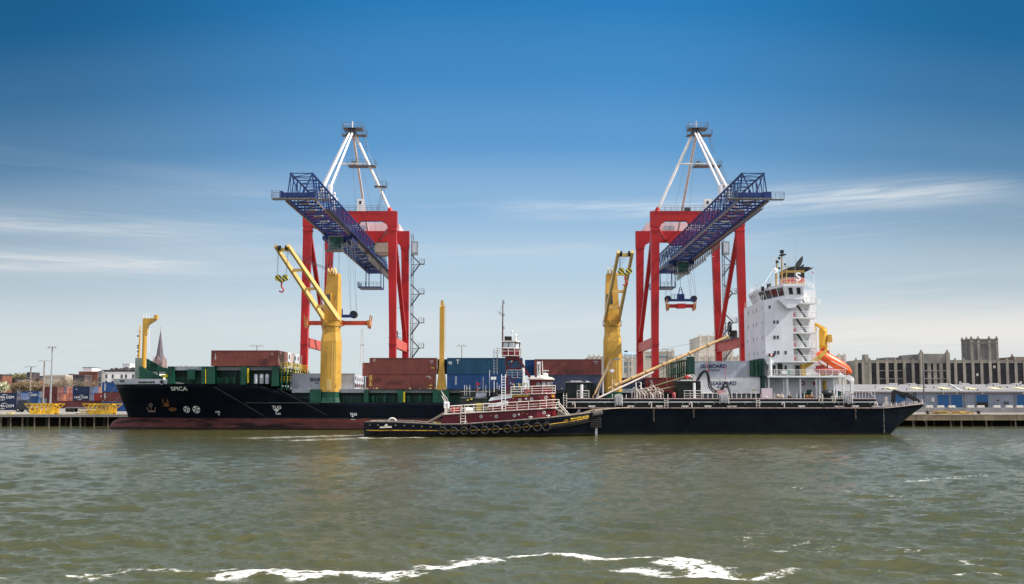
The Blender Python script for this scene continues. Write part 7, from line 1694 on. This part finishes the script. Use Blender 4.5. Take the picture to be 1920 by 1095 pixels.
lamp_post(96.5, 650, 250, 'tallest floodlight post on the left, standing above the first yellow frame', 6, 1.1, r=.22)
lamp_post(82.5, 676, 330, 'floodlight post between the shortest and tallest posts on the left', 5, 1.7, r=.28, mm=mat('post_brown', (.22, .18, .15), .8))
lamp_post(57.5, 687, 360, 'shortest floodlight post on the left, trees behind it', 4, 2.1, r=.32, mm=mat('post_brown', (.22, .18, .15), .8))
lamp_post(480.5, 648, 300, 'floodlight post rising behind the brown foredeck container', 7, 2.0, r=.18)
lamp_post(865.5, 648, 300, 'thin floodlight post rising behind the blue containers', 5, 1.5, r=.13, mm=mat('post_maroon', (.2, .08, .07)))
lamp_post(1251.5, 655, 290, 'floodlight post standing between the legs of the right gantry crane', 6, 1.7, r=.14, mm=mat('post_dark', (.05, .05, .06)))
lamp_post(1177, 672, 300, 'short lamp post right of the second yellow deck crane', 3, 1.4, r=.12, mm=mat('post_dark', (.05, .05, .06)))

# buildings
def block(name, px0, px1, pyt, D, depth, mm, label, cat='building', wins=(), winm=None, roofm=None, parapet=True, base=LZ, group=None, sidewins=0):
    x0, x1, zt = X(px0, D), X(px1, D), Z(pyt, D); t = thing(name, label, cat, ((x0 + x1) / 2, D, base), world=True, group=group)
    m = MB(); m.box(x0, x1, D, D + depth, base, zt); m.build('walls', mm, t)
    m = MB(); m.box(x0 - .15, x1 + .15, D - .15, D + depth + .15, zt, zt + .25); 
    if parapet: m.box(x0 - .05, x1 + .05, D - .05, D + .3, zt + .25, zt + .8); m.box(x0 - .05, x0 + .3, D + .3, D + depth, zt + .25, zt + .8); m.box(x1 - .3, x1 + .05, D + .3, D + depth, zt + .25, zt + .8)
    m.build('roof', roofm or mm, t)
    for (px, py, w_, h_) in wins:
        x, z = X(px, D), Z(py, D); m = MB(); m.box(x - w_ / 2, x + w_ / 2, D - .06, D - .005, z - h_ / 2, z + h_ / 2); wv = m.build('window', winm or dglass, t)
        m = MB(); m.box(x - w_ / 2 - .1, x + w_ / 2 + .1, D - .16, D - .062, z - h_ / 2 - .18, z - h_ / 2); m.build('sill', conc_lt, wv)
    for k in range(sidewins):
        m = MB(); yy = D + depth * (k + .5) / sidewins; m.box(x1 + .005, x1 + .05, yy - .6, yy + .6, zt - 4.2, zt - 2.2); m.build('window', winm or dglass, t)
    return t, x0, x1, zt
brick = mat('brown_brick', (.20, .085, .055), .9, var=.2, scale=.15, panel=(.9, .3, .03, .8)); dbrick = mat('dark_brick', (.075, .055, .055), .9, var=.25, scale=.15); buff = mat('buff_wall', (.46, .40, .32), .9, var=.12, scale=.1, streak=.3)
rwhite = mat('render_white', (.70, .68, .66), .8, var=.05, scale=.1, streak=.2); tar = mat('tar_roof', (.06, .06, .065), .9, var=.3)
block('brick_building', 148, 183, 699.5, 470, 28, brick, 'brown brick apartment block with pale roof house behind the yard', wins=[(px, py, 1.5, 2.2) for px in (163, 170) for py in (711, 721)], winm=mat('pale_window', (.3, .3, .3), .2))
block('brick_building', 137, 159, 705.5, 462, 20, dbrick, 'dark brick wing with blank windows left of the brown apartment block', wins=[(px, py, 1.6, 2.4) for px in (141, 148, 154) for py in (712, 721)])
block('roof_house', 155, 172, 689.5, 474, 10, rwhite, 'white lift house standing on the brown brick block', 'roof house', base=Z(699.5, 474), parapet=False, roofm=tar)
block('white_building', 191, 262, 697, 400, 40, rwhite, 'long white rendered building behind the ship bow', wins=[(px, 705.5, .8, 1.5) for px in (199.8, 211.7, 228.5, 236.5, 250)] + [(px, 717, .8, 1.5) for px in (200, 211.5)], roofm=tar)
block('grey_building', 184, 191, 698.5, 398, 26, mat('grey_side', (.2, .19, .19), .9), 'narrow grey building against the white rendered one', wins=[(187, 712, .9, 2), (188, 722, .9, 2)])
block('roof_house', 229, 243, 682.5, 430, 8, rwhite, 'white roof house above the long white rendered building', 'roof house', base=Z(697, 430), parapet=False)
m = MB(); q0 = W(208, 696, 425)
for k in range(34): px = 208 + k * 1.45; q = W(px, 697, 425 + rnd.uniform(-2, 2)); h_ = rnd.uniform(.8, 2.1); m.box(q.x - .35, q.x + .5, q.y - .5, q.y + .5, q.z - .6, q.z + h_)
m.build('roof_clutter', mat('roof_gear', (.13, .11, .115), .8, var=.5, scale=.6), None, 'dark low roofline of vents and tanks behind the white rendered building', 'roof plant', loc=(q0.x, 425, q0.z), world=True)
block('warehouse', 84, 123, 706, 480, 30, buff, 'plain buff walled warehouse without windows left of the brick block')
block('brick_building', 129, 134, 702, 500, 8, dbrick, 'small dark chimney like brick tower left of the dark wing', parapet=False)
hc = [brick, dbrick, buff, rwhite, mat('grey_row', (.30, .29, .30), .9), mat('rose_brick', (.28, .13, .10), .9)]; hn = ['brown brick', 'dark brick', 'buff', 'white', 'grey', 'rose brick']
rr = random.Random(21)
spots = [(-8, 5, 704), (3, 12, 711), (12, 22, 708.5), (20, 29, 714), (24, 33, 707), (33, 44, 712), (38, 47, 704.5), (44, 52, 714), (50, 58, 700), (56, 68, 706.5), (66, 74, 712), (72, 82, 708), (123, 130, 711)]
where = ['cut by the left edge', 'third roof from the left edge', 'above the blossom tree', 'low over the brown trees', 'with taller neighbours', 'below the round tree', 'rising above its row', 'just left of the shortest lamp post', 'tallest beside the shortest lamp post', 'right of the shortest lamp post', 'low between two lamp posts', 'just left of the tallest lamp post', 'between warehouse and dark wing']
for i, (a, b, y) in enumerate(spots):
    k = [0, 3, 3, 1, 5, 4, 5, 3, 1, 5, 0, 3, 0][i]; D = 620 + (i * 37 % 5) * 14
    block('row_house', a, b, y, D, 12, hc[k], f'small {hn[k]} house far off, {where[i]}', 'house', wins=[((a + b) / 2 + dx, y + 5, 1.4, 2.0) for dx in (-2, 2)], roofm=tar, group='row houses on the left skyline')
# church
cD = 560.0; cx0 = X(299.5, cD, 680)
ch = thing('church', 'distant church steeple with slim grey spire and rose stone belfry behind the ship bow', 'church', (cx0, cD, LZ))
stone = mat('rose_stone', (.25, .18, .165), .85, var=.2, scale=.3); slate = mat('spire_slate', (.115, .10, .115), .8, var=.15, scale=.3)
zb0, zb1, zt_ = Z(685, cD) - LZ, Z(672, cD) - LZ, Z(619, cD) - LZ
m = MB(); m.box(-2.8, 2.8, -2.8, 2.8, 0, zb0 + 1); m.box(-3.0, 3.0, -3.0, 3.0, zb0 - .6, zb0); m.build('tower', stone, ch)
m = MB(); m.lathe([(2.6, zb0 + 1), (2.0, zb1 + 2), (.06, zt_)], 8, (0, 0, 0), a0=R(22.5), a1=R(382.5)); m.sm = [False] * len(m.sm); m.tube([(0, 0, zt_ - .5), (0, 0, zt_ + 2)], .08, 5); m.build('spire', slate, ch)
for s in (-1, 1):
    for q in (-1, 1): m = MB(); m.lathe([(.62, zb0 - 2), (.62, zb0 + 2.0), (.02, zb0 + 5)], 8, (s * 2.7, q * 2.7, 0)); m.build('pinnacle', stone, ch)
for a in range(4):
    M_ = Matrix.Rotation(a * math.pi / 2, 3, 'Z'); m = MB(); m.add([M_ @ Vector(p) for p in ((-2.0, -2.95, zb0 + .8), (2.0, -2.95, zb0 + .8), (0, -2.95, zb0 + 5.2), (-2.0, -1.5, zb0 + .8), (2.0, -1.5, zb0 + .8), (0, -.9, zb0 + 5.2))], [(0, 1, 2), (3, 5, 4), (0, 2, 5, 3), (1, 4, 5, 2)]); m.build('gable', stone, ch)
    m = MB(); m.add([M_ @ Vector((x, -2.86, z)) for x, z in [(-.9, zb0 - 6)] + [(.9, zb0 - 6)] + [(.9 * math.cos(t), zb0 - 2.2 + 1.1 * math.sin(t)) for t in [math.pi * k / 8 for k in range(9)]]], [tuple(range(11))]); m.build('belfry_opening', mat('belfry_dark', (.02, .04, .05), .6), ch)
m = MB(); m.prism([(-14, 0), (14, 0), (14, 10), (0, 18), (-14, 10)], 'y', 4, 40); m.build('nave', stone, ch)
# trees
def leafm(nm, c): return mat(nm, c, .8, var=.4, scale=.9)
def tree(px, pyt, D, w, label, lm, dens=1500, bare=.0, base=LZ, group='trees behind the left yard', nm='bare_tree', leaf=.5):
    H = Z(pyt, D) - base; rt = random.Random(int(px * 13 + D)); t = thing(nm, label, 'tree', (X(px, D), D, base), group=group)
    tm = MB(); tips = []
    def br(p, d, l, r, lev):
        q = p + d * l; mid = p.lerp(q, .5) + Vector((rt.uniform(-1, 1), rt.uniform(-1, 1), rt.uniform(-.3, .5))) * l * .07; tm.tube([p, mid, q], [r, r * .8, r * .6], 5, False)
        if lev == 0: tips.append(q); return
        if lev <= 2: tips.append(mid); tips.append(q)
        for _ in range(rt.choice((3, 3, 4)) if lev > 1 else 3):
            e = (d + Vector((rt.uniform(-1, 1), rt.uniform(-1, 1), rt.uniform(-.35, .7))) * .85).normalized(); e.x *= w / (H * .62) if lev > 2 else 1.0; e.normalize(); br(q, e, l * rt.uniform(.60, .82), r * .55, lev - 1)
    br(Vector((0, 0, 0)), Vector((rt.uniform(-.05, .05), 0, 1)), H * .26, H * .022, 5)
    zm = max(v[2] for v in tm.v); f = H / zm; xm = max(abs(v[0]) for v in tm.v); fx = min(1.6, max(.6, w / xm))
    tm.v = [(v[0] * fx, v[1] * fx, v[2] * f) for v in tm.v]; tips = [Vector((p.x * fx, p.y * fx, p.z * f)) for p in tips]
    tm.build('trunk', mat('grey_bark', (.13, .10, .085), .9, var=.3, scale=2), t)
    m = MB()
    for _ in range(dens):
        p = rt.choice(tips) + Vector((rt.gauss(0, 1), rt.gauss(0, 1), rt.gauss(0, .8))) * H * .035
        a = Vector((rt.gauss(0, 1), rt.gauss(0, 1), rt.gauss(0, 1))).normalized(); b = a.orthogonal().normalized(); c = a.cross(b); s_ = leaf * rt.uniform(.5, 1.2)
        m.m = 0 if rt.random() < .6 else 1; m.add([p - b * s_ * .5, p + c * s_ * .4, p + b * s_ * .5, p - c * s_ * .4], [(0, 1, 2, 3)])
    m.build('crown', lm, t, fixn=False); return t
bud = [leafm('bud_brown', (.24, .17, .10)), leafm('bud_tan', (.30, .23, .14))]; blos = [leafm('blossom_cream', (.58, .56, .40)), leafm('young_leaf', (.36, .38, .16))]; olv = [leafm('spring_olive', (.22, .19, .09)), leafm('spring_green', (.17, .17, .07))]
tree(6, 718, 420, 7, 'cream blossoming tree at the left edge above the navy containers', blos, 2600, nm='blossom_tree', leaf=.8)
tree(-12, 722, 440, 7, 'blossoming tree half cut off by the left edge', blos, 1500, nm='blossom_tree', leaf=.8)
tree(28, 714, 470, 9, 'bare brownish tree right of the blossoming tree', bud, 2600, leaf=.6); tree(42, 712, 480, 10, 'bare brown tree at the centre of the left group', bud, 2600, leaf=.6); tree(58, 715, 476, 9, 'bare brown tree behind the shortest lamp post', bud, 2600, leaf=.6); tree(70, 717, 480, 8, 'tan bare tree just left of the buff warehouse', bud, 2200, leaf=.6)
tree(38, 699, 640, 14, 'round olive tree on the skyline above the small houses', olv, 2600, leaf=.9, nm='round_tree')
for px, y, w, l in ((110, 713, 6, 'thin bare tree in front of the buff warehouse'), (120, 714, 7, 'bare tan tree at the right end of the buff warehouse'), (132, 707, 8, 'tall bare tree in front of the dark brick wing'), (172, 711, 7, 'bare tree in front of the brown apartment block'), (180, 716, 6, 'small bare tree at the corner of the brown apartment block'), (100, 718, 5, 'low bare tree at the foot of the buff warehouse')): tree(px, y, 440, w, l, bud, 650, leaf=.4)

# ---------------------------------------------------------------- shore on the right and behind the ship
stone_g = mat('warehouse_concrete', (.245, .225, .19), .9, var=.18, scale=.12, streak=.6, dirt=(.10, .095, .085)); stone_p = mat('terminal_concrete', (.50, .465, .40), .9, var=.10, scale=.08, streak=.35)
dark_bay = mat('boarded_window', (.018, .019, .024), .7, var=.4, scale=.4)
def finial(m, x, y, z, s): m.box(x - s * .5, x + s * .5, y - s * .5, y + s * .5, z, z + s * .5); m.ball((x, y, z + s * .9), s * .45, 8, 5); m.box(x - s * .6, x + s * .6, y - s * .6, y + s * .6, z - s * .15, z)
# the long dark warehouse
D = 520.0
ww = thing('concrete_warehouse', 'long derelict concrete warehouse with tall dark bays and a parapet of knobs', 'building', (X(1770, D), D, LZ), world=True)
zp = Z(675, D); zc = Z(679.5, D); yf = D
xl, xr = X(1606, D), X(2040, D)
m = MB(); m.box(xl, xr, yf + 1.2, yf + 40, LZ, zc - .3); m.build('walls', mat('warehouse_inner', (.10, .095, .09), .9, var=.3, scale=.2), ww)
m = MB(); m.box(xl - .1, xr, yf - .1, yf + 1.3, zc - .3, zc + .35); m.box(xl, xr, yf + .1, yf + .6, zc + .35, zp - .35); m.box(xl - .1, xr, yf - .05, yf + .75, zp - .35, zp); m.build('parapet', stone_g, ww)
m = MB(); m.box(xl - .4, xl - .02, yf + 1.35, yf + 40, LZ, zp - .2); m.build('end_wall', stone_g, ww)
PI_ = [1606, 1618.5, 1631.5, 1646, 1663.4, 1679.7, 1696, 1712.3, 1727.5] + [1776, 1792, 1808.3, 1824.6, 1841, 1857, 1873, 1889, 1905.2, 1921.5, 1937.7, 1954, 1970, 1986, 2003, 2020, 2037]
for px in PI_:
    m = MB(); x = X(px, D); w = .75; m.box(x - w, x + w, yf - .2, yf + 1.1, LZ, zp + .01); m.build('pier', stone_g, ww)
    m = MB(); finial(m, x, yf + .3, zp + .02, .95); m.build('finial', stone_g, ww)
broken = {3, 4, 5}
for i in range(len(PI_) - 1):
    if i == 8: continue
    x0, x1 = X(PI_[i], D) + .75, X(PI_[i + 1], D) - .75
    if i in (1, 2):
        m = MB(); m.box(x0, x1 - (2.0 if i == 2 else 0), yf + .2, yf + 1.15, LZ, zc - .3); 
        if i == 1: m.build('infill_wall', mat('infill_tan', (.245, .225, .19), .9, var=.15, streak=.4), ww); continue
        x0 = x1 - 2
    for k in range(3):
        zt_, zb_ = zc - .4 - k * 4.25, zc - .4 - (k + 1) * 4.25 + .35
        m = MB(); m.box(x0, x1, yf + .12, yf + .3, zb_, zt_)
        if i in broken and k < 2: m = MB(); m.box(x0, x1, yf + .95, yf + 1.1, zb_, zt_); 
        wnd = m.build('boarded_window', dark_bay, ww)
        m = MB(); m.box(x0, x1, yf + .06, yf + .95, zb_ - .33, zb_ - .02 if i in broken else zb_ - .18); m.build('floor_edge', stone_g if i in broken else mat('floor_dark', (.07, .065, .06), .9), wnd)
        if (i * 5 + k * 3) % 7 == 0 and i > 9 and i not in broken: m = MB(); m.box(x0 + 1.0, x0 + 2.2, yf + .08, yf + .118, zb_ + 1.2, zb_ + 2.6); m.build('vent_patch', stone_p, wnd)
# projecting centre bay
x0, x1 = X(1727.5, D), X(1777, D); zt_ = Z(663.5, D)
m = MB(); m.box(x0, x1, yf - 1.0, yf + 12, zc - .5, zt_); m.build('centre_parapet', mat('parapet_stained', (.19, .18, .165), .9, var=.2, scale=.15, streak=.6), ww)
for px in (1727.5, 1776.5): m = MB(); x = X(px, D); m.box(x - 1.0, x + 1.0, yf - 1.5, yf + .5, LZ, zt_ + .5); finial(m, x, yf - .5, zt_ + .6, 1.3); m.build('centre_pier', stone_g, ww)
for px in (1741.5, 1752.5, 1764): m = MB(); x = X(px, D); m.box(x - .95, x + .95, yf - .75, yf + .4, LZ, zc - .3); m.build('centre_pier', stone_g, ww)
for a, b in ((1731, 1738), (1746, 1750.5), (1756, 1761), (1768, 1773.5)):
    for k in range(3): m = MB(); zq = zc - .8 - k * 4.3; m.box(X(a, D), X(b, D), yf - .55, yf - .4, zq - 3.4, zq); m.build('boarded_window', dark_bay, ww)
m = MB()
for k in range(3): zq = zc - 4.75 - k * 4.3; m.box(x0 + 1, x1 - 1, yf - 1.05, yf - .3, zq, zq + .5); m.sep()
m.build('spandrel', stone_g, ww)
m = MB(); m.box(X(1683, D), X(1730, D), yf + 14, yf + 30, zc, Z(668, D)); m.prism([(X(1705, D), zc), (X(1731, D), zc), (X(1731, D), Z(663.5, D)), (X(1727, D), Z(663, D)), (X(1705, D), Z(665, D))], 'y', yf + 10, yf + 13.9); m.build('roof_house', mat('parapet_stained', (.2, .19, .175)), ww)
m = MB(); m.box(X(1622, D), X(1629, D), yf - .3, yf + 4, zp - 1, Z(664.5, D)); m.build('chimney', stone_g, ww)
m = MB(); m.box(X(1902, D + 10), xr, D + 10, D + 30, zc, Z(669, D + 10)); finial(m, X(1900, D + 10), D + 10.5, Z(669, D + 10), 1.2); m.build('roof_house', mat('roof_house_brown', (.22, .17, .13), .9, var=.2), ww)
# tower
D2 = 535.0; tw_ = thing('concrete_tower', 'square stained concrete tower with corner knobs rising over the derelict warehouse', 'tower', (X(1839, D2), D2, LZ), world=True)
ta, tb, tz1 = X(1823, D2), X(1872, D2), Z(637, D2); tdp = 10.6
m = MB(); m.box(ta, tb, D2, D2 + tdp, Z(679, D2), tz1); m.build('walls', mat('tower_stained', (.17, .16, .15), .9, var=.22, scale=.10, streak=.7, dirt=(.10, .085, .075)), tw_)
m = MB(); m.box(ta - .3, tb + .3, D2 - .3, D2 + tdp + .3, tz1, tz1 + .6); m.box(ta - .3, tb + .3, D2 - .3, D2 + tdp, Z(644.5, D2), Z(643.5, D2)); m.build('cornice', stone_g, tw_)
for px in (1823.5, 1836.5, 1857, 1871): m = MB(); x = X(px, D2); m.box(x - .7, x + .7, D2 - .3, D2 + .3, Z(679, D2), tz1 + .3); finial(m, x, D2, tz1 + .45, 1.2); m.build('pilaster', stone_g, tw_)
for k in (1, 2): m = MB(); y = D2 + tdp * k / 2; m.box(ta - .3, ta + .3, y - .7, y + .7, Z(679, D2), tz1 + .3); finial(m, ta, y, tz1 + .45, 1.2); m.build('pilaster', stone_g, tw_)
for k in range(16):
    if k % 1 == 0: m = MB(); x = ta + 1 + k * (tb - ta - 2) / 15; m.box(x - .12, x + .12, D2 - .12, D2 + .0, Z(643, D2), tz1 - .2); m.build('parapet_rib', stone_g, tw_)
# long low shed with blue doors
D3 = 240.0; SZ = 3.5
dock = MB(); dock.box(X(1640, D3 - 3), X(2080, D3), D3 - 3, D3 + 30, LZ, SZ); dock.build('loading_dock', mat('dock_grey', (.22, .215, .21), .9, var=.2, scale=.3, streak=.5), None, 'low concrete loading dock running in front of the long grey shed', 'loading dock', loc=(X(1800, D3), D3, LZ), world=True)
sh = thing('shed', 'long low grey shed with corrugated roof and blue doors on the right wharf', 'building', (X(1780, D3), D3, SZ), world=True)
sx0, sx1 = X(1575, D3), X(2060, D3); ze, zr2 = Z(734.5, D3), Z(721, D3 + 18)
shw = mat('shed_wall', (.19, .215, .26), .7, var=.10, scale=.3, streak=.3)
def corr(x0, x1, y, z0, z1, p=.6, d=.07):
    m = MB(); n = int((x1 - x0) / p); pr = []
    for i in range(n): pr += [(x0 + p * i, y), (x0 + p * i + p * .35, y), (x0 + p * (i + .5), y - d), (x0 + p * (i + .85), y - d)]
    pr.append((x1, y)); k = len(pr); m.add([(a, b, z0) for a, b in pr] + [(a, b, z1) for a, b in pr], [(i, i + 1, k + i + 1, k + i) for i in range(k - 1)]); return m
corr(sx0, sx1, D3, SZ, ze).build('front_wall', shw, sh)
m = MB(); m.box(sx0, sx0 + .1, D3 + .01, D3 + 30, SZ, ze); m.box(sx0, sx1, D3 + 30, D3 + 30.2, SZ, ze); m.build('back_wall', shw, sh)
roofm = mat('shed_roof', (.23, .225, .22), .75, var=.10, scale=.15, streak=.4, dirt=(.15, .14, .135))
m = MB(); n = int((sx1 - sx0) / .9)
for i in range(n): xx = sx0 + i * .9; m.add([(xx, D3 - .6, ze - .02), (xx + .45, D3 - .6, ze + .06), (xx + .9, D3 - .6, ze - .02), (xx, D3 + 18, zr2), (xx + .45, D3 + 18, zr2 + .08), (xx + .9, D3 + 18, zr2)], [(0, 1, 4, 3), (1, 2, 5, 4)])
m.add([(sx0, D3 + 18, zr2), (sx1, D3 + 18, zr2), (sx1, D3 + 30.5, ze), (sx0, D3 + 30.5, ze)], [(0, 1, 2, 3)]); rf = m.build('roof', roofm, sh)
m = MB(); m.box(sx0, sx1, D3 - .72, D3 - .5, ze - .28, ze - .03); m.build('gutter', mat('gutter_brown', (.16, .13, .11), .7), sh)
sl_ = (zr2 - ze) / 18.6
for px in (1671, 1719, 1770, 1818.5, 1865, 1913, 1960, 2005):
    m = MB(); x = X(px, D3 + 7); w = 1.0
    for dx in (0,): m.add([(x - 1.0, D3 + 4.5, ze + 5.1 * sl_ + .12), (x + 1.1, D3 + 4.5, ze + 5.1 * sl_ + .12), (x + .9, D3 + 9.5, ze + 10.1 * sl_ + .12), (x - 1.2, D3 + 9.5, ze + 10.1 * sl_ + .12)], [(0, 1, 2, 3)])
    m.build('skylight', mat('skylight_yellow', (.62, .52, .28), .6, var=.15), rf)
for px in (1674, 1708, 1768, 1808, 1863, 1905): m = MB(); x = X(px, D3 + 18); m.box(x - 1.2, x + .9, D3 + 17.3, D3 + 18.7, zr2, zr2 + .35); m.build('ridge_vent', mat('vent_white', (.55, .54, .52), .6), rf)
m = MB(); m.beam((X(1780, D3 + 18), D3 + 17.9, zr2 + .12), (X(1801, D3), D3 - .55, ze + .14), .35, .12); m.build('roof_seam', mat('vent_white', (.55, .54, .52)), rf)
m = MB()
for k in range(26): px = 1640 + k * 13.7 + rnd.uniform(-5, 5); f = rnd.uniform(2, 16); x = X(px, D3 + f); z = ze + (f + .6) * sl_; m.box(x - .12, x + .12, D3 + f - .1, D3 + f + .1, z, z + .4); m.sep()
m.build('roof_vent', tar, rf)
bdoor = mat('door_blue', (.012, .085, .22), .5, var=.10, scale=.4, streak=.2, panel=(9, .55, .02, .8))
for px0, px1, op in ((1676, 1696, 0), (1755.5, 1777, 0), (1780.5, 1802, 0), (1828, 1850, 1), (1903.5, 1927, 0), (1990, 2012, 0)):
    xa, xb = X(px0, D3), X(px1, D3); zt_ = Z(740.3, D3); m = MB(); m.box(xa, xb, D3 - .13, D3 - .08, SZ + (1.35 if op else .02), zt_); d = m.build('roller_door', bdoor, sh)
    m = MB(); 
    for x in (xa - .12, xb): m.box(x, x + .12, D3 - .2, D3 - .075, SZ, zt_ + .15)
    m.box(xa, xb, D3 - .2, D3 - .135, zt_, zt_ + .15); m.build('door_frame', shw, d)
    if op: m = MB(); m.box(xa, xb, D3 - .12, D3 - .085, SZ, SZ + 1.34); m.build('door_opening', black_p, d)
    m = MB(); m.box((xa + xb) / 2 - .15, (xa + xb) / 2 + .15, D3 - .5, D3 - .1, zt_ + .25, zt_ + .5); m.build('door_lamp', white_p, d)
m = MB(); m.box(X(1879, D3), X(1889, D3), D3 - .12, D3 - .08, Z(758, D3), Z(753, D3)); m.build('window', dglass, sh)
m = MB(); x = X(1747, D3); m.box(x - .35, x + .35, D3 - .2, D3 - .08, Z(753, D3), Z(745.5, D3)); m.build('meter_box', mat('meter_pale', (.5, .47, .44), .7), sh)
m = MB(); x = X(1869, D3); m.box(x - .2, x + .2, D3 - .25, D3 - .08, Z(752, D3), Z(749.5, D3)); m.build('wall_unit', black_p, sh)
m = MB()
for px in (1806, 1900): m.tube([(X(px, D3), D3 - .15, SZ), (X(px, D3), D3 - .15, ze - .2)], .05, 5); m.sep()
m.build('downpipe', mat('gutter_brown', (.16, .13, .11)), sh)
lbl = ['left of the paired blue doors', 'under the first of the paired blue doors', 'under the second of the paired blue doors', 'left of the half open door', 'right under the half open door', 'left of the small window', 'right of the small window', 'under the blue door cut by the right edge']
for i, px in enumerate((1740, 1761, 1782, 1817, 1836, 1866, 1889, 1909)):
    x = X(px, D3 - 2.6); m = MB(); m.loft([[(x - .85 + f, D3 - 2.95 + f, z), (x + .85 - f, D3 - 2.95 + f, z), (x + .85 - f, D3 - 2.3 - f, z), (x - .85 + f, D3 - 2.3 - f, z)] for z, f in ((SZ + .003, 0), (SZ + .4, .02), (SZ + .52, .09))])
    m.build('concrete_barrier', mat('barrier_pale', (.55, .52, .46), .85, var=.12, scale=1, streak=.3), None, f'pale concrete block {lbl[i]}', 'barrier', 'concrete blocks along the loading dock', loc=(x, D3 - 2.6, SZ), world=True)
# timber and weeds on the wharf
m = MB(); rt = random.Random(4)
for k in range(26):
    x = X(rt.uniform(1752, 1806), 215); y = rt.uniform(213, 217); l = rt.uniform(2, 4.5); z = LZ + .12 + rt.choice((0, .2, .4)); m.beam((x - l / 2, y, z), (x + l / 2, y + rt.uniform(-.3, .3), z), .22, .2)
m.build('timber_pile', mat('golden_timber', (.42, .26, .08), .85, var=.35, scale=1.5), None, 'pile of golden planks lying on the right wharf', 'timber', loc=(X(1780, 215), 215, LZ), world=True)
for i, (px, l) in enumerate(((1832, 'dark mooring bollard on the right wharf edge below the half open door'), (1737, 'dark mooring bollard on the right wharf just past the barge bow'))):
    m = MB(); x = X(px, 199.6); m.lathe([(.42, LZ), (.36, LZ + .2), (.28, LZ + .5), (.46, LZ + .6), (.46, LZ + .8), (.1, LZ + .85)], 12, (x, 199.6, 0)); m.build('bollard', black_p, None, l, 'bollard', 'bollards on the right wharf', loc=(x, 199.6, LZ), world=True)
# pale industrial buildings behind the ship
D4 = 430.0
def terminal(px0, px1, pyt, D, depth, label, knobs, wins=(), bands=True, mm=stone_p):
    t, x0, x1, zt = block('concrete_building', px0, px1, pyt, D, depth, mm, label, wins=wins, winm=mat('blue_grey_window', (.13, .20, .24), .15, var=.2), parapet=False)
    m = MB(); m.box(x0 - .1, x1 + .1, D - .25, D - .005, zt - 1.6, zt - 1.25); m.box(x0 - .1, x1 + .1, D - .3, D + .2, zt + .25, zt + .7); m.build('cornice', mm, t)
    for k in range(knobs):
        x = x0 + .6 + (x1 - x0 - 1.2) * k / max(1, knobs - 1); m = MB(); m.box(x - .5, x + .5, D - .4, D - .002, LZ, zt + .7); finial(m, x, D + .1, zt + .6, .9); m.build('pilaster', mm, t)
    for k in range(3):
        y = D + 2 + depth * k / 3; m = MB(); m.box(x0 - .35, x0 - .002, y - .5, y + .5, LZ, zt + .5); m.build('pilaster', mm, t)
    return t
terminal(1103, 1135, 671, D4, 40, 'pale concrete building showing left of the second yellow deck crane', 4)
terminal(1166, 1205, 671.5, D4 + 6, 40, 'pale concrete building with square blue windows right of the second yellow deck crane', 3, [(1167, 681, 2.2, 2.4), (1167, 694, 2.2, 2.4), (1172, 681, 1.6, 2.4), (1172, 694, 1.6, 2.4), (1183, 681, .9, 1.6), (1183, 694, .9, 1.6)])
terminal(1206, 1265, 661, D4 + 30, 30, 'beige concrete block with a flat roof between the right crane legs', 2, [(1217, 668, 3.2, 1.4), (1237, 668, 9, 1.6), (1237, 684, 7, 2.2)], mm=mat('beige_block', (.47, .43, .355), .9, var=.1, scale=.08, streak=.3))
terminal(1296, 1400, 671, D4 + 12, 40, 'pale concrete building low behind the grey lettered container', 9)
tt = terminal(1312, 1376, 632, D4 + 40, 26, 'tall pale concrete tower with knobs behind the slanting boom tip', 5)
terminal(1572, 1587, 668, D4 + 60, 30, 'pale concrete building corner showing above the orange lifeboat', 2)
block('beige_building', 1587, 1607, 690, 640, 20, mat('beige_yellow', (.50, .44, .30), .9, var=.1), 'low beige yellow building in the gap left of the derelict warehouse', wins=[(px, py, 1.6, 2.2) for px in (1590, 1595, 1600) for py in (696, 704, 712)], roofm=tar)
t = thing('water_tank', 'pale blue horizontal tank on a roof beside the right crane leg', 'tank', tuple(W(1177, 671, D4 + 20)), world=True)
m = MB(); a, b = W(1166, 664.5, D4 + 20), W(1190, 666.5, D4 + 20); m.tube([a, b], 1.35, 14); m.sep(); m.box(a.x, b.x, a.y - 1, a.y + 1, Z(671.5, D4 + 20), a.z - 1.2); m.build('tank_shell', mat('tank_blue', (.33, .43, .50), .5, .2, var=.15, streak=.3), t)
m = MB(); q = W(1174, 659.5, D4 + 20); m.box(q.x - .8, q.x + .6, q.y - .6, q.y + .6, q.z - .6, q.z + .5); m.build('hatch', black_p, t)
